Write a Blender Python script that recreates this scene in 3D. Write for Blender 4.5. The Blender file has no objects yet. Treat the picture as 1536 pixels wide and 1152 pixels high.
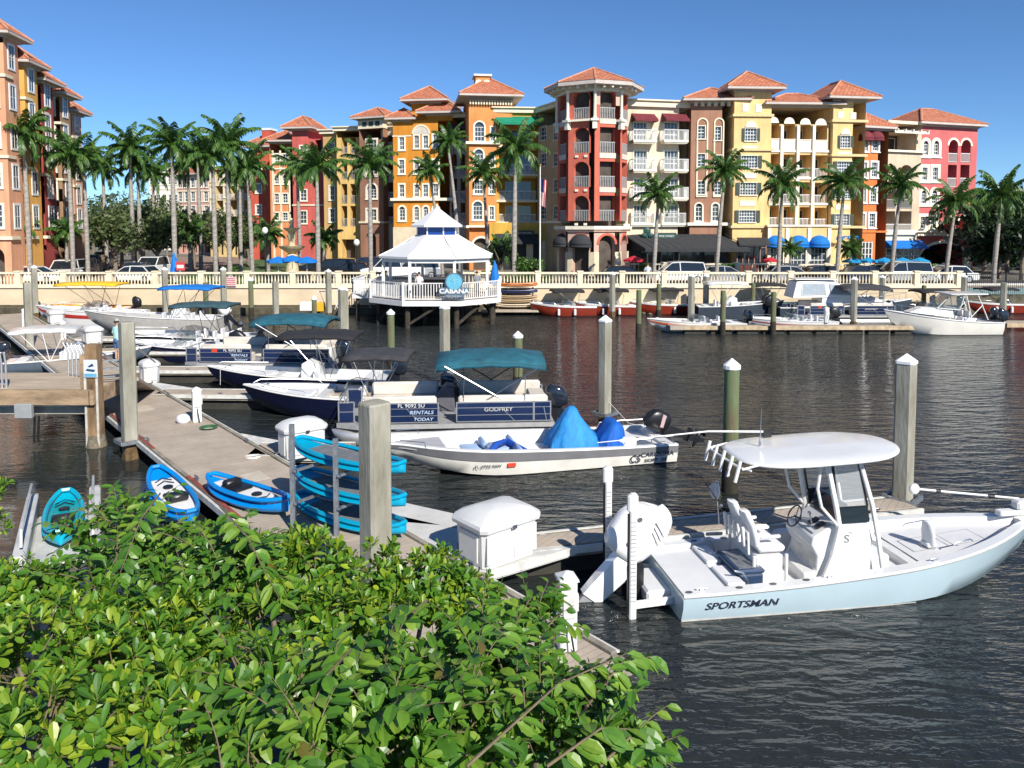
import bpy, math, random
from math import sin, cos, pi, radians as R, atan2, hypot, sqrt
from mathutils import Vector, Matrix
sc = bpy.context.scene
col = sc.collection
# ---------------------------------------------------------------- camera, sky, sun
F = 1150.0; CH = 6.5; TH = R(3.5); PV = 340 + F*math.tan(TH)
cam_d = bpy.data.cameras.new('camera'); cam = bpy.data.objects.new('camera', cam_d); col.objects.link(cam)
cam.location = (0, 0, CH); cam.rotation_euler = (pi/2 - TH, 0, 0)
cam_d.sensor_fit = 'HORIZONTAL'; cam_d.sensor_width = 36; cam_d.lens = 36*F/1536
cam_d.shift_y = -(576 - PV)/1536; cam_d.clip_start = .05; cam_d.clip_end = 3000
sc.camera = cam
SUN_AZ = 30; SUN_EL = 36      # azimuth: degrees to the right of straight behind the camera
sdir = Vector((sin(R(SUN_AZ))*cos(R(SUN_EL)), -cos(R(SUN_AZ))*cos(R(SUN_EL)), sin(R(SUN_EL))))
w = bpy.data.worlds.new('World'); sc.world = w; w.use_nodes = True
nt = w.node_tree; nt.nodes.clear()
bg = nt.nodes.new('ShaderNodeBackground'); ou = nt.nodes.new('ShaderNodeOutputWorld'); sk = nt.nodes.new('ShaderNodeTexSky')
sk.sky_type = 'NISHITA'; sk.sun_disc = False; sk.sun_elevation = R(SUN_EL); sk.sun_rotation = R(180 - SUN_AZ)
sk.altitude = 2500; sk.air_density = 1.0; sk.dust_density = .0; sk.ozone_density = 5.0
bg.inputs[1].default_value = .075
tint = nt.nodes.new('ShaderNodeMix'); tint.data_type = 'RGBA'; tint.blend_type = 'MULTIPLY'; tint.inputs[0].default_value = 1; tint.inputs[7].default_value = (.78, 1.0, 1.16, 1)
nt.links.new(sk.outputs[0], tint.inputs[6]); nt.links.new(tint.outputs[2], bg.inputs[0]); nt.links.new(bg.outputs[0], ou.inputs[0])
sl = bpy.data.lights.new('sun', 'SUN'); sl.energy = 4.6; sl.angle = R(.5); sl.color = (1, .95, .86)
so = bpy.data.objects.new('sun', sl); col.objects.link(so)
so.rotation_euler = (-sdir).to_track_quat('-Z', 'Y').to_euler()
vs = sc.view_settings; vs.view_transform = 'Standard'; vs.look = 'None'; vs.exposure = .6; vs.gamma = 1; vs.use_curve_mapping = False

def ray(u, v):
    cx = (u - 768)/F; cy = -(v - PV)/F
    return Vector((cx, cos(TH) + cy*sin(TH), -sin(TH) + cy*cos(TH)))
def W(u, v, z=0.0):
    r = ray(u, v); return Vector((0, 0, CH)) + r*((z - CH)/r.z)
def WD(u, v, y):
    r = ray(u, v); return Vector((0, 0, CH)) + r*(y/r.y)
def UX(u, d): return (u - 768)/F*d

# ---------------------------------------------------------------- materials
MC = {}
def mat(name, c, rough=.6, metal=0, var=.12, scale=4, bump=0, bscale=30, spec=.5, coat=0, trans=0, alpha=1, stretch=None, dirt=None):
    if name in MC: return MC[name]
    m = bpy.data.materials.new(name); m.use_nodes = True; n = m.node_tree.nodes; l = m.node_tree.links
    b = n['Principled BSDF']
    b.inputs['Base Color'].default_value = (*c, 1); b.inputs['Roughness'].default_value = rough
    b.inputs['Metallic'].default_value = metal; b.inputs['Specular IOR Level'].default_value = spec
    b.inputs['Coat Weight'].default_value = coat; b.inputs['Transmission Weight'].default_value = trans
    b.inputs['Alpha'].default_value = alpha
    tc = n.new('ShaderNodeTexCoord'); vec = tc.outputs['Object']
    if stretch:
        mp = n.new('ShaderNodeMapping'); mp.inputs['Scale'].default_value = stretch; l.new(vec, mp.inputs[0]); vec = mp.outputs[0]
    if var:
        t = n.new('ShaderNodeTexNoise'); t.inputs['Scale'].default_value = scale; t.inputs['Detail'].default_value = 6; t.inputs['Roughness'].default_value = .65
        l.new(vec, t.inputs['Vector'])
        mx = n.new('ShaderNodeMix'); mx.data_type = 'RGBA'
        mr = n.new('ShaderNodeMapRange'); mr.inputs[1].default_value = .3; mr.inputs[2].default_value = .7; l.new(t.outputs[0], mr.inputs[0]); l.new(mr.outputs[0], mx.inputs[0])
        k = dirt if dirt else [x*(1 - 1.6*var) for x in c]
        mx.inputs[6].default_value = (*k, 1); mx.inputs[7].default_value = (*[min(1, x*(1 + .5*var)) for x in c], 1)
        l.new(mx.outputs[2], b.inputs['Base Color'])
    if bump:
        t2 = n.new('ShaderNodeTexNoise'); t2.inputs['Scale'].default_value = bscale; t2.inputs['Detail'].default_value = 4; l.new(vec, t2.inputs['Vector'])
        bp = n.new('ShaderNodeBump'); bp.inputs['Strength'].default_value = bump; bp.inputs['Distance'].default_value = .02
        l.new(t2.outputs[0], bp.inputs['Height']); l.new(bp.outputs[0], b.inputs['Normal'])
    MC[name] = m; return m
def leafmat(name, c1, c2, c3, rough=.4, tl=.35):
    if name in MC: return MC[name]
    m = bpy.data.materials.new(name); m.use_nodes = True; n = m.node_tree.nodes; l = m.node_tree.links
    b = n['Principled BSDF']; g = n.new('ShaderNodeNewGeometry'); r = n.new('ShaderNodeValToRGB')
    e = r.color_ramp.elements; e[0].color = (*c1, 1); e[1].color = (*c3, 1); x = e.new(.55); x.color = (*c2, 1)
    l.new(g.outputs['Random Per Island'], r.inputs[0]); l.new(r.outputs[0], b.inputs['Base Color'])
    b.inputs['Roughness'].default_value = rough
    t = n.new('ShaderNodeBsdfTranslucent'); hs = n.new('ShaderNodeHueSaturation'); hs.inputs['Value'].default_value = 1.6; hs.inputs['Hue'].default_value = .485
    l.new(r.outputs[0], hs.inputs['Color']); l.new(hs.outputs[0], t.inputs[0])
    ms = n.new('ShaderNodeMixShader'); ms.inputs[0].default_value = tl
    l.new(b.outputs[0], ms.inputs[1]); l.new(t.outputs[0], ms.inputs[2]); l.new(ms.outputs[0], n['Material Output'].inputs[0])
    MC[name] = m; return m
def stucco(name, c):
    if 'stucco_'+name in MC: return MC['stucco_'+name]
    m = mat('stucco_'+name, c, .9, 0, .13, .5, .25, 25, .2); n = m.node_tree.nodes; l = m.node_tree.links; b = n['Principled BSDF']
    tc = n.new('ShaderNodeTexCoord'); mp = n.new('ShaderNodeMapping'); mp.inputs['Scale'].default_value = (2.2, 2.2, .16); l.new(tc.outputs['Object'], mp.inputs[0])
    t = n.new('ShaderNodeTexNoise'); t.inputs['Scale'].default_value = 1.3; t.inputs['Detail'].default_value = 5; l.new(mp.outputs[0], t.inputs['Vector'])
    mr = n.new('ShaderNodeMapRange'); mr.inputs[1].default_value = .35; mr.inputs[2].default_value = .62; mr.inputs[3].default_value = .88; mr.inputs[4].default_value = 1.03; l.new(t.outputs[0], mr.inputs[0])
    mx = n.new('ShaderNodeMix'); mx.data_type = 'RGBA'; mx.blend_type = 'MULTIPLY'; mx.inputs[0].default_value = 1
    old = b.inputs['Base Color'].links[0].from_socket; l.new(old, mx.inputs[6]); l.new(mr.outputs[0], mx.inputs[7]); l.new(mx.outputs[2], b.inputs['Base Color'])
    return m

WHITE = mat('white_gelcoat', (.70, .70, .69), .25, 0, .05, 1.5, 0, coat=.3)
WPAINT = mat('white_paint', (.72, .71, .69), .5, 0, .10, 3)
CREAM = mat('cream_trim', (.74, .65, .48), .8, 0, .12, 1.0)
TRIM = mat('pale_trim', (.80, .74, .60), .75, 0, .08, 2)
BLACK = mat('black_plastic', (.012, .012, .014), .35, 0, .1, 5)
BFAB = mat('black_canvas', (.018, .018, .022), .85, 0, .2, 4)
GFAB = mat('grey_canvas', (.045, .045, .052), .85, 0, .3, 3, .9, 5)
TEAL = mat('teal_canvas', (.012, .105, .15), .85, 0, .3, 2.5, .9, 5)
STEEL = mat('steel', (.55, .56, .58), .3, 1, .1, 8)
GALV = mat('galvanised', (.36, .38, .40), .5, .7, .25, 9)
ALU = mat('aluminium', (.62, .62, .62), .4, .8, .1, 8)
GLASS = mat('dark_glass', (.02, .028, .035), .06, 0, .0, spec=.8)
WGLASS = mat('window_glass', (.05, .07, .085), .08, 0, .25, .7, spec=.8)
CLEAR = mat('clear_plastic', (.8, .85, .88), .05, 0, 0, alpha=.28)
NAVY = mat('navy_panel', (.010, .022, .07), .25, 0, .1, 2, coat=.4)
NAVYH = mat('navy_hull', (.006, .008, .03), .08, 0, .1, 2, coat=.8)
CUSH = mat('tan_cushion', (.62, .57, .50), .6, 0, .12, 3, .1)
WCUSH = mat('white_cushion', (.70, .70, .71), .45, 0, .06, 3, .08)
CONC = mat('concrete_pile', (.36, .35, .30), .9, 0, .35, 2.2, .5, 18, .2, stretch=(1, 1, .22), dirt=(.19, .175, .13))
DECK = mat('dock_planks', (.43, .36, .29), .85, 0, .16, 1.3, .2, 40, .2)
def planks(m, rot, sc_=7.2):
    n = m.node_tree.nodes; l = m.node_tree.links; b = n['Principled BSDF']; tc = n.new('ShaderNodeTexCoord'); mp = n.new('ShaderNodeMapping'); mp.inputs['Rotation'].default_value = (0, 0, rot)
    wv = n.new('ShaderNodeTexWave'); wv.inputs['Scale'].default_value = sc_/pi*1.0; wv.wave_profile = 'SAW'; wv.inputs['Distortion'].default_value = 0
    l.new(tc.outputs['Object'], mp.inputs[0]); l.new(mp.outputs[0], wv.inputs['Vector'])
    r = n.new('ShaderNodeValToRGB'); e = r.color_ramp.elements; e[0].color = (.35,.35,.35,1); e[0].position = 0; e[1].position = .12; e[1].color = (1,1,1,1); l.new(wv.outputs['Fac'], r.inputs[0])
    mx = n.new('ShaderNodeMix'); mx.data_type = 'RGBA'; mx.blend_type = 'MULTIPLY'; mx.inputs[0].default_value = .8
    old = b.inputs['Base Color'].links[0].from_socket; l.new(old, mx.inputs[6]); l.new(r.outputs[0], mx.inputs[7]); l.new(mx.outputs[2], b.inputs['Base Color'])
planks(DECK, R(50)-pi*0, 7.2)
FASC = mat('dock_fascia', (.30, .27, .22), .85, 0, .3, 2.5, .3, 20, .2)
GUARD = mat('dock_bumper', (.62, .61, .57), .7, 0, .2, 4)
WOODG = mat('green_wood_pile', (.10, .17, .085), .9, 0, .5, 2.5, .5, 20, .2, stretch=(1, 1, .3), dirt=(.13, .10, .06))
WOOD = mat('weathered_wood', (.38, .27, .17), .85, 0, .35, 3, .4, 25, .2, stretch=(.3, 1, 1))
ENG = mat('dark_cowling', (.015, .02, .03), .15, 0, .1, 3, coat=.7)
TYRE = mat('rubber', (.015, .015, .015), .8)
SAIL = mat('cap_white', (.85, .85, .84), .5, 0, .05, 3)

# ---------------------------------------------------------------- mesh builder
class MB:
    def __init__(s): s.v = []; s.f = []; s.m = []; s.mi = 0; s.T = None
    def add(s, vs, fs):
        k = len(s.v)
        if s.T is not None: vs = [s.T @ Vector(q) for q in vs]
        s.v += [tuple(q) for q in vs]; s.f += [tuple(k + i for i in f) for f in fs]; s.m += [s.mi]*len(fs); return s
    def box(s, x0, x1, y0, y1, z0, z1):
        return s.add([(x0,y0,z0),(x1,y0,z0),(x1,y1,z0),(x0,y1,z0),(x0,y0,z1),(x1,y0,z1),(x1,y1,z1),(x0,y1,z1)],
            [(0,3,2,1),(4,5,6,7),(0,1,5,4),(1,2,6,5),(2,3,7,6),(3,0,4,7)])
    def rbox(s, x0, x1, y0, y1, z0, z1, b=.03):        # box with bevelled edges (chamfer)
        vs = []; fs = []
        rings = [(z0, b), (z0 + b, 0), (z1 - b, 0), (z1, b)]
        for z, i in rings:
            c = b
            vs += [(x0+i+c*(i==0), y0+i, z), (x1-i-c*(i==0), y0+i, z), (x1-i, y0+i+c*(i==0), z), (x1-i, y1-i-c*(i==0), z),
                   (x1-i-c*(i==0), y1-i, z), (x0+i+c*(i==0), y1-i, z), (x0+i, y1-i-c*(i==0), z), (x0+i, y0+i+c*(i==0), z)]
        for k in range(3):
            for j in range(8): a = k*8 + j; bb = k*8 + (j+1) % 8; fs.append((a, bb, bb+8, a+8))
        fs.append(tuple(reversed(range(8)))); fs.append(tuple(range(24, 32)))
        return s.add(vs, fs)
    def bar(s, p, q, a, b=None):                       # rectangular bar between points
        p = Vector(p); q = Vector(q); d = (q-p).normalized(); b = b or a
        up = Vector((0,0,1)) if abs(d.z) < .95 else Vector((0,1,0))
        x = d.cross(up).normalized()*a/2; y = d.cross(x).normalized()*b/2
        vs = [p-x-y, p+x-y, p+x+y, p-x+y, q-x-y, q+x-y, q+x+y, q-x+y]
        return s.add(vs, [(0,1,2,3),(7,6,5,4),(0,4,5,1),(1,5,6,2),(2,6,7,3),(3,7,4,0)])
    def tube(s, pts, r, n=8, cap=True):
        pts = [Vector(p) for p in pts]; k = len(pts); rr = r if isinstance(r, (list, tuple)) else [r]*k
        vs = []; fs = []; px = None
        for i, p in enumerate(pts):
            d = (pts[min(i+1, k-1)] - pts[max(i-1, 0)]).normalized()
            if px is None:
                up = Vector((0,0,1)) if abs(d.z) < .9 else Vector((1,0,0)); x = d.cross(up).normalized()
            else: x = (px - d*px.dot(d)).normalized()
            px = x; y = d.cross(x)
            for j in range(n): a = 2*pi*j/n; vs.append(p + (x*cos(a) + y*sin(a))*rr[i])
        for i in range(k-1):
            for j in range(n): a = i*n+j; b = i*n+(j+1) % n; fs.append((a, b, b+n, a+n))
        if cap: fs.append(tuple(reversed(range(n)))); fs.append(tuple(range((k-1)*n, k*n)))
        return s.add(vs, fs)
    def loft(s, rings, cap=True, closed=True):
        n = len(rings[0]); vs = [q for r in rings for q in r]; fs = []
        for i in range(len(rings)-1):
            for j in range(n if closed else n-1): a = i*n+j; b = i*n+(j+1) % n; fs.append((a, b, b+n, a+n))
        if cap: fs.append(tuple(reversed(range(n)))); fs.append(tuple(range((len(rings)-1)*n, len(rings)*n)))
        return s.add(vs, fs)
    def lathe(s, prof, n=16, c=(0,0,0), sx=1, sy=1):   # prof: (r,z)
        return s.loft([[(c[0]+r*sx*cos(2*pi*j/n), c[1]+r*sy*sin(2*pi*j/n), c[2]+z) for j in range(n)] for r, z in prof])
    def poly(s, pts, z0, z1):
        n = len(pts); vs = [(x,y,z0) for x,y in pts] + [(x,y,z1) for x,y in pts]
        return s.add(vs, [tuple(reversed(range(n))), tuple(range(n, 2*n))] + [(j, (j+1) % n, n+(j+1) % n, n+j) for j in range(n)])
    def prof(s, pts, y0, y1):                          # xz profile extruded in y
        n = len(pts); vs = [(x,y0,z) for x,z in pts] + [(x,y1,z) for x,z in pts]
        return s.add(vs, [tuple(range(n)), tuple(reversed(range(n, 2*n)))] + [((j+1) % n, j, n+j, n+(j+1) % n) for j in range(n)])
    def ell(s, c, rx, ry, rz, n=12, k=7, e=1.0):
        rings = []
        for i in range(k+1):
            a = -pi/2 + pi*i/k; z = sin(a); r = max(1e-4, cos(a))**e
            rings.append([(c[0]+rx*r*cos(2*pi*j/n), c[1]+ry*r*sin(2*pi*j/n), c[2]+rz*z) for j in range(n)])
        return s.loft(rings)
    def build(s, name, m, parent=None, smooth=False, label=None, bevel=0, sub=0, ang=40, **kw):
        me = bpy.data.meshes.new(name); me.from_pydata(s.v, [], s.f)
        ms = m if isinstance(m, (list, tuple)) else [m]
        for x in ms: me.materials.append(x)
        if len(ms) > 1: me.polygons.foreach_set('material_index', s.m)
        if smooth:
            me.polygons.foreach_set('use_smooth', [True]*len(me.polygons))
            if ang and not sub:
                try: me.set_sharp_from_angle(angle=R(ang))
                except Exception: pass
        me.update()
        o = bpy.data.objects.new(name, me); col.objects.link(o)
        if parent: o.parent = parent
        if label: o['label'] = label
        for k_, v_ in kw.items(): o[k_] = v_
        if bevel:
            b = o.modifiers.new('bevel', 'BEVEL'); b.width = bevel; b.segments = 2; b.limit_method = 'ANGLE'; b.angle_limit = R(35)
        if sub:
            b = o.modifiers.new('sub', 'SUBSURF'); b.levels = sub; b.render_levels = sub
        return o
def thing(name, label, cat, loc=(0,0,0), rz=0, group=None, scale=1):
    o = bpy.data.objects.new(name, None); col.objects.link(o); o.empty_display_size = .2
    o.location = loc; o.rotation_euler = (0, 0, rz); o['label'] = label; o['category'] = cat
    if scale != 1: o.scale = (scale,)*3 if not isinstance(scale, tuple) else scale
    if group: o['group'] = group
    return o
def tag(o, label, cat, group=None):
    o['label'] = label; o['category'] = cat
    if group: o['group'] = group
    return o
KIDS = {}
def kids(o): return [c for c in col.objects if c.parent == o]
def snap(o):                                           # remember a thing's tree for copying
    ch = kids(o); return (o, [(c, kids(c)) for c in ch])
def dup(tree, loc=None, rz=None, label=None, group=None, scale=None):
    o, ch = tree; r = o.copy(); col.objects.link(r)
    if loc is not None: r.location = loc
    if rz is not None: r.rotation_euler = (0, 0, rz)
    if scale is not None: r.scale = scale if isinstance(scale, tuple) else (scale,)*3
    if label: r['label'] = label
    if group: r['group'] = group
    for c, g in ch:
        d = c.copy(); col.objects.link(d); d.parent = r
        for e in g: h = e.copy(); col.objects.link(h); h.parent = d
    return r
def text(s_, size, m, parent, loc, rot, name='lettering', ext=.003, sx=1, shear=0, bold=0, align='CENTER'):
    c = bpy.data.curves.new(name, 'FONT'); c.body = s_; c.size = size; c.extrude = ext; c.align_x = align; c.align_y = 'CENTER'; c.offset = bold; c.shear = shear
    t = bpy.data.objects.new('tmp', c); me = bpy.data.meshes.new_from_object(t); bpy.data.objects.remove(t)
    me.materials.clear(); me.materials.append(m)
    o = bpy.data.objects.new(name, me); col.objects.link(o); o.location = loc; o.rotation_euler = rot; o.scale = (sx, 1, 1)
    if parent: o.parent = parent
    return o
def lerp(a, b, t): return a + (b-a)*t
# ---------------------------------------------------------------- water
def water():
    m = bpy.data.materials.new('water'); m.use_nodes = True; n = m.node_tree.nodes; l = m.node_tree.links
    b = n['Principled BSDF']; b.inputs['Base Color'].default_value = (.020, .024, .024, 1); b.inputs['Roughness'].default_value = .05; b.inputs['IOR'].default_value = 1.33
    b.inputs['Specular IOR Level'].default_value = .5
    tc = n.new('ShaderNodeTexCoord')
    def layer(rot, sca, scale, det, dist, w=0):
        mp = n.new('ShaderNodeMapping'); mp.inputs['Rotation'].default_value = (0, 0, R(rot)); mp.inputs['Scale'].default_value = sca
        l.new(tc.outputs['Object'], mp.inputs[0])
        t = n.new('ShaderNodeTexNoise'); t.inputs['Scale'].default_value = scale; t.inputs['Detail'].default_value = det; t.inputs['Roughness'].default_value = .5; t.inputs['Distortion'].default_value = .5
        l.new(mp.outputs[0], t.inputs['Vector']); return t.outputs[0]
    big = layer(14, (.45, 1.5, 1), 1.9, 2, 0); med = layer(-8, (.6, 1.5, 1), 4.6, 3, 0); sm = layer(25, (.8, 1.2, 1), 11, 2, 0)
    patch = layer(0, (1, 1, 1), .09, 2, 0)
    def ma(op, a, b_):
        x = n.new('ShaderNodeMath'); x.operation = op
        for i, q in enumerate((a, b_)):
            if isinstance(q, (int, float)): x.inputs[i].default_value = q
            else: l.new(q, x.inputs[i])
        return x.outputs[0]
    h = ma('ADD', ma('MULTIPLY', big, 1.0), ma('ADD', ma('MULTIPLY', med, .42), ma('MULTIPLY', sm, .10)))
    mr = n.new('ShaderNodeMapRange'); mr.inputs[1].default_value = .35; mr.inputs[2].default_value = .65; mr.inputs[3].default_value = .55; mr.inputs[4].default_value = 1.1; l.new(patch, mr.inputs[0])
    # sheltered water by the landing is calmer: a real attribute of the place, set by position
    sp = n.new('ShaderNodeSeparateXYZ'); l.new(tc.outputs['Object'], sp.inputs[0])
    ln = ma('ADD', ma('MULTIPLY', sp.outputs[0], .762), ma('MULTIPLY', sp.outputs[1], .648))
    mc = n.new('ShaderNodeMapRange'); mc.inputs[1].default_value = 5.0; mc.inputs[2].default_value = 9.5; mc.inputs[3].default_value = .10; mc.inputs[4].default_value = 1.0; l.new(ln, mc.inputs[0])
    h = ma('MULTIPLY', h, ma('MULTIPLY', mr.outputs[0], mc.outputs[0]))
    bp = n.new('ShaderNodeBump'); bp.inputs['Strength'].default_value = 1; bp.inputs['Distance'].default_value = .17
    l.new(h, bp.inputs['Height']); l.new(bp.outputs[0], b.inputs['Normal'])
    mb = MB(); mb.add([(-400, -60, 0), (400, -60, 0), (400, 62, 0), (-400, 62, 0)], [(0, 1, 2, 3)])
    mb.build('water', m, kind='structure')
water()
GZ = 1.9
grs = mat('lawn', (.07, .13, .03), .95, 0, .4, 2, .5)
MB().add([(-700, 57.6, GZ), (700, 57.6, GZ), (700, 900, GZ), (-700, 900, GZ)], [(0,1,2,3)]).build('ground', mat('ground', (.17, .16, .13), .95, 0, .3, .3), kind='structure')
MB().add([(-60, 57.9, GZ+.004), (75, 57.9, GZ+.004), (75, 60.2, GZ+.004), (-60, 60.2, GZ+.004)], [(0,1,2,3)]).build('promenade', mat('pavers', (.42, .36, .29), .9, 0, .2, 2), kind='structure')
road = mat('asphalt', (.06, .06, .06), .9, 0, .3, 3)
MB().add([(-20, 60.6, GZ+.004), (75, 60.6, GZ+.004), (75, 65.6, GZ+.004), (-20, 65.6, GZ+.004)], [(0,1,2,3)]).build('road', road, kind='structure')
MB().add([(-38, 60.6, GZ+.008), (-29.5, 60.6, GZ+.008), (-38, 118, GZ+.008), (-55, 118, GZ+.008)], [(0,1,2,3)]).build('road', mat('brick_road', (.30, .21, .16), .9, 0, .3, 2), kind='structure')
MB().add([(-29, 61, GZ+.012), (-20, 61, GZ+.012), (-22, 95, GZ+.012), (-36, 110, GZ+.012)], [(0,1,2,3)]).build('lawn', grs, kind='stuff')
MB().box(-20, 75, 60.2, 60.6, GZ-.1, GZ+.13).build('kerb', GUARD, kind='structure')

# ---------------------------------------------------------------- seawall and balustrade
SW = mat('seawall_stucco', (.66, .53, .36), .9, 0, .18, .35, .3, 12, stretch=(.6, 1, 1.6))
SWD = mat('wet_wall', (.10, .085, .05), .7, 0, .4, 2, .5)
def seawall():
    t = thing('seawall', 'long cream stucco seawall holding up the promenade', 'seawall', (0, 57.5, 0))
    MB().box(-75, 34, 0, .5, .62, GZ).build('wall', SW, t)
    MB().box(-75, 34, -.06, .5, -1.5, .62).build('footing', SWD, t)
    MB().box(-75, 34, -.12, .6, GZ, GZ+.14).build('coping', CREAM, t)
    # stepped lower landing on the left
    MB().box(-75, -3, -.9, -.12, -1, .5).build('footing', SWD, t, label='low dark ledge along the foot of the wall')
    mb = MB()
    for k in range(70):
        rnd = random.Random(k); x = -3 + k*.33; r = .28*rnd.uniform(.6, 1.4)
        mb.ell((x+rnd.uniform(-.15, .15), -.35+rnd.uniform(-.35, .25), .05+rnd.uniform(-.1, .2)), r, r*.8, r*.7, 6, 4)
    mb.build('rubble', mat('riprap', (.16, .14, .10), .9, 0, .4, 3, .6), t, kind='stuff')
seawall()
def balprof(h):
    return [(.05,0),(.05,.06*h),(.035,.1*h),(.06,.3*h),(.065,.4*h),(.03,.75*h),(.03,.85*h),(.05,.92*h),(.05,h)]
def balustrade(name, label, x0, x1, y, z, bay=3.4, bal=True, h=1.05, step=.24):
    t = thing(name, label, 'balustrade', (x0, y, z))
    L = x1-x0; n = max(1, round(L/bay)); b = L/n
    MB().box(0, L, -.14, .14, 0, .12).box(0, L, -.17, .17, h-.14, h).build('rail', CREAM, t)
    for i in range(n+1):
        p = MB().box(b*i-.2, b*i+.2, -.2, .2, 0, h+.02); p.box(b*i-.24, b*i+.24, -.24, .24, h+.02, h+.1); p.build('pillar', CREAM, t)
    k = max(1, int((b-.5)/step)); P = [b*i + .25 + (b-.5)*(j+.5)/k for i in range(n) for j in range(k)]
    P.sort(key=lambda x: abs(x0+x+6)); rest = MB()
    p0 = MB().lathe(balprof(h-.26), 7, (0, 0, .12)).build('baluster', CREAM, t, smooth=True); p0.location.x = P[0]
    for q in P[1:100]: o = p0.copy(); col.objects.link(o); o.parent = t; o.location.x = q
    for q in P[100:]: rest.lathe(balprof(h-.26), 6, (q, 0, .12))
    if len(P) > 100: rest.build('balusters', CREAM, t, smooth=True, kind='stuff')
    return t
balustrade('balustrade', 'cream stone balustrade running along the whole seawall left of the gazebo', -75, -9.6, 57.6, GZ+.14)
balustrade('balustrade', 'cream stone balustrade along the seawall right of the gazebo behind the red boats', -1.2, 33.6, 57.6, GZ+.14, 3.1)
def fence_dark():
    t = thing('metal_fence', 'dark metal picket fence at the right end of the seawall', 'fence', (34.2, 57.6, GZ-.6)); m = MB(); L = 12
    MB().box(0, L, -.02, .02, 0, .04).box(0, L, -.02, .02, 1.6, 1.65).build('rail', BLACK, t)
    for i in range(5): MB().box(i*L/4-.04, i*L/4+.04, -.04, .04, -.5, 1.75).build('post', BLACK, t)
    for i in range(80): m.box(.1+i*.148, .12+i*.148, -.01, .01, .04, 1.6)
    m.build('pickets', BLACK, t)
fence_dark()
MB().box(34, 120, 57.4, 58.2, -1.5, 1.35).build('bank', SWD, kind='structure')
# ---------------------------------------------------------------- buildings: the street of painted apartment houses
def tilemat():
    m = mat('clay_tile', (.56, .20, .11), .85, 0, .35, 1.6, 0)
    n = m.node_tree.nodes; l = m.node_tree.links; b = n['Principled BSDF']
    tc = n.new('ShaderNodeTexCoord'); w1 = n.new('ShaderNodeTexBrick'); w1.inputs['Scale'].default_value = 1
    w1.inputs['Brick Width'].default_value = .42; w1.inputs['Row Height'].default_value = .30; w1.inputs['Mortar Size'].default_value = .05
    w1.inputs['Color1'].default_value = (.64, .25, .13, 1); w1.inputs['Color2'].default_value = (.38, .11, .055, 1); w1.inputs['Mortar'].default_value = (.22, .06, .03, 1)
    l.new(tc.outputs['UV'], w1.inputs['Vector'])
    mx = n.new('ShaderNodeMix'); mx.data_type = 'RGBA'; mx.inputs[0].default_value = .6
    old = b.inputs['Base Color'].links[0].from_socket
    l.new(old, mx.inputs[6]); l.new(w1.outputs[0], mx.inputs[7]); l.new(mx.outputs[2], b.inputs['Base Color'])
    bp = n.new('ShaderNodeBump'); bp.inputs['Strength'].default_value = .9; bp.inputs['Distance'].default_value = .08
    l.new(w1.outputs['Fac'], bp.inputs['Height']); bp.invert = True; l.new(bp.outputs[0], b.inputs['Normal'])
    return m
TILE = tilemat()
EAVE = mat('eave_paint', (.52, .46, .42), .8, 0, .1, 1)
SHUT = mat('shutter_green', (.05, .07, .055), .7)
MAROON = mat('maroon_canvas', (.16, .02, .03), .85, 0, .2, 2)
GREEN = mat('green_canvas', (.0, .22, .12), .8, 0, .15, 2)
BLUEC = mat('blue_canvas', (.0, .16, .55), .8, 0, .15, 2)
BLKC = mat('dark_awning', (.03, .032, .036), .85, 0, .2, 2)
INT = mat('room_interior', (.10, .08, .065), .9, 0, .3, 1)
RAILW = mat('white_railing', (.74, .74, .72), .6, 0, .05, 3)
def uvroof(o):
    me = o.data; uv = me.uv_layers.new(name='uv')
    for p in me.polygons:
        nrm = p.normal; h = Vector((nrm.y, -nrm.x, 0))
        if h.length < 1e-3: h = Vector((1, 0, 0))
        h.normalize(); g = nrm.cross(h)
        for li in p.loop_indices:
            q = me.vertices[me.loops[li].vertex_index].co; uv.data[li].uv = (q.dot(h), q.dot(g))
    return o
def hip(parent, x0, x1, y0, y1, z, ht, oh=.9, ridge=None, th=.22):
    X0, X1, Y0, Y1 = x0-oh, x1+oh, y0-oh, y1+oh; w_ = X1-X0; d = Y1-Y0
    if w_ >= d: r0 = (X0+d/2, (Y0+Y1)/2); r1 = (X1-d/2, (Y0+Y1)/2)
    else: r0 = ((X0+X1)/2, Y0+w_/2); r1 = ((X0+X1)/2, Y1-w_/2)
    zt = z+th
    v = [(X0,Y0,zt),(X1,Y0,zt),(X1,Y1,zt),(X0,Y1,zt),(*r0,zt+ht),(*r1,zt+ht)]
    if w_ >= d: f = [(0,1,5,4),(1,2,5),(2,3,4,5),(3,0,4)]
    else: f = [(0,1,4),(1,2,5,4),(2,3,5),(3,0,4,5)]
    o = MB().add(v, f).build('roof', TILE, parent); uvroof(o)
    e = MB(); e.box(X0+.02, X1-.02, Y0+.02, Y1-.02, z, zt-.004); e.box(x0-.12, x1+.12, y0-.12, y1+.12, z-.18, z-.004)
    e.build('eave', EAVE, o)
    c = MB()                                          # ridge caps
    P = [Vector(q) for q in v]
    for a, b in ((0,4),(1,5) if w_>=d else (1,4),(2,5),(3,4) if w_>=d else (3,5),(4,5)):
        if (P[a]-P[b]).length > .1: c.tube([P[a]+Vector((0,0,.03)), P[b]+Vector((0,0,.05))], .11, 5)
    c.build('ridge_tile', mat('ridge_tile', (.58, .27, .16), .85, 0, .3, 3), o)
    return o
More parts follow.
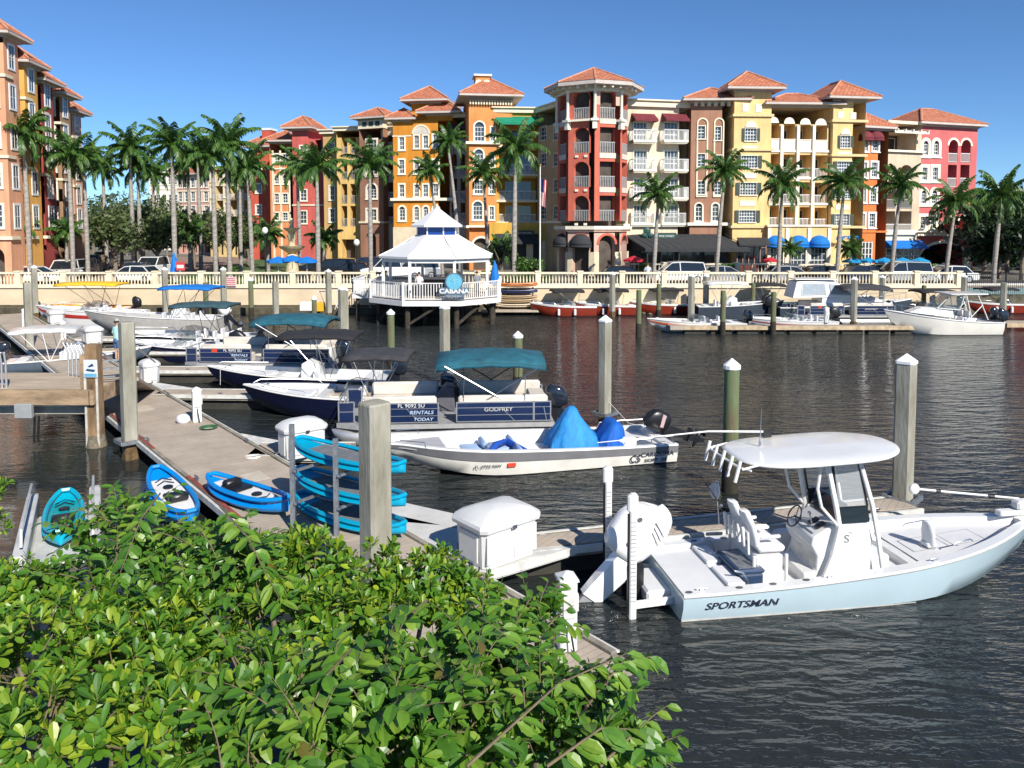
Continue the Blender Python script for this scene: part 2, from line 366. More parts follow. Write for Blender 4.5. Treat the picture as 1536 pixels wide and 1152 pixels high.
class Fac:
    def __init__(s, name, label, u0, d0, u1, d1, cr, wm, depth=9, zb=GZ):
        s.P0 = Vector((UX(u0, d0), d0)); s.P1 = Vector((UX(u1, d1), d1)); s.cr = cr; s.wm = wm; s.depth = depth; s.zb = zb
        dv = s.P1-s.P0; s.w = dv.length; s.ang = atan2(dv.y, dv.x); s.dir = dv.normalized()
        s.nrm = Vector((s.dir.y, -s.dir.x))
        s.root = thing(name, label, 'building', (s.P0.x, s.P0.y, zb), s.ang, 'painted apartment houses on the waterfront')
        s.holes = []; s.q = []
    def L(s, X, Y, off=0):
        u = s.cr[0]+X/s.cr[2]; v = s.cr[1]+Y/s.cr[2]; r = ray(u, v); p0 = s.P0 + s.nrm*off
        den = r.x*s.nrm.x + r.y*s.nrm.y; t = (p0.dot(s.nrm))/den
        q = Vector((0, 0, CH)) + r*t
        return ((Vector((q.x, q.y))-s.P0).dot(s.dir), q.z-s.zb)
    def R4(s, X0, Y0, X1, Y1, off=0):
        a = s.L(X0, (Y0+Y1)/2, off)[0]; b = s.L(X1, (Y0+Y1)/2, off)[0]; xm = (X0+X1)/2
        return a, b, s.L(xm, Y1, off)[1], s.L(xm, Y0, off)[1]
    def hole(s, x0, x1, z0, z1, arch, rd, back=None):
        x0 = max(.05, x0); x1 = min(s.w-.05, x1); z0 = max(.03, z0)
        s.holes.append((x0, x1, z0, z1, arch, rd, back)); return x0, x1, z0, z1
    def wall(s, ztop, y0=0, name='wall', mat_=None, x0=0, x1=None, z0=0):
        W_ = s.w if x1 is None else x1; H = s.holes; mb = MB()
        xs = sorted({round(q, 3) for q in [x0, W_] + [h[i] for h in H for i in (0, 1)]}); zs = sorted({round(q, 3) for q in [z0, ztop] + [h[i] for h in H for i in (2, 3)]})
        xs = [x for x in xs if x0 <= x <= W_]; zs = [z for z in zs if z0 <= z <= ztop]
        for a, b in zip(xs, xs[1:]):
            for c, d in zip(zs, zs[1:]):
                mx, mz = (a+b)/2, (c+d)/2
                if any(h[0] < mx < h[1] and h[2] < mz < h[3] for h in H): continue
                mb.add([(a,y0,c),(b,y0,c),(b,y0,d),(a,y0,d)], [(0,1,2,3)])
        D = s.depth
        if not getattr(s, 'shell', False): mb.add([(x0,y0,z0),(x0,D,z0),(x0,D,ztop),(x0,y0,ztop),(W_,y0,z0),(W_,D,z0),(W_,D,ztop),(W_,y0,ztop)], [(0,3,2,1),(4,5,6,7)])
        if not getattr(s, 'shell', False): mb.add([(x0,D,z0),(W_,D,z0),(W_,D,ztop),(x0,D,ztop)], [(1,0,3,2)])
        mb.add([(x0,y0,ztop),(W_,y0,ztop),(W_,D,ztop),(x0,D,ztop)], [(0,1,2,3)])
        for x_0, x_1, z_0, z_1, arch, rd, back in H:
            a, b, c, d = x_0, x_1, z_0, z_1; e = y0+rd
            r = (b-a)/2; top = d-r if arch else d
            mb.add([(a,y0,c),(b,y0,c),(b,e,c),(a,e,c)], [(0,1,2,3)])
            mb.add([(a,y0,c),(a,e,c),(a,e,top),(a,y0,top)], [(0,1,2,3)]); mb.add([(b,y0,c),(b,e,c),(b,e,top),(b,y0,top)], [(3,2,1,0)])
            if arch:
                N = 10; arc = [((a+b)/2 - r*cos(pi*k/N), top + r*sin(pi*k/N)) for k in range(N+1)]
                for k in range(N):
                    p, q = arc[k], arc[k+1]; cn = (a, d) if k < N/2 else (b, d)
                    mb.add([(p[0],y0,p[1]),(q[0],y0,q[1]),(cn[0],y0,cn[1])], [(0,1,2)])
                    mb.add([(p[0],y0,p[1]),(q[0],y0,q[1]),(q[0],e,q[1]),(p[0],e,p[1])], [(3,2,1,0)])
                mb.add([(a,y0,d),(b,y0,d),((a+b)/2,y0,d-.0001)], [(0,1,2)])
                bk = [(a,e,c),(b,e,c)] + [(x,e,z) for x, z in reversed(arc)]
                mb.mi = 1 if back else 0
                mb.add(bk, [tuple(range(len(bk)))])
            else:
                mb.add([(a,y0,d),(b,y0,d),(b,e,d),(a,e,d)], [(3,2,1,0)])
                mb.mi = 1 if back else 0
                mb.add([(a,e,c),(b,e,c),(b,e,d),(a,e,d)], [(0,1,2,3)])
            mb.mi = 0
        return mb.build(name, [mat_ or s.wm, INT], s.root)
    def window(s, x0, x1, z0, z1, arch=False, nx=2, nz=2, trim=.16, fm=None, shut=False, sill=True, y=0, wm=None, tm=None):
        x0, x1, z0, z1 = s.hole(x0, x1, z0, z1, arch, .22)
        fm = fm or WPAINT; tm = tm or TRIM; mb = MB(); r = (x1-x0)/2; top = z1-r if arch else z1
        fw = .06
        f = MB(); f.box(x0, x0+fw, y+.08, y+.16, z0, top); f.box(x1-fw, x1, y+.08, y+.16, z0, top); f.box(x0+fw, x1-fw, y+.08, y+.16, z0, z0+fw); f.box(x0+fw, x1-fw, y+.08, y+.16, top-fw, top)
        for i in range(1, nx): xx = x0+(x1-x0)*i/nx; f.box(xx-.022, xx+.022, y+.09, y+.15, z0+fw, top-fw)
        for i in range(1, nz): zz = z0+(top-z0)*i/nz; t_ = .04 if i == nz//2 and nz > 2 or nz == 2 else .02; f.box(x0+fw, x1-fw, y+.095, y+.145, zz-t_, zz+t_)
        o = f.build('window', fm, s.root)
        g = MB()
        if arch:
            N = 8; g.add([(x0,y+.13,z0),(x1,y+.13,z0)] + [((x0+x1)/2 + r*cos(pi*k/N), y+.13, top+r*sin(pi*k/N)) for k in range(N+1)], [tuple(range(N+3))])
        else: g.add([(x0,y+.13,z0),(x1,y+.13,z0),(x1,y+.13,z1),(x0,y+.13,z1)], [(0,1,2,3)])
        g.build('pane', WGLASS, o)
        t_ = MB(); a, b = x0-trim, x1+trim
        if trim:
            t_.box(a, x0, y-.06, y+.1, z0-trim, top); t_.box(x1, b, y-.06, y+.1, z0-trim, top); t_.box(x0, x1, y-.06, y+.1, z0-trim, z0)
            if arch: arc_trim(t_, (x0+x1)/2, top, r, r+trim, y-.06, y+.1)
            else: t_.box(a, b, y-.06, y+.1, top, top+trim)
            if sill: t_.box(a-.05, b+.05, y-.12, y-.062, z0-trim, z0-trim+.1)
            t_.build('frame', tm, o)
        if shut:
            sw = (x1-x0)*.26
            for xx in (a-sw+trim*.4, b-trim*.4):
                sh = MB(); sh.box(xx, xx+sw, y-.075, y-.062, z0, z1)
                for k in range(9): zz = z0+(z1-z0)*(k+.3)/9; sh.box(xx+.05, xx+sw-.05, y-.095, y-.0755, zz, zz+(z1-z0)/9*.6)
                sh.build('shutter', SHUT, o)
        return o
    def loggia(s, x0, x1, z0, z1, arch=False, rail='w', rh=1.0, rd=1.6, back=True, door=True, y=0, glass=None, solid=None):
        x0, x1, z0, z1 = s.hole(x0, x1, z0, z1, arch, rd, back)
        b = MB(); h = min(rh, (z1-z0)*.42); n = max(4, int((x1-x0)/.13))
        if rail in ('w', 'k', 'g'):
            b.box(x0, x1, y+.02, y+.07, z0+h-.06, z0+h); b.box(x0, x1, y+.02, y+.07, z0+.06, z0+.1)
            for i in range(n): xx = x0+(x1-x0)*(i+.5)/n; b.box(xx-.018, xx+.018, y+.03, y+.06, z0+.1, z0+h-.06)
            b.build('railing', {'w': RAILW, 'k': BLACK, 'g': mat('grey_railing', (.36, .38, .38), .6)}[rail], s.root)
        elif rail == 's':
            b.box(x0, x1, y-.05, y+.1, z0, z0+h); b.box(x0-.05, x1+.05, y-.1, y+.14, z0+h, z0+h+.08); b.build('parapet', solid or s.wm, s.root)
        if door and (z1-z0) > 1.2:
            dx0 = x0+(x1-x0)*.2; dx1 = x1-(x1-x0)*.1; dh = min(z1-.25, z0+2.15); f = MB(); e = y+rd-.02
            f.box(dx0, dx0+.07, e-.06, e, z0, dh); f.box(dx1-.07, dx1, e-.06, e, z0, dh); f.box(dx0, dx1, e-.06, e, dh-.07, dh); m_ = (dx0+dx1)/2; f.box(m_-.05, m_+.05, e-.061, e-.001, z0, dh-.07)
            o = f.build('balcony_door', WPAINT, s.root)
            MB().box(dx0+.07, dx1-.07, e-.03, e-.01, z0, dh-.07).build('pane', GLASS, o)
    def balcony(s, x0, x1, z, proj=1.1, rh=1.0, m=None):
        b = MB(); b.box(x0, x1, -proj, -.003, z-.22, z); b.box(x0+.08, x1-.08, -proj+.1, -.003, z-.34, z-.2205)
        o = b.build('balcony', TRIM, s.root)
        r = MB(); r.box(x0, x1, -proj, -proj+.05, z+rh-.05, z+rh); r.box(x0, x0+.05, -proj+.05, -.01, z+rh-.05, z+rh); r.box(x1-.05, x1, -proj+.05, -.01, z+rh-.05, z+rh)
        n = int((x1-x0)/.13)
        for i in range(n+1): xx = x0+.02+(x1-x0-.04)*i/n; r.box(xx-.018, xx+.018, -proj+.01, -proj+.04, z, z+rh-.05)
        for i in range(1, 8): yy = -proj+proj*i/8; r.box(x0+.01, x0+.04, yy-.018, yy+.018, z, z+rh-.05); r.box(x1-.04, x1-.01, yy-.018, yy+.018, z, z+rh-.05)
        r.build('railing', m or RAILW, o)
    def french(s, x0, x1, z0, z1): # french doors
        return s.window(x0, x1, z0, z1, nx=4, nz=3, trim=.1, sill=False)
    def band(s, z0, z1, proj=.15, m=None, x0=None, x1=None, name='cornice'):
        x0 = 0 if x0 is None else x0; x1 = s.w if x1 is None else x1
        b = MB(); b.box(x0-proj, x1+proj, -proj, s.depth*.5, z0, z1)
        if z1-z0 > .35: b.box(x0-proj*1.6, x1+proj*1.6, -proj*1.6, s.depth*.5, z1+.002, z1+.14)
        return b.build(name, m or TRIM, s.root)
    def panel(s, x0, x1, z0, z1, y=0, m=None, name='moulding', hollow=.09):
        b = MB(); t = hollow; b.box(x0, x0+t, y-.05, y+.02, z0, z1); b.box(x1-t, x1, y-.05, y+.02, z0, z1); b.box(x0+t, x1-t, y-.05, y+.02, z0, z0+t); b.box(x0+t, x1-t, y-.05, y+.02, z1-t, z1)
        b.box(x0+t, x1-t, y-.02, y+.02, z0+t, z1-t)
        return b.build(name, m or TRIM, s.root)
    def awning(s, x0, x1, z0, z1, proj, m, name='awning'):
        b = MB(); v = (z1-z0)*.22
        b.add([(x0,-.01,z1),(x1,-.01,z1),(x1,-proj,z0+v),(x0,-proj,z0+v),(x1,-proj,z0),(x0,-proj,z0),(x0,-.01,z0+v),(x1,-.01,z0+v),(x0,-.01,z0),(x1,-.01,z0)],
              [(0,3,2,1),(3,5,4,2),(0,6,3),(1,2,7),(6,8,5,3),(7,2,4,9)])
        o = b.build(name, m, s.root); md = o.modifiers.new('thick', 'SOLIDIFY'); md.thickness = .03; return o
    def dome(s, xc, z0, r, m, h=None, proj=None):       # quarter-dome awning
        rings = []; N = 8; h = h or r; proj = proj or r
        for i in range(N+1):
            a = pi/2*i/N
            rings.append([(xc + r*cos(pi*k/12)*cos(a), -.01 - proj*sin(pi*k/12)*cos(a), z0+h*sin(a)) for k in range(13)])
        b = MB(); b.loft(rings, cap=False, closed=False); b.loft([[(x, y, z-.22) for x, y, z in rings[0]], rings[0]], cap=False, closed=False)
        o = b.build('dome_awning', m, s.root, smooth=True); md = o.modifiers.new('thick', 'SOLIDIFY'); md.thickness = .03
        rb = MB()
        for k in (2, 4, 6, 8, 10): rb.tube([r_[k] for r_ in rings], .02, 4)
        rb.build('rib', m, o)
def arc_trim(mb, xc, zc, r0, r1, y0, y1, a0=0, a1=pi, N=12):
    for k in range(N):
        p, q = a0+(a1-a0)*k/N, a0+(a1-a0)*(k+1)/N
        A = [(xc+r0*cos(p), zc+r0*sin(p)), (xc+r1*cos(p), zc+r1*sin(p)), (xc+r1*cos(q), zc+r1*sin(q)), (xc+r0*cos(q), zc+r0*sin(q))]
        mb.add([(x,y0,z) for x,z in A] + [(x,y1,z) for x,z in A], [(0,3,2,1),(4,5,6,7),(1,2,6,5),(0,4,7,3)] + ([(0,1,5,4)] if k == 0 else []) + ([(3,7,6,2)] if k == N-1 else []))
C3 = (350, 130, 4.389); C4 = (650, 80, 4.389); B1 = (900, 90, 4.389); B2 = (1186, 90, 4.389); G2 = (650, 280, 4.389); G3 = (900, 280, 4.389); G4 = (1186, 280, 4.389); C1 = (0, 0, 3.84)
def cx(X, a, b): return ((X/a[2]+a[0])-b[0])*b[2]       # convert between crop frames
def cy(Y, a, b): return ((Y/a[2]+a[1])-b[1])*b[2]

# --- cream house, three balcony columns
f = Fac('apartment_house', 'cream house with small white balconies and maroon awnings right of the red corner tower', 938, 75.5, 1037, 77, B1, stucco('cream', (.72, .60, .44)))
for (a, b) in ((208, 335), (408, 540)):
    for k, (t0, t1) in enumerate(((410, 532), (598, 722), (782, 905), (958, 1072))):
        x0, x1, z0, z1 = f.R4(a+8, t0, b-28, t1, 0); f.french(x0+.1, x1, z0, z1)
        bx0, bx1, _, _ = f.R4(a-14, t0, b+12, t1, 0)
        if k < 3: f.balcony(bx0, bx1, z0-.02)
        else: f.balcony(bx0, bx1, z0-.02, .5)
    x0, x1, z0, z1 = f.R4(a-2, 360, b+22, 405); f.awning(x0, x1, z0-.1, z1+.1, 1.1, MAROON)
zt = f.L(380, 275)[1]; zp = f.L(380, 1085)[1]
f.band(zt-.55, zt, .35, CREAM); f.band(zp-.2, zp+.1, .3)
f.wall(zt-.56)
# restaurant canopy runs below, built later
# --- brown house
f = Fac('apartment_house', 'narrow brown house with tall arched cream window mouldings', 1034, 76.3, 1097, 76.2, B1, stucco('brown', (.36, .19, .125)))
for a, b, rows in ((640, 695, ((435, 520), (618, 702), (798, 885))), (752, 800, ((440, 530), (628, 712), (800, 888)))):
    for t0, t1 in rows: x0, x1, z0, z1 = f.R4(a+2, t0, b-4, t1); f.window(x0, x1, z0, z1, nx=2, nz=4, trim=.07)
    a0, a1, za, zb_ = f.R4(a-6, 380, b+14, 893); r = (a1-a0)/2
    m = MB(); m.box(a0, a0+.14, -.09, .01, za, zb_-r); m.box(a1-.14, a1, -.09, .01, za, zb_-r); m.box(a0, a1, -.12, .01, za-.15, za-.001); arc_trim(m, (a0+a1)/2, zb_-r, r-.14, r, -.09, .01); m.build('moulding', CREAM, f.root)
for a, b in ((628, 672), (738, 780)):
    x0, x1, z0, z1 = f.R4(a, 945, b, 1060); f.window(x0, x1, z0, z1, arch=True, trim=.14, nz=3)
zt = f.L(700, 275)[1]; zp = f.L(700, 1080)[1]
f.band(zp-.15, zp+.15, .25)
for k in range(6): xx = f.w*(k+.6)/6.4; MB().box(xx-.17, xx+.17, -.3, -.003, zt-.45, zt-.02).build('corbel', CREAM, f.root)
f.wall(zt); hip(f.root, 0, f.w+.6, 0, 6, zt, 1.5, 1.0)
# --- yellow tower
YEL = stucco('yellow', (.80, .55, .25))
def ytower(cr, u0, d0, u1, d1, label, X, wins, panels, bands, top, base, eaveh, mono=False):
    f = Fac('apartment_house', label, u0, d0, u1, d1, cr, YEL, depth=8)
    for k, (a, t0, b, t1) in enumerate(wins):
        x0, x1, z0, z1 = f.R4(a, t0, b, t1); f.window(x0, x1, z0, z1, nx=4 if k == 0 else 6, nz=4, trim=.06, shut=True)
        if k > 0: f.panel(x0+.05, x1-.05, z1+.45, z1+.95, m=TRIM)
        else:
            m = MB(); r = (x1-x0)*.42; arc_trim(m, (x0+x1)/2, z1+.25, .02, r, -.07, .01); m.box((x0+x1)/2-r-.1, (x0+x1)/2+r+.1, -.12, .01, z1+.12, z1+.249); m.build('moulding', TRIM, f.root)
    for a, t0, b, t1 in panels: x0, x1, z0, z1 = f.R4(a, t0, b, t1); f.panel(x0, x1, z0, z1, m=TRIM)
    for Y in bands: z = f.L(X, Y)[1]; f.band(z-.12, z+.13, .2, mat('yellow_trim', (.70, .52, .26), .8))
    zt = f.L(X, top)[1]; f.wall(zt); hip(f.root, 0, f.w, 0, 5.2, zt, eaveh, 1.05)
    return f
ytower(B1, 1098, 75.4, 1153, 75.6, 'yellow tower house with shuttered windows beside the brown house', 990,
  [(955, 450, 1030, 535), (930, 630, 1035, 712), (922, 808, 1030, 890), (915, 990, 1022, 1070)], [(938, 285, 980, 340), (1025, 290, 1065, 345)], (365, 590, 1098), 200, 1100, 1.9)
# --- yellow loggia house
f = Fac('apartment_house', 'yellow house with four columns of cream pillared loggias', 1152.5, 76.0, 1245.5, 76.4, B1, YEL, depth=8)
cols = ((1106, 1180), (1207, 1285), (1312, 1390), (1412, 1495))
rows = ((422, 590, 's', .0), (618, 768, 'w', 0), (798, 938, 'w', 0), (962, 1090, 'w', 0))
for i, (a, b) in enumerate(cols):
    for t0, t1, k, _ in rows:
        x0, x1, z0, z1 = f.R4(a, t0+(i*3), b, t1+i*3); f.loggia(x0, x1, z0, z1, rail=k, rd=1.7, back=False, solid=TRIM)
    x0, x1, z0, z1 = f.R4(a+4, 355+i*5, b-4, 415+i*5); m = MB(); r = (x1-x0)/2-.02; arc_trim(m, (x0+x1)/2, z0+.1, .02, r, -.06, .01); m.box(x0, x1, -.1, .01, z0, z0+.098); m.build('moulding', TRIM, f.root)
m = MB(); zt = f.L(1300, 300)[1]; zb_ = f.L(1300, 1105)[1]
for X in (1190, 1297, 1400): x = f.L(X, 700)[0]; MB().box(x-.14, x+.14, -.22, -.003, zb_, f.L(X, 430)[1]).build('pillar', TRIM, f.root)
for Y in (600, 778, 948, 1105): z = f.L(1300, Y)[1]; f.band(z-.12, z+.1, .12)
f.wall(zt); hip(f.root, 0, f.w, 0, 5, zt, 1.3, .9)
ytower(B2, 1245, 75.9, 1293, 76.4, 'second yellow tower house beside the orange house', 360,
  [(328, 498, 392, 580), (305, 668, 402, 750), (292, 850, 395, 915), (290, 1015, 385, 1090)], [(312, 340, 350, 385), (392, 345, 430, 390)], (402, 628, 1100), 262, 1100, 1.9)
# --- orange narrow house
ORG = stucco('orange', (.66, .20, .06))
f = Fac('apartment_house', 'narrow orange house with two maroon scalloped awnings', 1292, 77.4, 1328, 78.4, B2, ORG, depth=8)
for t0, t1 in ((515, 598), (675, 770), (845, 935), (1012, 1100)):
    for a, b in ((472, 508), (540, 576)):
        a2 = a-(t0-515)*.045; b2 = b-(t0-515)*.045; x0, x1, z0, z1 = f.R4(a2, t0, b2, t1); f.window(x0, x1, z0, z1, trim=.2, nx=2, nz=4, tm=WPAINT)
        if t0 == 515: f.dome((x0+x1)/2, z1-.1, .85, MAROON, .8, .7)
zt = f.L(540, 452)[1]; f.band(f.L(530, 1130)[1]-.1, f.L(530, 1130)[1]+.1, .1, ORG)
f.wall(zt); hip(f.root, 0, f.w, 0, 5, zt, 1.5, .6)
c = MB(); x0, x1, z0, z1 = f.R4(525, 300, 615, 420); z1 += 1.0; c.box(x0+.6, x1, 2.5, 3.6, zt, z1); c.box(x0, x0+1.3, 2.6, 3.5, zt, z1-1.3); c.build('chimney', ORG, f.root)
MB().box(x0+.5, x1+.1, 2.4, 3.7, z1+.002, z1+.18).build('chimney_cap', WPAINT, f.root)
# --- cream terrace house
f = Fac('apartment_house', 'cream house with a top terrace under a beam and grey railings', 1327, 79, 1377, 80.5, B2, stucco('cream2', (.62, .50, .37)), depth=8)
for a, b in ((625, 712), (728, 820)):
    x0, x1, z0, z1 = f.R4(a-12, 690, b-12, 800); f.loggia(x0, x1, z0, z1, arch=True, rail='s', back=False)
    x0, x1, z0, z1 = f.R4(a-20, 830, b-20, 978); f.loggia(x0, x1, z0, z1, rail='g', back=False)
    x0, x1, z0, z1 = f.R4(a-26, 995, b-26, 1140); f.loggia(x0, x1, z0, z1, rail='w', back=False)
x0, x1, z0, z1 = f.R4(632, 478, 828, 592); f.loggia(x0, x1, z0, z1, rail='', rd=2.5, back=True)
zt = f.L(700, 400)[1]; f.band(zt-.3, zt, .2, CREAM); z = f.L(700, 600)[1]; f.band(z-.1, z+.1, .3)
x0, x1, z0, z1 = f.R4(625, 475, 850, 492); m = MB(); m.box(x0, x1, -1.2, -1.0, z0, z1)
for k in range(5): xx = lerp(x0+.2, x1-.3, k/4); m.box(xx, xx+.12, -1.4, .02, z1+.002, z1+.13)
m.build('pergola_beam', TRIM, f.root)
f.wall(zt-.31)
# --- crimson house, right end
CRI = stucco('crimson', (.58, .15, .145))
f = Fac('apartment_house', 'crimson house with cream arched mouldings at the right end of the row', 1376, 80.6, 1460, 83, B2, CRI, depth=9)
for k, (a, b) in enumerate(((872, 905), (942, 974))):
    for j, (t0, t1, ar) in enumerate(((532, 625, 1), (708, 790, 0), (858, 945, 1), (1032, 1110, 0))):
        s_ = (t0-532)*.04; x0, x1, z0, z1 = f.R4(a-s_, t0, b-s_, t1); f.window(x0, x1, z0, z1, arch=bool(ar), trim=.34, nx=2, nz=3, tm=TRIM)
for a, b in ((1040, 1100), (1122, 1184)):
    x0, x1, z0, z1 = f.R4(a, 525, b, 676); f.loggia(x0, x1, z0, z1, arch=True, rail='w', back=False, door=False)
    m = MB(); r = (x1-x0)/2; arc_trim(m, (x0+x1)/2, z1-r, r, r+.22, -.06, .01); m.build('moulding', TRIM, f.root)
    x0, x1, z0, z1 = f.R4(a-6, 690, b-8, 838); f.loggia(x0, x1, z0, z1, rail='w', back=False, door=True)
for a, b in ((1005, 1082), (1103, 1155), (1176, 1206)):
    x0, x1, z0, z1 = f.R4(a, 1035, b, 1190); f.loggia(x0, x1, z0, z1, arch=True, rail='w', back=False, door=False)
    m = MB(); r = (x1-x0)/2; arc_trim(m, (x0+x1)/2, z1-r, r, r+.2, -.06, .01); m.build('moulding', TRIM, f.root)
# street-level portal
x0, x1, z0, z1 = f.R4(cx(845, G4, B2), cy(370, G4, B2), cx(1150, G4, B2), cy(600, G4, B2)); z0 = .03
f.hole(x0, x1, z0, z1-.0, False, 5.0, True)
m = MB(); N = 14; R_ = (x1-x0)/2
pts = [((x0+x1)/2 - R_*cos(pi*k/N), z1-1.6+1.55*sin(pi*k/N)) for k in range(N+1)]
for k in range(N):
    p, q = pts[k], pts[k+1]; m.add([(p[0],-.02,p[1]),(q[0],-.02,q[1]),(q[0],-.02,z1+.02),(p[0],-.02,z1+.02),(p[0],.6,p[1]),(q[0],.6,q[1])], [(0,1,2,3),(0,4,5,1)])
m.build('portal_arch', CRI, f.root)
m = MB()
for k in range(N):
    p, q = pts[k], pts[k+1]; m.add([(p[0],-.1,p[1]),(q[0],-.1,q[1]),(q[0],-.1,q[1]+.3),(p[0],-.1,p[1]+.3),(p[0],-.015,p[1]),(q[0],-.015,q[1]),(q[0],-.015,q[1]+.3),(p[0],-.015,p[1]+.3)], [(0,1,2,3),(0,4,5,1),(3,2,6,7)])
for xx in (x0-.5, x1-.4): m.box(xx, xx+.95, -.25, -.003, 0, z1-1.5)
m.build('moulding', TRIM, f.root)
z = f.L(920, 1142)[1]; f.band(z-.25, z+.15, .45)
zt = f.L(1000, 430)[1]; f.wall(zt); hip(f.root, 0, f.w, 0, 6, zt, 1.9, .7)

# --- red octagonal tower
RED = stucco('red', (.60, .15, .10)); PINKB = stucco('pinkbase', (.62, .42, .34)); STONE = mat('cast_stone', (.68, .57, .40), .85, 0, .15, 1.5)
def red_tower():
    c = Vector((UX(889, 74.6), 74.6)); Rr = 3.42; zt = 6.5+(340-134)/F*72-GZ; root = thing('corner_tower', 'tall red octagonal corner tower with cream columns and arched openings', 'building', (c.x, c.y, GZ), 0, 'painted apartment houses on the waterfront')
    zc = 6.5+(340-341)/F*72-GZ                            # base cornice
    a0 = -pi/2 - R(4)
    for i in range(8):
        p = [Vector((Rr*cos(a0+pi/4*(i+k)), Rr*sin(a0+pi/4*(i+k)))) for k in (0, 1)]
        g = Fac.__new__(Fac); g.P0 = p[0]; g.P1 = p[1]; dv = p[1]-p[0]; g.w = dv.length; g.ang = atan2(dv.y, dv.x); g.dir = dv.normalized(); g.nrm = Vector((g.dir.y, -g.dir.x))
        g.holes = []; g.depth = .3; g.wm = RED; g.zb = 0; g.shell = True
        # a part that carries this face of the octagon
        e = MB(); fl = [zc+.6+i_*3.15 for i_ in range(4)]
        kind = (i % 2)
        vis = i in (0, 7, 1, 6)
        e0 = MB().box(0, .01, .3, .31, 0, .01).build('wall', RED, root); e0.location = (p[0].x, p[0].y, 0); e0.rotation_euler = (0, 0, g.ang); g.root = e0
        if vis:
            w = g.w; cx_ = w/2; hw = .78
            for k, z in enumerate(fl):
                top = z+2.35 + (.3 if k == 3 else 0)
                x0, x1, z0, z1 = g.hole(cx_-hw, cx_+hw, z, top, (k == 3) or (i == 7), .62, True)
                b = MB(); n = 9; b.box(x0, x1, .02, .07, z0+.95, z0+1.02)
                for q in range(n): xx = x0+(x1-x0)*(q+.5)/n; b.box(xx-.03, xx+.03, .03, .06, z0, z0+.95)
                b.build('railing', mat('grey_railing', (.36, .38, .38), .6), e0)
                if k and i != 7: MB().box(x0-.05, x1+.05, -.06, -.003, z0-.5, z0-.02).build('moulding', stucco('pale', (.66, .58, .5)), e0)
                if k < 3 and i == 7:
                    for sx in (-.45, .45): MB().box(cx_+sx-.15, cx_+sx+.15, -.1, -.003, z0-.42, z0-.2).build('block', TRIM, e0)
            zz = fl[3]
            if i in (0,):
                m = MB()
                m.box(cx_-hw-.5, cx_-hw-.02, -.04, -.003, zz+1.2, zz+3.3); m.box(cx_+hw+.02, cx_+hw+.5, -.04, -.003, zz+1.2, zz+3.3); m.box(cx_-hw-.02, cx_-.05, -.04, -.003, zz+2.75, zz+3.3); m.box(cx_+.05, cx_+hw+.02, -.04, -.003, zz+2.75, zz+3.3)
                m.build('moulding', PINKB, e0)
            # ground arches
            H0 = g.holes; g.holes = []
            ww = .82; g.hole(cx_-ww, cx_+ww, .03, zc-.75, True, .62, True)
            G = [h for h in g.holes]; g.holes = H0
            g.wall(zt, z0=zc+.001)
            g.holes = G; g.depth = .3; g.wall(zc, mat_=PINKB); g.holes = H0
            m = MB(); arc_trim(m, cx_, zc-.75-ww, ww, ww+.22, -.07, .01); m.build('moulding', RED, e0)
            MB().box(0, cx_-ww, -.06, -.003, 0, zc-2.3).build('stone_base', STONE, e0); MB().box(cx_+ww, g.w, -.06, -.003, 0, zc-2.3).build('stone_base', STONE, e0)
            if i in (7, 6):
                g.root = e0; g.dome(cx_, zc-.75-ww-.1, ww+.25, BLKC, 1.05, .9)
        else: g.wall(zt)
    def ringp(r0, z0, z1, m, name, off=0):
        pts = [(r0*cos(a0+pi/4*k), r0*sin(a0+pi/4*k)) for k in range(8)]; MB().poly(pts, z0, z1).build(name, m, root)
    ringp(Rr+.35, zc-.2, zc+.12, TRIM, 'cornice'); ringp(Rr+.2, zc-.4, zc-.202, PINKB, 'cornice')
    ringp(Rr+.15, zt-.45, zt-.002, TRIM, 'cornice'); ringp(Rr-1.2, 0.02, zt-.5, INT, 'core')
    # roof
    Ro = Rr+1.4; pts = [(Ro*cos(a0+pi/4*k), Ro*sin(a0+pi/4*k)) for k in range(8)]
    MB().poly([(x*.99, y*.99) for x, y in pts], zt, zt+.36).build('eave', EAVE, root)
    v = [(x, y, zt+.365) for x, y in pts] + [(0, 0, zt+2.3)]
    o = MB().add(v, [(k, (k+1) % 8, 8) for k in range(8)]).build('roof', TILE, root); uvroof(o)
    cp = MB(); [cp.tube([v[k], v[8]], .1, 5) for k in range(8)]; cp.build('ridge_tile', MC.get('ridge_tile') or TILE, o)
    # columns on ledges at the corners facing the water
    zl = fl[3]-.28
    for k in (7, 0, 1, 6):
        a = a0+pi/4*k; x, y = (Rr+.1)*cos(a), (Rr+.1)*sin(a)
        b = MB(); b.lathe([(.2,0),(.2,.15),(.15,.2),(.14,zt-zl-.75),(.22,zt-zl-.65),(.22,zt-zl-.46)], 12, (x, y, zl+.2)); b.build('column', TRIM, root, smooth=True)
        b = MB(); pp = [(x+.5*cos(a+q), y+.5*sin(a+q)) for q in (-2.2, -.8, .8, 2.2)]; b.poly(pp, zl, zl+.2); pp = [(x+.3*cos(a+q), y+.3*sin(a+q)) for q in (-2.2, -.8, .8, 2.2)]; b.poly(pp, zl-.7, zl-.002); b.build('bracket', TRIM, root)
    b = MB()
    pa = [Vector((cos(a0+pi/4*k), sin(a0+pi/4*k)))*(Rr+.45) for k in (7, 0)]; pi_ = [Vector((cos(a0+pi/4*k), sin(a0+pi/4*k)))*(Rr-.1) for k in (0, 7)]
    b.poly([tuple(q) for q in pa+pi_], zl+.005, zl+.195); b.build('ledge', TRIM, root)
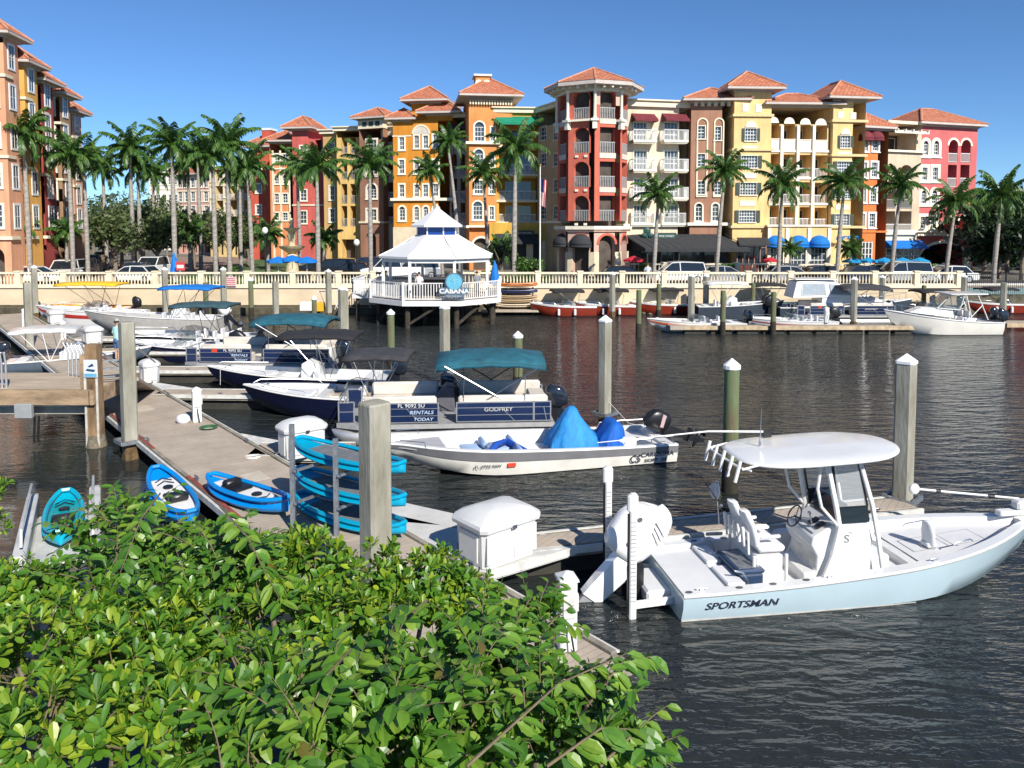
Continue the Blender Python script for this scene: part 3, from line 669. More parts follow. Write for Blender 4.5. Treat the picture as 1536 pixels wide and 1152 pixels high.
    for k in range(32):
        a = a0+2*pi*k/32; q = (Rr+.9)*.98; b = MB(); b.bar((Rr*.96*cos(a), Rr*.96*sin(a), zt-.12), (q*cos(a), q*sin(a), zt-.12), .16, .24); b.build('rafter', TRIM, root)
red_tower()

# --- tan shaded house left of the tower
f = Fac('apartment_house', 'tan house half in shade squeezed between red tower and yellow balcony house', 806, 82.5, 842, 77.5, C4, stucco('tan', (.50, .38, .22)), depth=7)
for a, b in ((705, 745), (795, 822)):
    for t0, t1 in ((485, 570), (660, 742), (830, 912), (1005, 1090)): x0, x1, z0, z1 = f.R4(a, t0, b, t1); f.window(x0, x1, z0, z1, trim=.1, nz=3, tm=CREAM)
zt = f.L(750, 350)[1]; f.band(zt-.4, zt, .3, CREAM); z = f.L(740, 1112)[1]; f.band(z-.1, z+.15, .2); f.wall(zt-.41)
# --- mustard balcony house with green awning
MUS = stucco('mustard', (.60, .36, .07))
f = Fac('apartment_house', 'mustard house with wide loggias under one green awning', 745, 82.2, 806, 82.6, C4, MUS, depth=7)
for t0, t1, k in ((478, 600, ''), (640, 792, 'w'), (822, 966, 'w'), (985, 1110, 'w')):
    x0, x1, z0, z1 = f.R4(432, t0, 678, t1); f.loggia(x0, x1, z0, z1, rail=k, back=False); 
x0, x1, z0, z1 = f.R4(410, 422, 690, 476); f.awning(x0, x1, z0-.1, z1+.1, 1.6, GREEN)
zt = f.L(560, 365)[1]; f.band(zt-.45, zt, .35, CREAM)
for Y in (612, 800, 972, 1115): z = f.L(560, Y)[1]; f.band(z-.12, z+.1, .15, CREAM)
f.wall(zt-.46)
# --- orange tower with lantern
ORT = stucco('apricot', (.68, .27, .09))
f = Fac('apartment_house', 'apricot tower house with a square lantern above its tiled roof', 704, 81.5, 745, 81.9, C4, ORT, depth=8)
for a, b, t0, t1, ar in ((272, 335, 452, 578, 1), (270, 328, 632, 752, 1), (270, 325, 838, 925, 0), (262, 322, 975, 1095, 1)):
    x0, x1, z0, z1 = f.R4(a, t0, b, t1); f.window(x0, x1, z0, z1, arch=bool(ar), nx=3, nz=3, trim=.16)
for a, b, t0, t1 in ((378, 405, 485, 578), (374, 402, 668, 752), (370, 398, 840, 925), (370, 398, 1010, 1095)):
    x0, x1, z0, z1 = f.R4(a, t0, b, t1); f.window(x0, x1, z0, z1, nx=2, nz=3, trim=.12)
for Y in (590, 1140): z = f.L(320, Y)[1]; f.band(z-.15, z+.12, .35)
zt = f.L(360, 290)[1]; f.wall(zt); 
f2w = f.L(cx(520, C4, C4), 300)[0]
MB().box(f.w-.3, f2w, .02, 5, f.L(450, 380)[1]-2.0, zt-.005).build('upper_wall', ORT, f.root)
hip(f.root, 0, f2w, 0, 5.5, zt, 2.2, 1.1)
n = 16
for k in range(n): xx = f2w*(k+.5)/n; MB().box(xx-.08, xx+.08, -.35, -.003, zt-.8, zt-.31).build('corbel', CREAM, f.root)
x0, x1, z0, z1 = f.R4(264, 155, 382, 230, -2); b = MB(); b.box(x0+.2, x1-.2, 1.6, 3.6, zt+.6, z1); b.build('lantern', ORT, f.root)
MB().box(x0, x1, 1.4, 3.8, z1+.002, z1+.2).build('lantern_cap', WPAINT, f.root)
m = MB()
for xx in (lerp(x0, x1, .28), lerp(x0, x1, .72)): arc_trim(m, xx, z1-.75, .01, .38, 1.55, 1.598, 0, pi); m.box(xx-.38, xx+.38, 1.55, 1.598, z1-1.3, z1-.75)
m.build('lantern_panel', TRIM, f.root)
# --- grey recessed link
f = Fac('apartment_house', 'recessed grey and cream house with paired arched loggias under a purple awning', 675, 87, 705, 86.5, C4, stucco('grey', (.42, .38, .32)), depth=5)
for t0, t1, ar in ((510, 610, 0), (662, 800, 1), (825, 965, 0), (985, 1100, 0)):
    for a, b in ((120, 155), (178, 210)): x0, x1, z0, z1 = f.R4(a, t0, b, t1); f.loggia(x0, x1, z0, z1, arch=bool(ar), rail='w', back=True, door=False)
zt = f.L(180, 400)[1]; f.band(zt-.4, zt, .3, CREAM); x0, x1, z0, z1 = f.R4(110, 462, 236, 505); f.awning(x0, x1, z0, z1, 1.0, mat('plum_canvas', (.09, .02, .05), .8)); f.wall(zt-.41)
# --- big amber house
AMB = stucco('amber', (.62, .25, .035))
f = Fac('apartment_house', 'large amber house with stepped tiled roofs behind the gazebo', 591, 87.5, 680, 86.5, C3, AMB, depth=9)
for t0, t1 in ((332, 415), (482, 572), (645, 725)): x0, x1, z0, z1 = f.R4(1093, t0, 1125, t1); f.window(x0, x1, z0, z1, nx=2, nz=3, trim=.18)
for a, b in ((1192, 1222), (1250, 1282)):
    for t0, t1 in ((322, 405), (482, 572), (645, 725)): x0, x1, z0, z1 = f.R4(a, t0, b, t1); f.window(x0, x1, z0, z1, nx=2, nz=3, trim=.15)
for t0, t1 in ((318, 400), (482, 565), (640, 720)): x0, x1, z0, z1 = f.R4(1316, t0, 1348, t1); f.window(x0, x1, z0, z1, nx=2, nz=3, trim=.18)
for a, b in ((1093, 1130), (1192, 1222), (1252, 1284), (1316, 1350)): x0, x1, z0, z1 = f.R4(a, 790, b, 880); f.window(x0, x1, z0, z1, arch=True, nx=2, nz=3, trim=.2)
x0, x1, z0, z1 = f.R4(1186, 222, 1286, 318); m = MB(); arc_trim(m, (x0+x1)/2, z0+.1, .02, (x1-x0)/2, -.05, .01); m.build('arch_panel', stucco('offwhite', (.6, .56, .48)), f.root)
m = MB(); arc_trim(m, (x0+x1)/2, z0+.1, (x1-x0)/2, (x1-x0)/2+.2, -.1, .01); m.build('moulding', CREAM, f.root)
z = f.L(1250, 742)[1]; f.band(z-.15, z+.15, .3); z = f.L(1110, 325)[1]; f.band(z-.06, z+.06, .06, x1=f.L(1170, 325)[0])
zb_ = f.L(1250, 925)[1]; m = MB().box(-.05, f.w+.05, -.12, .5, .01, zb_); m.build('stone_base', STONE, f.root)
z1_ = f.L(1110, 205)[1]; z2 = f.L(1300, 95)[1]; z3 = f.L(1400, 180)[1]
xa = f.L(1165, 300)[0]; xb = f.L(1310, 300)[0]; xc_ = f.L(1470, 300)[0]
f.wall(z1_-.3)
MB().box(xa, xb+.8, .6, 6, z1_-.35, z2).build('upper_wall', AMB, f.root)
MB().box(xb-.6, f.w-.03, .03, 5, z1_-.4, z3).build('upper_wall', AMB, f.root)
hip(f.root, 0, xa, .1, 5.6, z1_-.25, 1.2, .8); hip(f.root, xa, xb+.8, .6, 6, z2, 1.8, 1.1); hip(f.root, xb-.6, f.w, .03, 5, z3, 1.5, 1.1)
# --- cream recessed link left of amber
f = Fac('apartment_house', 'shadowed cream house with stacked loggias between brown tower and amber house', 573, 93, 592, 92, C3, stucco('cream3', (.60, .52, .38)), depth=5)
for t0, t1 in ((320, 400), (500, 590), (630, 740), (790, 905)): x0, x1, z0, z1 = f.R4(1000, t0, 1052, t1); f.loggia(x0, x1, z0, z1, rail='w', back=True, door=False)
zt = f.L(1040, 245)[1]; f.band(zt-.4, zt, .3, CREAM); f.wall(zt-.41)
# --- brown tower
BRN = stucco('brown2', (.33, .17, .11))
f = Fac('apartment_house', 'brown tower house with cream frieze and small tiled roof', 541, 92.6, 576, 91.4, C3, BRN, depth=6)
for t0, t1, ar in ((350, 430, 0), (500, 585, 0), (640, 735, 1), (808, 880, 0)): x0, x1, z0, z1 = f.R4(880, t0, 942, t1); f.window(x0, x1, z0, z1, arch=bool(ar), nx=3, nz=3, trim=.2)
zf = f.L(920, 275)[1]; zt = f.L(920, 212)[1]; MB().box(-.1, f.w+.1, -.12, 5, zf, zt-.002).build('frieze', CREAM, f.root)
for k in range(3): MB().box(.5+k*.9, 1.1+k*.9, -.14, -.121, zf+.25, zt-.3).build('vent', SHUT, f.root)
for Y in (580, 892): z = f.L(920, Y)[1]; f.band(z-.12, z+.1, .15, CREAM)
x0, x1, z0, z1 = f.R4(872, 960, 940, 1150); f.hole(x0, x1, .03, z1, True, 1.5, True)
f.wall(zf-.002); hip(f.root, 0, f.w, 0, 5, zt, 1.3, .8)
# --- gold pillared house
GLD = stucco('gold', (.70, .47, .17))
f = Fac('apartment_house', 'gold house with tall twin bays of loggias and blue-grey railings', 507, 94.6, 542, 94.1, C3, GLD, depth=7)
for a, b in ((712, 750), (770, 806)):
    for t0, t1 in ((335, 440), (490, 610), (640, 770), (785, 920)): x0, x1, z0, z1 = f.R4(a, t0, b, t1); f.loggia(x0, x1, z0, z1, rail='g', back=True, door=False)
x0, x1, z0, z1 = f.R4(715, 1005, 805, 1140); f.hole(x0, x1, .03, z1, False, 1.5, True)
zt = f.L(760, 270)[1]; f.band(zt-.4, zt, .35, CREAM); f.wall(zt-.41)
f = Fac('apartment_house', 'narrow tan house with one column of windows left of the gold loggias', 487, 97, 508, 96.6, C3, stucco('tan2', (.58, .36, .15)), depth=7)
for t0, t1 in ((375, 420), (500, 590), (655, 745), (805, 890)): x0, x1, z0, z1 = f.R4(634, t0, 664, t1); f.window(x0, x1, z0, z1, nz=3, trim=.14)
zt = f.L(640, 290)[1]; f.band(zt-.4, zt, .35, CREAM); f.wall(zt-.41)
f = Fac('apartment_house', 'deep pink house with a tiled corner roof left of the tan house', 441, 100, 487, 99.3, C3, stucco('pink', (.55, .12, .10)), depth=8)
for a, b in ((440, 482),):
    for t0, t1 in ((390, 440), (520, 600), (680, 750), (820, 900)): x0, x1, z0, z1 = f.R4(a, t0, b, t1); f.window(x0, x1, z0, z1, nz=3, trim=.14)
x0, x1, z0, z1 = f.R4(540, 350, 580, 430); f.hole(x0, x1, z0, z1, False, 1.2, True)
zt = f.L(500, 345)[1]; f.band(f.L(440, 780)[1]-.1, f.L(440, 780)[1]+.1, .1, CREAM); f.wall(zt)
zt2 = f.L(450, 280)[1]; x1_ = f.L(490, 300)[0]; MB().box(0, x1_, .02, 5, zt+.001, zt2).build('upper_wall', stucco('pink', (.55, .12, .10)), f.root); hip(f.root, -.2, x1_, 0, 5, zt2, 1.6, 1.0)
f = Fac('apartment_house', 'orange bay-fronted house with paired white windows behind the fountain', 407, 101.5, 441, 101.2, C3, stucco('orange2', (.66, .26, .11)), depth=7)
for t0, t1 in ((445, 505), (585, 640), (705, 765), (830, 880)):
    for a, b in ((272, 300), (325, 358)): x0, x1, z0, z1 = f.R4(a, t0, b, t1); f.window(x0, x1, z0, z1, nz=3, trim=.14)
for X in (262, 312, 370): x = f.L(X, 600)[0]; MB().box(x-.12, x+.12, -.06, -.003, .5, f.L(X, 420)[1]).build('pilaster', CREAM, f.root)
zt = f.L(310, 365)[1]; f.band(f.L(310, 540)[1]-.1, f.L(310, 540)[1]+.1, .12, CREAM); f.wall(zt); hip(f.root, 0, f.w, 0, 4.5, zt, 1.4, .8)
f = Fac('apartment_house', 'red house with a square white-capped chimney at the far bend of the row', 376, 108, 407, 107.4, C3, stucco('red3', (.56, .11, .07)), depth=8)
for t0, t1 in ((500, 560), (640, 700), (780, 840)): x0, x1, z0, z1 = f.R4(150, t0, 185, t1); f.window(x0, x1, z0, z1, nz=3, trim=.14)
zt = f.L(170, 400)[1]; f.wall(zt); hip(f.root, 0, f.w, 0, 6, zt, 1.6, .8)
x0, x1, z0, z1 = f.R4(180, 285, 238, 380); MB().box(x0, x1, .3, 2.0, zt-3, z1).build('chimney', stucco('red3', (.5, .1, .06)), f.root); MB().box(x0-.1, x1+.1, .2, 2.1, z1+.002, z1+.3).build('chimney_cap', WPAINT, f.root)
# --- far street end
def simple(label, u0, d0, u1, d1, vt, wm, nx, nf, roof=True, depth=8, trim=.14, logg=False):
    f = Fac('apartment_house', label, u0, d0, u1, d1, (0, 0, 1), wm, depth=depth)
    zt = f.L((u0+u1)/2, vt)[1]; fh = (zt-1.2)/(nf+.15)
    for k in range(nf):
        for j in range(nx):
            xc = f.w*(j+.5)/nx; hw = min(.55, f.w/nx*.3); z = 1.2+fh*(k+.25)
            if k == 0: f.hole(xc-hw*1.2, xc+hw*1.2, .3, 3.0, True, .8, True)
            elif logg and j % 2: f.loggia(xc-hw*1.6, xc+hw*1.6, z-.5, z+1.9, rail='w', back=True, door=False)
            else: f.window(xc-hw, xc+hw, z, z+1.6, nz=3, trim=trim)
    if roof: f.wall(zt); hip(f.root, 0, f.w, 0, min(depth, 6), zt, 1.5, .9)
    else: f.band(zt-.4, zt, .35, CREAM); f.wall(zt-.41)
    for k in (1, nf-1): f.band(1.2+fh*k-.1, 1.2+fh*k+.1, .12, CREAM)
    return f
simple('pale yellow house seen between palm trunks at the street end', 316, 117.5, 378, 115.5, 250, stucco('paleyellow', (.66, .50, .24)), 6, 5, False, logg=True)
simple('rose house at the back of the street behind the palms', 268, 129, 316, 127, 262, stucco('rose', (.58, .34, .28)), 5, 5, True)
simple('plain white building at the far end behind the tall palms', 226, 150, 272, 150, 252, stucco('white', (.68, .66, .60)), 5, 4, False)
# --- left row: house fronts turned to the street
def left(label, u1, d1, w, vt, wm, nx, nf, rh=1.5, log=False, ang=8, sw=2.2):
    """street-row house: a broad front towards the water, and a window bay on the street side"""
    x1 = UX(u1, d1); x0, d0 = x1-w*cos(R(ang)), d1-w*sin(R(ang)); u0 = 768+x0/d0*F
    f = Fac('apartment_house', label, u0, d0, u1, d1, (0, 0, 1), wm, depth=sw)
    zt = f.L(u1, vt)[1]; fh = (zt-3.8)/nf
    for k in range(nf):
        for j in range(nx):
            xc = f.w-.95-2.2*j; hw = .42; z = 3.8+fh*k+.75
            if log: f.loggia(xc-hw*1.5, xc+hw*1.5, z-.5, z+1.9, rail='w', back=True, door=False)
            else: f.window(xc-hw, xc+hw, z, z+1.7, nz=4, trim=.16, arch=(k == nf-2))
    for k in range(nf):                                 # windows on the street side
        z = 3.8+fh*k+.75; X = f.w; m = MB(); m.box(X-.02, X+.06, .55, .72, z, z+1.7); m.box(X-.02, X+.06, 1.48, 1.65, z, z+1.7); m.box(X-.02, X+.06, .55, 1.65, z-.17, z-.001); m.box(X-.02, X+.06, .55, 1.65, z+1.701, z+1.87)
        m.box(X-.01, X+.04, 1.08, 1.12, z, z+1.7); m.box(X-.01, X+.035, .72, 1.48, z+.83, z+.88); o = m.build('window', WPAINT, f.root); MB().box(X-.01, X+.02, .72, 1.48, z, z+1.7).build('pane', WGLASS, o)
    for j in range(nx): xc = f.w-1.2-2.3*j; f.hole(xc-.7, xc+.7, .1, 3.0, True, 1.2, True)
    f.band(3.6, 3.85, .2, CREAM); f.band(3.8+fh*2-.1, 3.8+fh*2+.12, .12, CREAM); f.band(3.8+fh*4-.1, 3.8+fh*4+.12, .12, CREAM); f.wall(zt)
    hip(f.root, 0, f.w, 0, sw+.4, zt, rh, .7)
    return f
SAL = stucco('salmon', (.68, .34, .20))
left('salmon corner house with cream pillars cut by the left edge of the photo', 17, 59, 7, 52, SAL, 2, 5)
left('amber house with white framed windows second on the left edge', 46, 61.9, 7, 95, stucco('amber3', (.72, .38, .10)), 3, 5)
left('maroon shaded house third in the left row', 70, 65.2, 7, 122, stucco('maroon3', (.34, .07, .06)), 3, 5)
left('dark brown house with arched top window in the left row', 97, 69.4, 7, 142, stucco('brown3', (.34, .21, .13)), 3, 5)
left('pink turret house at the far end of the left row', 114, 74, 7, 168, stucco('pink3', (.66, .38, .27)), 3, 5, log=True)
# ---------------------------------------------------------------- street level: shop fronts, terraces, awnings
def roots(lbl): return [o for o in col.objects if o.get('label') == lbl][0]
def shop(name, label, cat, u0, u1, d, z0=GZ):
    return thing(name, label, cat, (UX(u0, d), d, z0)), UX(u1, d)-UX(u0, d)
DG = mat('shopfront_dark', (.015, .016, .018), .5, 0, .2, 2)
# black restaurant front with sloping canopy below the cream and brown houses
def canopy_front():
    t, w_ = shop('restaurant_front', 'black restaurant front under a long sloping charcoal canopy', 'restaurant', 940, 1096, 73.0)
    b = MB(); z = lambda v, d=72: 6.5+(340-v)/F*d-GZ
    b.add([(0,2.8,z(352,75)),(w_-.5,2.8,z(352,75)),(w_+1.6,-.6,z(372)),(-.2+1.9,-.6,z(374)),(-.2+1.9,-.6,z(378)),(w_+1.6,-.6,z(378)),(0,2.8,z(372,75)),(w_-.5,2.8,z(372,75))],
          [(0,1,2,3),(3,2,5,4),(0,3,4,6),(1,7,5,2)])
    o = b.build('canopy', BLKC, t); md = o.modifiers.new('t', 'SOLIDIFY'); md.thickness = .05
    for k in range(14): x = lerp(.1, w_+.2, k/13); MB().tube([(x, 2.75, z(352,75)+.03), (lerp(1.7, w_+1.5, k/13), -.58, z(373)+.02)], .035, 4).build('canopy_rib', BLKC, o)
    MB().box(.2, w_+.4, 2.3, 2.8, 0, z(358,75)).build('front_wall', DG, t)
    for i, (a, c) in enumerate(((1.7, 3.3), (3.7, 5.0), (5.4, 7.6), (7.9, 9.2))):
        f = MB(); f.box(a, a+.08, 2.2, 2.28, .9, 3.1); f.box(c-.08, c, 2.2, 2.28, .9, 3.1); f.box(a+.08, c-.08, 2.2, 2.28, 3.02, 3.1); f.box(a+.08, c-.08, 2.2, 2.28, .9, .98)
        if i == 1: f.box((a+c)/2-.02, (a+c)/2+.02, 2.2, 2.27, .98, 3.02); [f.box(a+.08, c-.08, 2.2, 2.27, zz, zz+.04) for zz in (1.6, 2.3)]
        o = f.build('window', mat('grey_frame', (.22, .23, .23), .6) if i == 1 else DG, t); MB().box(a+.08, c-.08, 2.24, 2.26, .98, 3.02).build('pane', GLASS, o)
    for x in (1.9, 4.9, 8.3, w_+1.2): MB().box(x-.06, x+.06, -.5, -.38, 0, z(377)).build('post', DG, t)
canopy_front()
t, w_ = shop('shop_sign', 'small dark green sign with pale letters above the charcoal canopy', 'sign', 985, 1014, 74.9, 6.5+(340-356)/F*75); MB().box(0, w_, -.1, 0, -.2, .45).build('board', mat('sign_green', (.01, .06, .05), .5), t); text('PINE STREET', .27, WPAINT, t, (w_/2, -.105, .12), (pi/2, 0, 0))
t, w_ = shop('tree_emblem', 'dark green tree-shaped shop emblem beside the green sign', 'sign', 963, 980, 74.9, 6.5+(340-358)/F*75); m = MB(); m.ell((.45, -.1, .75), .38, .12, .42, 8, 5); m.ell((.2, -.1, .35), .28, .1, .25, 8, 5); m.ell((.8, -.1, .35), .3, .1, .25, 8, 5); m.box(.38, .52, -.15, -.05, -.25, .5); m.build('emblem', mat('sign_green', (.01, .06, .05), .5), t)
# brown-awning restaurant at yellow tower base
t, w_ = shop('restaurant_front', 'restaurant front with tall dark red windows under a small charcoal awning', 'restaurant', 1104, 1150, 74.0)
z = lambda v, d=74: 6.5+(340-v)/F*d-GZ
o = MB().add([(.1,.2,z(357)),(w_,.2,z(357)),(w_-.1,-1.4,z(366)),(-.1,-1.4,z(366)),(-.1,-1.4,z(368)),(w_-.1,-1.4,z(368))], [(0,1,2,3),(3,2,5,4)]).build('awning', BLKC, t); md = o.modifiers.new('t', 'SOLIDIFY'); md.thickness = .05
MB().box(.1, w_, .1, .3, .0, .9).build('low_wall', stucco('redbrown', (.16, .05, .035)), t)
f = MB(); [f.box(x, x+.08, .05, .15, .9, z(360)) for x in [lerp(.1, w_-.08, k/5) for k in range(6)]]; f.box(.1, w_, .06, .14, z(372), z(371)); o = f.build('window', mat('red_frame', (.35, .20, .16), .6), t); MB().box(.1, w_, .16, .18, .9, z(360)).build('pane', GLASS, o)
# yellow loggia house base: three blue dome awnings over arched doors
f = Fac.__new__(Fac); hs = roots('yellow house with four columns of cream pillared loggias')
def blue_shops():
    d = 75.0; t, w_ = shop('restaurant_front', 'yellow cafe front with three bright blue dome awnings over glazed doors', 'cafe', 1152, 1246, d); z = lambda v: 6.5+(340-v)/F*d-GZ
    g = Fac.__new__(Fac); g.P0 = Vector((t.location.x, d)); g.P1 = g.P0+Vector((w_, 0)); g.w = w_; g.dir = Vector((1, 0)); g.nrm = Vector((0, -1)); g.holes = []; g.depth = 1.8; g.wm = YEL; g.zb = GZ; g.root = t; g.cr = (0, 0, 1)
    for uc in (1163, 1197, 1228):
        xc = UX(uc, d)-t.location.x; g.window(max(.25, xc-.75), xc+.75, .1, z(362), nx=4, nz=5, trim=.12, sill=False, tm=TRIM); o = g.dome(xc, z(368), 1.02, BLUEC, .95, 1.0)
    for uc in (1153.5, 1180, 1213, 1243): xc = UX(uc, d)-t.location.x; MB().box(xc-.16, xc+.16, -.12, -.003, 0, z(342)).build('pilaster', TRIM, t)
    g.wall(z(340)); g.band(z(340)+.002, z(337), .15)
blue_shops()
# yellow tower 2 base windows and blue script sign; orange base
def base_windows(lbl, spec):
    pass
t, w_ = shop('cafe_sign', 'blue lettering sign mounted on the yellow wall above the cafe terrace', 'sign', 1256, 1287, 75.2, 6.5+(340-358)/F*75); text('Avenue', .72, BLUEC, t, (w_*.45, -.1, .15), (pi/2, 0, 0), ext=.05, bold=.02)
t, w_ = shop('cafe_door', 'white gridded glass doors at the base of the orange house', 'doors', 1293, 1308, 76.9); m = MB()
for k in range(4): x = w_*k/3; m.box(x-.05, x+.05, 0, .1, 0, 3.1)
for k in range(6): m.box(0, w_, .005, .095, k*.6, k*.6+.06)
m.build('frame', WPAINT, t); MB().box(0, w_, .05, .06, 0, 3.1).build('pane', GLASS, t)
t, w_ = shop('restaurant_front', 'cream framed cafe windows under two square blue awnings', 'cafe', 1328, 1376, 78.6); z = lambda v, d=78.6: 6.5+(340-v)/F*d-GZ
MB().box(-.1, w_, 0, .3, z(352), z(349)+.3).build('fascia', TRIM, t)
for a, b in ((.15, 1.75), (1.95, 3.5)):
    m = MB()
    for k in range(4): x = lerp(a, b, k/3); m.box(x-.04, x+.04, .1, .2, .2, z(363))
    for k in range(5): zz = lerp(.2, z(363), k/4); m.box(a, b, .105, .195, zz-.04, zz+.04)
    o = m.build('window', WPAINT, t); MB().box(a, b, .15, .16, .2, z(363)).build('pane', GLASS, o)
    o = MB().add([(a-.15,.1,z(361)),(b+.15,.1,z(361)),(b+.35,-1.1,z(371)),(a+.1,-1.1,z(371)),(a+.1,-1.1,z(372.5)),(b+.35,-1.1,z(372.5)),(a-.15,.1,z(371)),(b+.15,.1,z(371))], [(0,1,2,3),(3,2,5,4),(0,3,4,6),(1,7,5,2)]).build('awning', BLUEC, t); md = o.modifiers.new('t', 'SOLIDIFY'); md.thickness = .04
MB().box(-.1, w_, .25, .35, 0, z(352)-.002).build('wall', TRIM, t)
# mustard base: dark canopy and shop
t, w_ = shop('restaurant_front', 'mustard shop front with black awnings and a small dark sign left of the red tower', 'restaurant', 734, 824, 80.6); z = lambda v, d=80.6: 6.5+(340-v)/F*d-GZ
MB().box(0, w_, .2, 1.5, z(361), z(334)).build('fascia', MUS, t)
MB().box(.1, w_-.6, 1.2, 1.5, 0, z(361)-.002).build('front_wall', DG, t)
for x in (.05, 3.9, w_-.75): MB().box(x, x+.7, .2, .9, 0, z(361)-.003).build('pillar', STONE, t)
for a, b in ((.6, 2.3), (2.6, w_-1.2)):
    o = MB().add([(a,.18,z(351)),(b,.18,z(351)),(b,-1.0,z(364)),(a,-1.0,z(364)),(a,-1.0,z(366)),(b,-1.0,z(366)),(a,.18,z(366)),(b,.18,z(366))], [(0,1,2,3),(3,2,5,4),(0,3,4,6),(1,7,5,2)]).build('awning', BLKC, t); md = o.modifiers.new('t', 'SOLIDIFY'); md.thickness = .04
t2, w2 = shop('shop_sign', 'dark oblong sign with pale lettering on the mustard wall', 'sign', 775, 801, 80.2, 6.5+(340-353)/F*80); MB().box(0, w2, .1, .19, 0, .5).build('board', DG, t2); text('BAYSIDE GRILL', .2, WPAINT, t2, (w2/2, .095, .25), (pi/2, 0, 0))
# apricot base arch
t, w_ = shop('arched_porch', 'apricot arched porch at the foot of the lantern tower house', 'porch', 704, 741, 80.9); m = MB(); z = lambda v, d=80.9: 6.5+(340-v)/F*d-GZ
g = Fac.__new__(Fac); g.w = w_; g.holes = []; g.depth = .6; g.wm = ORT; g.zb = GZ; g.root = t; g.hole(.4, w_-.5, .03, z(357), True, .5, True); g.wall(z(341)); m = MB(); arc_trim(m, (w_-.1)/2, z(357)-(w_-.9)/2, (w_-.9)/2, (w_-.9)/2+.22, -.06, -.003); m.build('moulding', TRIM, t)
# terrace wall with balustrade in front of the shops
balustrade('balustrade', 'low cream terrace balustrade in front of the black restaurant', UX(941, 70.2), UX(1160, 70.2), 70.2, GZ+.0, 3.4, h=1.25, step=.3)
balustrade('balustrade', 'low cream terrace balustrade below the blue cafe umbrellas', UX(1180, 70.8), UX(1420, 70.8), 70.8, GZ+.0, 3.4, h=1.15, step=.3)

# umbrellas
def umbrella(label, cat, u, v, d, r, m, h=2.4, group=None, closed=False):
    x = UX(u, d); zt = 6.5+(340-v)/F*d
    t = thing('patio_umbrella', label, cat, (x, d, zt-h), 0, group)
    MB().tube([(0,0,0),(0,0,h-.02)], .03, 6).build('pole', WPAINT, t)
    MB().lathe([(.25,0),(.25,.08),(.06,.12)], 10).build('base', BLACK, t)
    if closed:
        MB().lathe([(.38,h-1.55),(.3,h-1.0),(.18,h-.4),(.03,h+.05)], 8).build('canopy', m, t)
    else:
        N = 8; b = MB(); rim = [(r*cos(2*pi*k/N+.3), r*sin(2*pi*k/N+.3), h-r*.34) for k in range(N)]; mid = [(.5*r*cos(2*pi*k/N+.3), .5*r*sin(2*pi*k/N+.3), h-r*.14) for k in range(N)]
        b.loft([[(q[0], q[1], q[2]-.16) for q in rim], rim, mid, [(.03*cos(k), .03*sin(k), h+.03) for k in range(N)]], cap=False)
        o = b.build('canopy', m, t); md = o.modifiers.new('t', 'SOLIDIFY'); md.thickness = .015
        rb = MB(); [rb.tube([(0, 0, h-.05), (q[0]*.97, q[1]*.97, q[2]-.03)], .012, 4) for q in rim]; rb.build('ribs', ALU, t)
    return t
RC = mat('red_canvas', (.50, .012, .03), .8, 0, .12, 3)
UC = mat('sky_blue_canvas', (.0, .26, .55), .8, 0, .12, 3)
umbrella('red umbrella open in front of the black restaurant front', 'umbrella', 951, 384, 69, 1.0, RC)
umbrella('red umbrella open at the right end of the restaurant windows', 'umbrella', 1156, 386, 71.5, .75, RC)
for k, u in enumerate((1279, 1302, 1327, 1354, 1380)):
    umbrella(['first', 'second', 'third', 'fourth', 'last'][k]+' bright blue cafe umbrella counted from the left on the right-hand terrace', 'umbrella', u, 386.5, 72.5, .88, UC, group='blue cafe umbrellas')
for k, (u, v) in enumerate(((417, 385), (438, 383), (460, 385))):
    umbrella(['left', 'tallest middle', 'right'][k]+' blue umbrella beside the stone fountain', 'umbrella', u, v, 62, .95, BLUEC, group='blue umbrellas by the fountain')
umbrella('closed blue umbrella behind the left palms near the red sign', 'umbrella', 261, 380, 60, .6, BLUEC, closed=True)
umbrella('closed blue umbrella on the right end of the gazebo deck', 'umbrella', 742, 392, 53, .7, BLUEC, 2.4, closed=True)
# fountain
FS = mat('fountain_stone', (.60, .50, .30), .85, 0, .25, 3, .3)
t = thing('fountain', 'three-tiered tan stone fountain on the plaza', 'fountain', (UX(438, 66), 66, GZ))
MB().lathe([(2.3,0),(2.3,.6),(2.1,.65),(2.0,.35),(.5,.35)], 24).build('basin', FS, t, smooth=True)
MB().lathe([(.6,.3),(.5,1.2),(.35,1.6),(.5,2.1),(.3,2.3)], 16).build('pedestal', FS, t, smooth=True)
MB().lathe([(.3,2.3),(1.0,2.75),(1.15,2.95),(.95,2.95),(.3,2.8)], 20).build('bowl', FS, t, smooth=True)
MB().lathe([(.3,2.9),(.28,3.4),(.42,3.9),(.25,4.1)], 14).build('stem', FS, t, smooth=True)
MB().lathe([(.25,4.1),(.6,4.35),(.72,4.5),(.6,4.5),(.2,4.4)], 18).build('upper_bowl', FS, t, smooth=True)
MB().lathe([(.2,4.4),(.15,4.8),(.22,5.0),(.05,5.35)], 12).build('finial', FS, t, smooth=True)
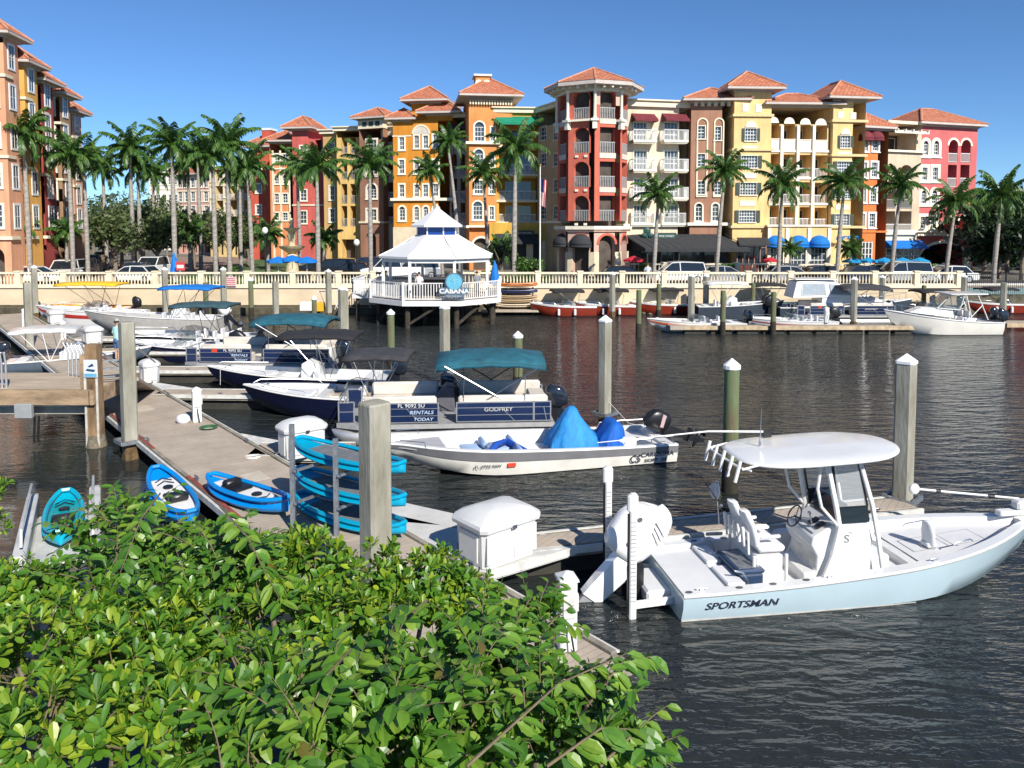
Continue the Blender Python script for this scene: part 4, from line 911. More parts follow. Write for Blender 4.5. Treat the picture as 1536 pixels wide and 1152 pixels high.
# flag
t = thing('flagpole', 'tall white flagpole with a hanging striped flag beside the red tower', 'flagpole', (UX(810, 60), 60, GZ))
hp = 6.5+(340-250)/F*60-GZ
MB().tube([(0,0,0),(0,0,hp)], [.07, .04], 8).build('pole', WPAINT, t); MB().ell((0,0,hp+.08), .1, .1, .1, 8, 6).build('ball', mat('brass', (.6, .4, .1), .3, 1), t)
fl = MB(); N = 14; zt = hp-.9
for k in range(N):
    z1, z0 = zt-2.1*k/N, zt-2.1*(k+1)/N; A = []
    for z in (z1, z0):
        s_ = (zt-z)/2.1; A.append([(.05+.5*(i/6)*(1-.25*s_), .12*sin(i*1.5+s_*3), z-.25*(i/6)) for i in range(7)])
    for i in range(6):
        fl.mi = 2 if (k < 7 and i < 3) else (0 if i % 2 else 1)
        fl.add([A[0][i], A[0][i+1], A[1][i+1], A[1][i]], [(0,1,2,3)])
fl.build('flag', [mat('flag_red', (.45, .02, .03), .8), WPAINT, mat('flag_blue', (.02, .03, .15), .8)], t)
# street lamps
def lamp(label, u, v, d):
    x = UX(u, d); h = 6.5+(340-v)/F*d-GZ; t = thing('street_lamp', label, 'street lamp', (x, d, GZ), 0, 'street lamps on the promenade')
    MB().lathe([(.18,0),(.16,.5),(.07,.6),(.05,h-.4)], 8).build('post', BLACK, t); MB().ell((0,0,h-.1), .26, .26, .3, 10, 8).build('globe', WPAINT, t, smooth=True); return t
lamp('street lamp with white globe left of the fountain', 398, 344, 64); lamp('street lamp with white globe behind the gazebo left side', 535, 362, 64)
# ---------------------------------------------------------------- palms, trees, hedges
PT = mat('palm_trunk', (.33, .30, .265), .9, 0, .3, 2.5, .3, 12, stretch=(1, 1, 3))
PSH = mat('palm_crownshaft', (.14, .24, .06), .5, 0, .2, 2)
PF = leafmat('palm_frond', (.03, .085, .018), (.06, .14, .025), (.12, .20, .04), .4, .3)
def frond(mb, az, el, L, droop, rnd, nl=26, ll=.75):
    pts = []; p = Vector((0, 0, 0)); a = el; st = L/12
    for i in range(13):
        pts.append(p.copy()); p = p + Vector((cos(az)*cos(a), sin(az)*cos(a), sin(a)))*st; a -= droop/12*(.4+1.2*i/12)
    mb.tube(pts[:], [.05*(1-i/13)+.008 for i in range(13)], 3, cap=False)
    side = Vector((-sin(az), cos(az), 0))
    for k in range(nl):
        f = (k+1.5)/(nl+1.5)*12; i = min(11, int(f)); q = pts[i].lerp(pts[i+1], f-i); d = (pts[i+1]-pts[i]).normalized()
        up = side.cross(d).normalized(); l = ll*(1-.55*abs(2*f/12-.9))*rnd.uniform(.8, 1.15)
        for s in (-1, 1):
            out = (side*s*.75 + d*.55 + Vector((0, 0, -.35 - rnd.uniform(0, .5))) + up*rnd.uniform(-.15, .35)).normalized()
            tip = q + out*l + Vector((0, 0, -.15*l)); wv = d*.085
            mid = q + out*l*.5 + Vector((0, 0, .02))
            mb.add([q - wv*.5, q + wv*.5, mid + wv, tip, mid - wv], [(0,1,2,3,4)])
def palm_kind(seed, n=21, L=3.2, crown='royal'):
    rnd = random.Random(seed); mb = MB()
    for k in range(n):
        az = k*2.39996 + rnd.uniform(-.25, .25); t_ = k/(n-1)
        el = lerp(1.3, -.45, t_) + rnd.uniform(-.12, .12); frond(mb, az, el, L*rnd.uniform(.85, 1.1), lerp(.9, 1.9, t_)+rnd.uniform(-.2, .3), rnd)
    return mb
PK = []
for sd in (3, 8, 15, 21):
    o = palm_kind(sd).build('crown', PF); PK.append(o.data); bpy.data.objects.remove(o)
SK = palm_kind(33, 16, 2.3).build('crown', PF); SKD = SK.data; bpy.data.objects.remove(SK)
def palm(label, u, vc, d, vb=None, lean=0, s=1.0, k=0, small=False, ub=None):
    """u,vc: where crownshaft top stands; d distance"""
    zc = 6.5+(340-vc)/F*d; x = UX(u, d); xb = UX(ub, d) if ub else x; h = zc-GZ
    t = thing('palm_tree', label, 'palm tree', (xb, d, GZ), 0, 'palm trees along the promenade'); dx = x-xb
    n = 10; pts = [(dx*(i/n)**1.5, 0, (h-1.3*s)*i/n) for i in range(n+1)]
    rr = [.21*s, .2*s, .185*s, .19*s, .2*s, .2*s, .19*s, .175*s, .155*s, .14*s, .13*s]
    MB().tube(pts, rr, 10).build('trunk', PT, t, smooth=True)
    MB().tube([(pts[-1][0], 0, pts[-1][2]-.02), (dx*.98, 0, h-.75*s), (dx, 0, h)], [.15*s, .16*s, .07*s], 9).build('crownshaft', PSH, t, smooth=True)
    c = bpy.data.objects.new('crown', SKD if small else PK[k % 4]); col.objects.link(c); c.parent = t; c.location = (dx, 0, h-.05); c.rotation_euler = (0, 0, k*1.3+u); c.scale = (s*.9*(1+.12*sin(k*2.7)), s*.9, s*(.92+.1*cos(k*1.9)))
    return t
PL = [ # label, u, v of crown base, d, lean base u, scale
 ('big palm nearest the left edge in front of the amber house', 42, 200, 61, 44, 1.0),
 ('slender palm second from the left with yellow-green fronds', 108, 232, 63, 109, .95),
 ('palm third from the left in front of the parked cars', 130, 236, 65, 131, .95),
 ('palm with high crown left of the pair behind the white pickup', 199, 222, 72, 200, 1.0),
 ('lower palm crown just right of the high left one', 210, 250, 74, 211, 1.0),
 ('tallest palm of the left group with straight grey trunk by the blue sign', 262, 215, 64, 262, 1.05),
 ('palm with trunk left of the balustrade lamp in the left-centre clump', 322, 232, 64, 323, 1.0),
 ('tall palm in the left-centre clump with pale trunk', 344, 216, 65, 344, 1.05),
 ('palm behind the clump with the shorter thin trunk', 300, 232, 78, 301, 1.0),
 ('palm with full crown between the yellow-green palm and the high left pair', 158, 252, 76, 160, 1.0),
 ('palm with full crown right of the tallest blue-sign palm', 285, 246, 80, 286, 1.0),
 ('palm filling the left of the centre-left clump with a thin trunk', 232, 262, 84, 233, 1.0),
 ('palm right of the centre-left clump before the pale yellow house', 362, 258, 78, 361, 1.0),
 ('palm left of the red far house with a dark crown', 374, 250, 66, 378, .95),
 ('palm directly above the fountain with crown against the pink house', 448, 252, 74, 450, 1.0),
 ('palm with broad crown in front of the gold and tan houses', 477, 248, 62, 477, 1.0),
 ('palm in front of the brown tower house with straight trunk', 556, 246, 63, 556, .95),
 ('leaning palm in front of the big amber house left of the gazebo roof', 646, 256, 66, 664, .72),
 ('tall leaning palm with crown over the amber house right edge', 674, 212, 66, 690, .8),
 ('palm with small ragged crown in front of the apricot tower', 726, 258, 68, 732, .8),
 ('tall straight palm before the mustard balconies with the widest crown', 773, 222, 61, 771, 1.05),
 ('bright green short palm before the cream house', 986, 290, 61, 981, .85),
 ('palm before the brown house with arching crown', 1084, 256, 61, 1075, .85),
 ('palm before the yellow loggias on a grey trunk', 1171, 276, 61, 1168, .85),
 ('palm before the second yellow tower with leaning trunk', 1263, 272, 61, 1256, .85),
 ('palm before the cream terrace house', 1347, 276, 61, 1338, .85),
 ('palm before the crimson house with leaning trunk', 1430, 300, 61.5, 1420, .8),
 ('rightmost palm standing against the dark trees', 1498, 292, 61.5, 1492, .95)]
for i, (lb, u, v, d, ub, s) in enumerate(PL): palm(lb, u, v, d, ub=ub, s=s, k=i)
SPL = [('short bushy palm just left of the fountain', 402, 350, 70, .9), ('short bushy palm just right of the fountain', 486, 356, 70, .9), ('short palm between the blue dome awnings', 1186, 372, 71.6, .65), ('short palm under the blue lettering sign', 1276, 372, 72, .7),
  ('short palm at the foot of the amber left house', 30, 345, 62, .9), ('short palm near the parked cars with drooping fronds', 100, 345, 66, .85), ('low dark palm on the lawn at the street end', 285, 345, 76, 1.0), ('short palm beside the mustard shop front', 752, 372, 70, .8)]
for i, (lb, u, v, d, s) in enumerate(SPL): palm(lb, u, v, d, s=s, k=i, small=True)
LF = leafmat('oak_leaf', (.04, .07, .022), (.08, .12, .035), (.15, .18, .07), .6, .3)
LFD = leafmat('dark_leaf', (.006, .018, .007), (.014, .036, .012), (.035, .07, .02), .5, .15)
BRK = mat('bark', (.20, .16, .12), .9, 0, .3, 3, .3)
def leafcloud(mb, blobs, n, size, rnd):
    tot = sum(b[3]**2 for b in blobs)
    for c in blobs:
        k = int(n*c[3]**2/tot)
        for _ in range(k):
            a = rnd.uniform(0, 2*pi); z = rnd.uniform(-1, 1); r = c[3]*(rnd.uniform(.35, 1)**.5); q = sqrt(1-z*z)
            p = Vector((c[0]+r*q*cos(a), c[1]+r*q*sin(a), c[2]+r*.8*z)); d = Vector((rnd.gauss(0,1), rnd.gauss(0,1), rnd.gauss(0,1)+.6)).normalized(); e = d.cross(Vector((rnd.gauss(0,1), rnd.gauss(0,1), rnd.gauss(0,1)))).normalized(); f = d.cross(e); s = size*rnd.uniform(.6, 1.4)
            mb.add([p-e*s, p+f*s*.5, p+e*s, p-f*s*.5], [(0,1,2,3)])
def tree(label, x, y, h, r, seed, m, n=900, size=.28, z=GZ, name='shade_tree', group='trees behind the promenade', trunks=1):
    rnd = random.Random(seed); t = thing(name, label, 'tree', (x, y, z), 0, group)
    for j in range(trunks):
        tr = MB(); bx = rnd.uniform(-.3, .3)*(trunks > 1)
        tr.tube([(bx, 0, 0), (bx*2, .1, h*.25), (bx*3, -.1, h*.5)], [.22, .17, .1], 7)
        for k in range(5):
            a = rnd.uniform(0, 6.28); tr.tube([(bx*2, .05, h*.3), (cos(a)*r*.4, sin(a)*r*.4, h*.55), (cos(a)*r*.75, sin(a)*r*.75, h*.75)], [.1, .07, .03], 5)
        tr.build('trunk', BRK, t)
    bl = [(rnd.uniform(-.55, .55)*r, rnd.uniform(-.5, .5)*r, h*rnd.uniform(.48, .85), r*rnd.uniform(.3, .52)) for _ in range(11)]
    mb = MB(); leafcloud(mb, bl, n, size, rnd); mb.build('crown', m, t)
# street trees on the left
TL = [('grey-green street tree left of the tall blue-sign palm', 235, 74, 5.8, 2.6), ('sparse street tree behind the white pickup', 182, 82, 6.2, 2.8), ('sparse grey street tree behind the parked dark cars', 155, 88, 6.5, 3), ('pale twiggy street tree right of the blue-sign palm', 290, 84, 7, 3), ('round street tree at the end of the brick street', 215, 98, 8, 3.6),
  ('spreading street tree in front of the pale yellow house', 325, 92, 7, 3.2), ('street tree at the foot of the dark brown house', 120, 96, 7, 3.0), ('small street tree left of the fountain plaza', 372, 88, 5.5, 2.4), ('far street tree before the white building', 250, 112, 9, 4),
  ('dense street tree between the dark parked cars and the brick street', 172, 70, 6.2, 2.9), ('leafy street tree behind the high-crowned palm', 205, 80, 7.5, 3.2), ('leafy street tree behind the yellow-green palm', 95, 80, 6.5, 3.0), ('leafy tree filling the gap right of the white pickup', 262, 76, 6.4, 2.8), ('grey-green tree behind the left-centre palm clump', 345, 80, 6.5, 2.8), ('tall tree behind the left parked cars', 140, 108, 10, 4.5), ('tall far tree between the pickup and the white building', 190, 120, 11, 5)]
for i, (lb, u, d, h, r) in enumerate(TL): tree(lb, UX(u, d), d, h, r, 50+i, LF, 1500, .22)
# dark wood at right
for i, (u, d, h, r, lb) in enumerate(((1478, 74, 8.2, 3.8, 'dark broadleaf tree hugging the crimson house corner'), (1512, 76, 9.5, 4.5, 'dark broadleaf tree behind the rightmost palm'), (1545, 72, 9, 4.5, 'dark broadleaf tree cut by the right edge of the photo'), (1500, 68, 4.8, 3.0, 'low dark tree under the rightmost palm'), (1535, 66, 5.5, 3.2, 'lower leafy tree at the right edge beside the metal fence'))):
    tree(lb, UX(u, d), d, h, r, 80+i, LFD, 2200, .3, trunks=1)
    # hidden low foliage so that no ground shows
mbw = MB(); rw = random.Random(5)
for k in range(60): leafcloud(mbw, [(rw.uniform(46, 90), rw.uniform(78, 90), rw.uniform(1, 6)+GZ, 2.6)], 160, .4, rw)
mbw.build('woodland', LFD, kind='stuff')
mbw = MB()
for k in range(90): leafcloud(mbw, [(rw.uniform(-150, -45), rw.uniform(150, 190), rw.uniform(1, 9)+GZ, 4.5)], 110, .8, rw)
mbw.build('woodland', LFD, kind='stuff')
# hedges and planting
HG = leafmat('hedge_leaf', (.03, .08, .01), (.06, .14, .02), (.11, .20, .04), .5, .2)
def hedge(label, u0, u1, d, h, wd=1.0, z=GZ, m=HG, n=500, size=.12):
    x0, x1 = UX(u0, d), UX(u1, d); rnd = random.Random(int(u0)); t = thing('hedge', label, 'hedge', ((x0+x1)/2, d, z)); mb = MB(); w_ = (x1-x0)/2
    for _ in range(int(n*max(1, w_/2))):
        p = Vector((rnd.uniform(-w_, w_), rnd.uniform(-wd/2, wd/2), rnd.uniform(.05, h))); s = size*rnd.uniform(.6, 1.4); d_ = Vector((rnd.gauss(0,1), rnd.gauss(0,1), rnd.gauss(0,1))).normalized(); e = d_.cross(Vector((0,.3,1))).normalized(); f = d_.cross(e)
        mb.add([p-e*s, p+f*s*.6, p+e*s, p-f*s*.6], [(0,1,2,3)])
    mb.build('foliage', m, t)
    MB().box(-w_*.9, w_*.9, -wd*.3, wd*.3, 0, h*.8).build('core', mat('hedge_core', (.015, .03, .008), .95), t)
for lb, a, b, d, h in (('clipped hedge cushion left of the silver car', 960, 978, 69.4, 1.35), ('clipped hedge cushion in the middle of the terrace wall', 1024, 1043, 69.4, 1.3), ('clipped hedge cushion right of the middle one', 1080, 1103, 69.4, 1.25),
  ('small hedge below the first blue cafe umbrella', 1273, 1287, 69.8, 1.2), ('small hedge below the middle blue cafe umbrellas', 1308, 1322, 69.8, 1.1), ('hedge cushion below the fourth blue cafe umbrella', 1354, 1374, 69.8, 1.2), ('long hedge below the last blue cafe umbrella', 1376, 1406, 69.8, 1.2),
  ('low hedge on the lawn behind the palms', 328, 352, 70, .9), ('hedge along the promenade right of the gazebo', 755, 830, 60.8, .75), ('yellow green planting behind the gazebo steps', 723, 742, 56.6+4, 1.1), ('shrub by the end of the street on the left', 200, 222, 74, 1.2), ('shrub at the salmon house foot', 50, 80, 62.5, 1.0)):
    hedge(lb, a, b, d, h)
tree('leafy dark shrub beside the mustard shop', UX(752, 66), 66, 3.6, 1.6, 301, LFD, 900, .16, name='garden_shrub', group='garden shrubs')
tree('bright bushy shrub right of the gazebo by the flagpole', UX(795, 61.5), 61.5, 2.0, 1.5, 302, HG, 900, .14, name='garden_shrub', group='garden shrubs')
# ---------------------------------------------------------------- boats
def bprof(t, B, t0=.42, p=2.3, st=.94): 
    b = B/2*(1 - (max(0, (t-t0)/(1-t0))**p)); return b*lerp(st, 1, min(1, t/.3))
def shell(t, L, B, fs, fb, hm, dm, floors, gun=.16, t0=.42, p=2.3, draft=.3, blunt=.03, chine=.86, hname='hull', rail=None, railm=None, zc0=.02, bowrise=.55, st=.94, stripe=None):
    """floors: list of (t_from, t_to, floor z below sheer (neg) or absolute)."""
    N = 22; ts = [i/N for i in range(N+1)]; ts = [x**.85 for x in ts]
    def sh(t_): return fs + (fb-fs)*t_**1.8
    def bb(t_): return max(blunt, bprof(t_, B, t0, p, st))
    R_ = []
    for q in ts:
        b = bb(q); zs = sh(q); c = b*lerp(chine, .45, max(0, (q-.5)/.5)**2); zc = zc0 + max(0, (q-.55)/.45)**2.2*(zs*bowrise); k = -draft + max(0, (q-.7)/.3)**2.2*(zs+draft)*.80
        zc = max(zc, k+.02); m = (b*.62+c*.38+.02*(1-q), lerp(zc, zs, .5)); x = q*L
        ov = (zs-.0)*.10*q**3
        R_.append([(x+ov, b, zs), (x+ov*.6, m[0], m[1]), (x, c, zc), (x-.15*q**4, c*.5, lerp(zc, k, .5)), (x-.3*q**4, 0, k), (x-.15*q**4, -c*.5, lerp(zc, k, .5)), (x, -c, zc), (x+ov*.6, -m[0], m[1]), (x+ov, -b, zs)])
    h = MB(); h.loft(R_, cap=False, closed=False); n = 9; h.add(R_[0], [tuple(reversed(range(n)))]); h.add(R_[-1], [tuple(range(n))])
    ho = h.build(hname, hm, t, smooth=True, ang=50)
    # boot line / rub rail
    if rail:
        for s in (0, 8): 
            r = MB(); r.tube([(q[s][0], q[s][1]*1.005, q[s][2]-.02) for q in R_], rail, 6); r.build('rub_rail', railm or dm, ho, smooth=True)
    if stripe:
        for s, m_ in ((1, 1), (-1, 7)):
            r = MB(); A = []
            for q in R_:
                a, bq = Vector(q[0 if s > 0 else 8]), Vector(q[m_]); A.append([a.lerp(bq, stripe[0])+Vector((0, s*.022, 0)), a.lerp(bq, stripe[1])+Vector((0, s*.022, 0))])
            r.loft(A, cap=False, closed=False); r.build('stripe', stripe[2], ho, smooth=True)
    # inner liner
    d = MB(); I = []
    def ring(q, fz):
        b = bb(q); zs = sh(q)+.015; g = min(gun, b*.5); x = q*L + sh(q)*.10*q**3; bi = b-g; z = zs-fz if fz > 0 else -fz
        return [(x, b+.012, zs-.03), (x, b+.004, zs), (x, bi, zs), (x, bi-.02*(bi > .1), z), (x, 0, z+.01), (x, -bi+.02*(bi > .1), z), (x, -bi, zs), (x, -b-.004, zs), (x, -b-.012, zs-.03)]
    for a, b_, fz in floors:
        qs = [a] + [x for x in ts if a < x < b_] + [b_]
        I += [ring(q, fz) for q in qs]
    d.loft(I, cap=False, closed=False); n9 = 9; d.add(I[0], [tuple(range(n9))]); d.add(I[-1], [tuple(reversed(range(n9)))])
    do = d.build('deck', dm, t, smooth=True, ang=30)
    return ho, do, sh, bb
def outboard(t, x, y, z, tilt=0, s=1.0, cm=None, lm=None, ztext=None, stripe=None):
    """tilt in degrees: 0 = leg straight down, positive = leg swung up and aft"""
    T = Matrix.Translation((x, y, z)) @ Matrix.Rotation(R(tilt), 4, 'Y') @ Matrix.Scale(s, 4); cm = cm or ENG; lm = lm or ENG
    b = MB(); b.T = T
    b.loft([[(-.30,-.07,.1),(.0,-.1,.1),(.0,.1,.1),(-.30,.07,.1)], [(-.34,-.06,-.35),(-.10,-.08,-.35),(-.10,.08,-.35),(-.34,.06,-.35)], [(-.36,-.035,-.75),(-.16,-.04,-.75),(-.16,.04,-.75),(-.36,.035,-.75)], [(-.40,-.03,-1.0),(-.2,-.03,-1.0),(-.2,.03,-1.0),(-.4,.03,-1.0)]])
    b.box(-.50, -.1, -.14, .14, -.70, -.68)
    o = b.build('outboard_motor', lm, t, smooth=True, ang=30)
    c = MB(); c.T = T; prof = [(.05,.16,.10,-.30),(.07,.22,.14,-.30),(.13,.265,.175,-.30),(.22,.295,.19,-.29),(.32,.31,.20,-.28),(.44,.32,.205,-.275),(.54,.315,.20,-.27),(.63,.29,.185,-.265),(.70,.25,.165,-.26),(.755,.18,.125,-.25),(.78,.10,.07,-.24),(.787,.02,.015,-.24)]
    rings = []
    for zz, rx, ry, cx_ in prof: rings.append([(cx_+rx*(abs(cos(a))**.75)*(1 if cos(a) > 0 else -1), ry*(abs(sin(a))**.75)*(1 if sin(a) > 0 else -1), zz+.05*cos(a)*(zz > .5)) for a in [2*pi*j/28 for j in range(28)]])
    c.loft(rings); c.build('cowling', cm, o, smooth=True, ang=0)
    g = MB(); g.T = T; g.lathe([(.01,0),(.06,.06),(.07,.25),(.05,.4),(.02,.5)], 10); 
    g = MB(); g.T = T @ Matrix.Translation((-.52, 0, -1.0)) @ Matrix.Rotation(pi/2, 4, 'Y'); g.lathe([(.01,-.02),(.05,.02),(.065,.12),(.06,.35),(.02,.48)], 10); g.build('gearcase', lm, o, smooth=True)
    pr = MB(); 
    for k in range(3):
        pr.T = T @ Matrix.Translation((-.53, 0, -1.0)) @ Matrix.Rotation(2*pi*k/3, 4, 'X'); pr.add([(0,-.03,.03),(.05,.03,.03),(.08,.10,.13),(.04,.06,.19),(-.02,-.02,.18),(-.03,-.06,.1)], [(0,1,2,3,4,5)]); pr.add([(-.01,-.03,.03),(.04,.03,.03),(.07,.10,.13),(.03,.06,.19),(-.03,-.02,.18),(-.04,-.06,.1)], [(5,4,3,2,1,0)])
    pr.build('propeller', STEEL if lm is ENG else BLACK, o)
    sk_ = MB(); sk_.T = T; sk_.add([(-.2,.012,-1.05),(-.38,.012,-1.05),(-.40,.012,-1.25),(-.3,.012,-1.27),(-.2,-.012,-1.05),(-.38,-.012,-1.05),(-.40,-.012,-1.25),(-.3,-.012,-1.27)], [(0,1,2,3),(7,6,5,4),(0,4,5,1),(1,5,6,2),(2,6,7,3),(3,7,4,0)]); sk_.build('skeg', lm, o)
    br = MB(); br.box(x-.12*s, x+.08*s, y-.13*s, y+.13*s, z-.3*s, z+.12*s); br.build('bracket', BLACK, o)
    if stripe:
        g = MB(); g.T = T
        for sy in (-1, 1): g.add([(-.5,sy*.205,.3),(-.15,sy*.205,.24),(-.13,sy*.205,.34),(-.5,sy*.205,.42)], [(0,1,2,3)])
        g.build('decal', stripe, o)
    return o
def bimini(t, x0, x1, hw, z, m, feet, sag=.12, drop=.16, fm=None, name='bimini_top', tiltz=0):
    N = 8; M = 10; A = []
    for i in range(N+1):
        x = lerp(x0, x1, i/N); zz = z - sag*(abs(2*i/N-1)**2.5) + tiltz*(i/N-.5) + .015*cos(i*pi)
        A.append([(x, hw*(2*j/M-1), zz - drop*(abs(2*j/M-1)**3)) for j in range(M+1)])
    b = MB(); b.loft(A, cap=False, closed=False)
    for e in (0, -1): r = A[e]; b.add(r+[(q[0], q[1], q[2]-.14) for q in r], [(j, j+1, M+2+j, M+1+j) for j in range(M)])
    for e in (0, -1): r = [q[e] for q in A]; b.add(r+[(q[0], q[1], q[2]-.12) for q in r], [(j, j+1, N+2+j, N+1+j) for j in range(N)])
    o = b.build(name, m, t, smooth=True, ang=35); md = o.modifiers.new('t', 'SOLIDIFY'); md.thickness = .012
    fm = fm or STEEL
    for (xf, zf, fr) in feet:                           # foot x, z, fraction along the canopy
        xt = lerp(x0, x1, fr)
        f = MB(); f.tube([(xf, -hw*.97, zf), (xt, -hw*.97, z-drop-.05), (xt, 0, z-.06), (xt, hw*.97, z-drop-.05), (xf, hw*.97, zf)], .016, 6); f.build('canopy_frame', fm, o)
    return o
def seat(t, x, y, z, w_, d, m, back=.35, face=1, h=.3, name='seat', bt=.1):
    b = MB(); b.rbox(x-d/2, x+d/2, y-w_/2, y+w_/2, z, z+h, .03); xb = x-face*(d/2-.01)
    b.rbox(min(xb, xb+face*bt), max(xb, xb+face*bt), y-w_/2, y+w_/2, z+h-.02, z+h+back, .03)
    return b.build(name, m, t, smooth=True, ang=30)
def wheel(t, x, y, z, tilt=60, r=.18, m=None):
    T = Matrix.Translation((x, y, z)) @ Matrix.Rotation(R(-tilt), 4, 'Y'); b = MB(); b.T = T
    b.tube([(r*cos(2*pi*k/16), r*sin(2*pi*k/16), 0) for k in range(17)], .014, 6, cap=False)
    for k in range(3): a = 2*pi*k/3; b.tube([(0,0,-.03), (r*cos(a), r*sin(a), 0)], .009, 5)
    b.tube([(0,0,-.15), (0,0,.0)], .02, 6); return b.build('steering_wheel', m or BLACK, t, smooth=True)
def cleat(t, x, y, z, rz=0):
    b = MB(); b.T = Matrix.Translation((x, y, z)) @ Matrix.Rotation(rz, 4, 'Z'); b.tube([(-.09,0,.035), (0,0,.045), (.09,0,.035)], .012, 6); b.box(-.03,.03,-.012,.012,0,.04); return b.build('cleat', STEEL, t)

# ============ light blue bay boat in the foreground
def bay_boat():
    t = thing('centre_console_boat', 'light blue fishing boat with white hardtop and big white outboard moored in the right foreground', 'boat', (2.64, 13.20, 0), R(9), scale=(1, .88, 1))
    LB = mat('pale_blue_gelcoat', (.44, .56, .61), .12, 0, .04, 1, 0, coat=.6)
    L, B = 7.35, 2.5
    GR = mat('nonskid_grey', (.62, .62, .63), .7, 0, .06, 3, .2, 120)
    ho, do, sh, bb = shell(t, L, B, .48, .98, LB, WHITE, [(0, .115, .07), (.115, .60, .34), (.60, .955, .20), (.955, 1, .03)], gun=.22, t0=.45, p=2.6, rail=.022, railm=mat('rail_grey', (.5, .5, .48), .5), chine=.90, st=.96)
    # white boot stripe at the waterline
    bs = MB(); 
    for s in (1, -1):
        A = []
        for i in range(16):
            q = i/15*.58; b = bb(q)*.905; A.append([(q*L, s*(b+.012-.02*q), .035-.05*q*q), (q*L, s*(b-.006-.02*q), -.03)])
        bs = MB(); bs.loft(A, cap=False, closed=False); bs.build('boot_stripe', GUARD, ho)
    # grey nonskid floor
    b = MB(); b.poly([(.9,-.93),(4.4,-.95),(4.4,.95),(.9,.93)], .16, .185); b.build('cockpit_floor', GR, t)
    b = MB(); pts = [(4.6,-.85),(5.6,-.72),(6.3,-.5),(6.9,-.2),(6.9,.2),(6.3,.5),(5.6,.72),(4.6,.85)]; A = [[(x, y, sh(x/L)-.17) for x, y in pts]]; b.add(A[0], [tuple(range(8))]); o = b.build('casting_deck_pad', GR, t); md = o.modifiers.new('t', 'SOLIDIFY'); md.thickness = .015; md.offset = 1
    for (a, c) in ((4.75, 5.45), (5.55, 6.2)):
        m = MB(); 
        for y in (-.28, .28): m.bar((a, y, sh(a/L)-.15), (c, y, sh(c/L)-.15), .012, .008)
        m.bar((a, -.28, sh(a/L)-.15), (a, .28, sh(a/L)-.15), .012, .008); m.bar((c, -.28, sh(c/L)-.15), (c, .28, sh(c/L)-.15), .012, .008); m.build('hatch_seam', mat('seam_grey', (.3, .3, .3), .7), t)
    # stern bench with flip-up backrests, hatches
    b = MB(); b.rbox(.86, 1.22, -.95, .95, .14, .44, .02); b.build('stern_bench', WHITE, t, smooth=True, ang=30)
    for y in (-.5, .5): b = MB(); b.rbox(.88, 1.2, y-.4, y+.4, .442, .50, .02); b.build('seat_cushion', WCUSH, t, smooth=True, ang=30)
    for y in (-.85, .85):
        m = MB(); m.tube([(1.25,y*.9,.2),(1.3,y*.9,.45),(1.2,y*.9,.62),(1.05,y*.9,.66)], .018, 6); m.build('grab_rail', STEEL, t, smooth=True)
    # transom bracket platform
    b = MB(); b.rbox(-.42, .03, -.52, .52, .05, .30, .04); b.build('engine_platform', WHITE, t, smooth=True, ang=30)
    WE = mat('white_cowling', (.80, .80, .80), .12, 0, .03, 2, 0, coat=.8)
    outboard(t, -.50, 0, .46, 38, 1.48, WE, mat('leg_grey', (.30, .30, .31), .35, 0, .1, 3))
    o = kids(t)[-1]
    m = MB(); T = Matrix.Translation((-.50, 0, .46)) @ Matrix.Rotation(R(38), 4, 'Y') @ Matrix.Scale(1.48, 4); m.T = T
    m.loft([[(-.32,-.095,.05),(-.05,-.13,.05),(-.05,.13,.05),(-.32,.095,.05)], [(-.36,-.085,-.3),(-.1,-.1,-.3),(-.1,.1,-.3),(-.36,.085,-.3)], [(-.38,-.07,-.55),(-.14,-.07,-.55),(-.14,.07,-.55),(-.38,.07,-.55)]]); m.build('apron', WE, o, smooth=True, ang=30)
    m = MB(); m.T = T
    for (xx, zz) in ((-.42, .55), (-.35, .25)): m.add([(xx+.03*cos(a), -.208, zz+.03*sin(a)) for a in [2*pi*k/10 for k in range(10)]], [tuple(range(10))])
    for k in range(3): m.add([(-.2-.02*k,-.206,.5+.06*k),(-.04,-.19,.42+.06*k),(-.04,-.19,.43+.06*k),(-.2-.02*k,-.206,.515+.06*k)], [(0,1,2,3)])
    m.build('decal', mat('decal_grey', (.12, .12, .13), .4), o)
    # two shallow-water anchors
    for y, hh in ((-.80, 2.12), (.86, 2.12)):
        m = MB(); m.rbox(-.82, -.70, y-.055, y+.055, -.02, hh, .02); m.rbox(-.86, -.68, y-.06, y+.06, hh-.32, hh-.02, .03); o = m.build('anchor_pole', WPAINT, t, smooth=True, ang=30)
        m = MB(); m.box(-.849, -.821, y-.03, y+.03, .1, hh-.35); m.build('pole_rod', BLACK, o)
        m = MB(); m.bar((-.7, y, .22), (0, y*.85, .20), .05, .12); m.build('anchor_bracket', WPAINT, o)
        m = MB(); [m.box(-.8, -.72, y-.058, y-.0552, zz, zz+.015) for zz in [.3+.07*k for k in range(20)]]; m.build('scale_marks', mat('seam_grey', (.3,.3,.3), .7), o)
    # console
    b = MB(); b.prof([(2.45,.16),(3.72,.16),(3.76,.95),(3.66,1.28),(3.2,1.34),(3.05,1.28),(2.62,1.05),(2.58,.9),(2.70,.7),(2.70,.42),(2.45,.42)], -.52, .52); o = b.build('console', WHITE, t, bevel=.03, smooth=True)
    m = MB(); m.box(2.695, 2.7, -.44, -.02, .46, .86); m.box(2.695, 2.7, .02, .44, .46, .86); m.build('console_door', GUARD, o)
    m = MB(); m.add([(2.66,-.45,1.10),(3.02,-.45,1.285),(3.02,.45,1.285),(2.66,.45,1.10)], [(0,1,2,3)]); m.build('dash', GR, o)
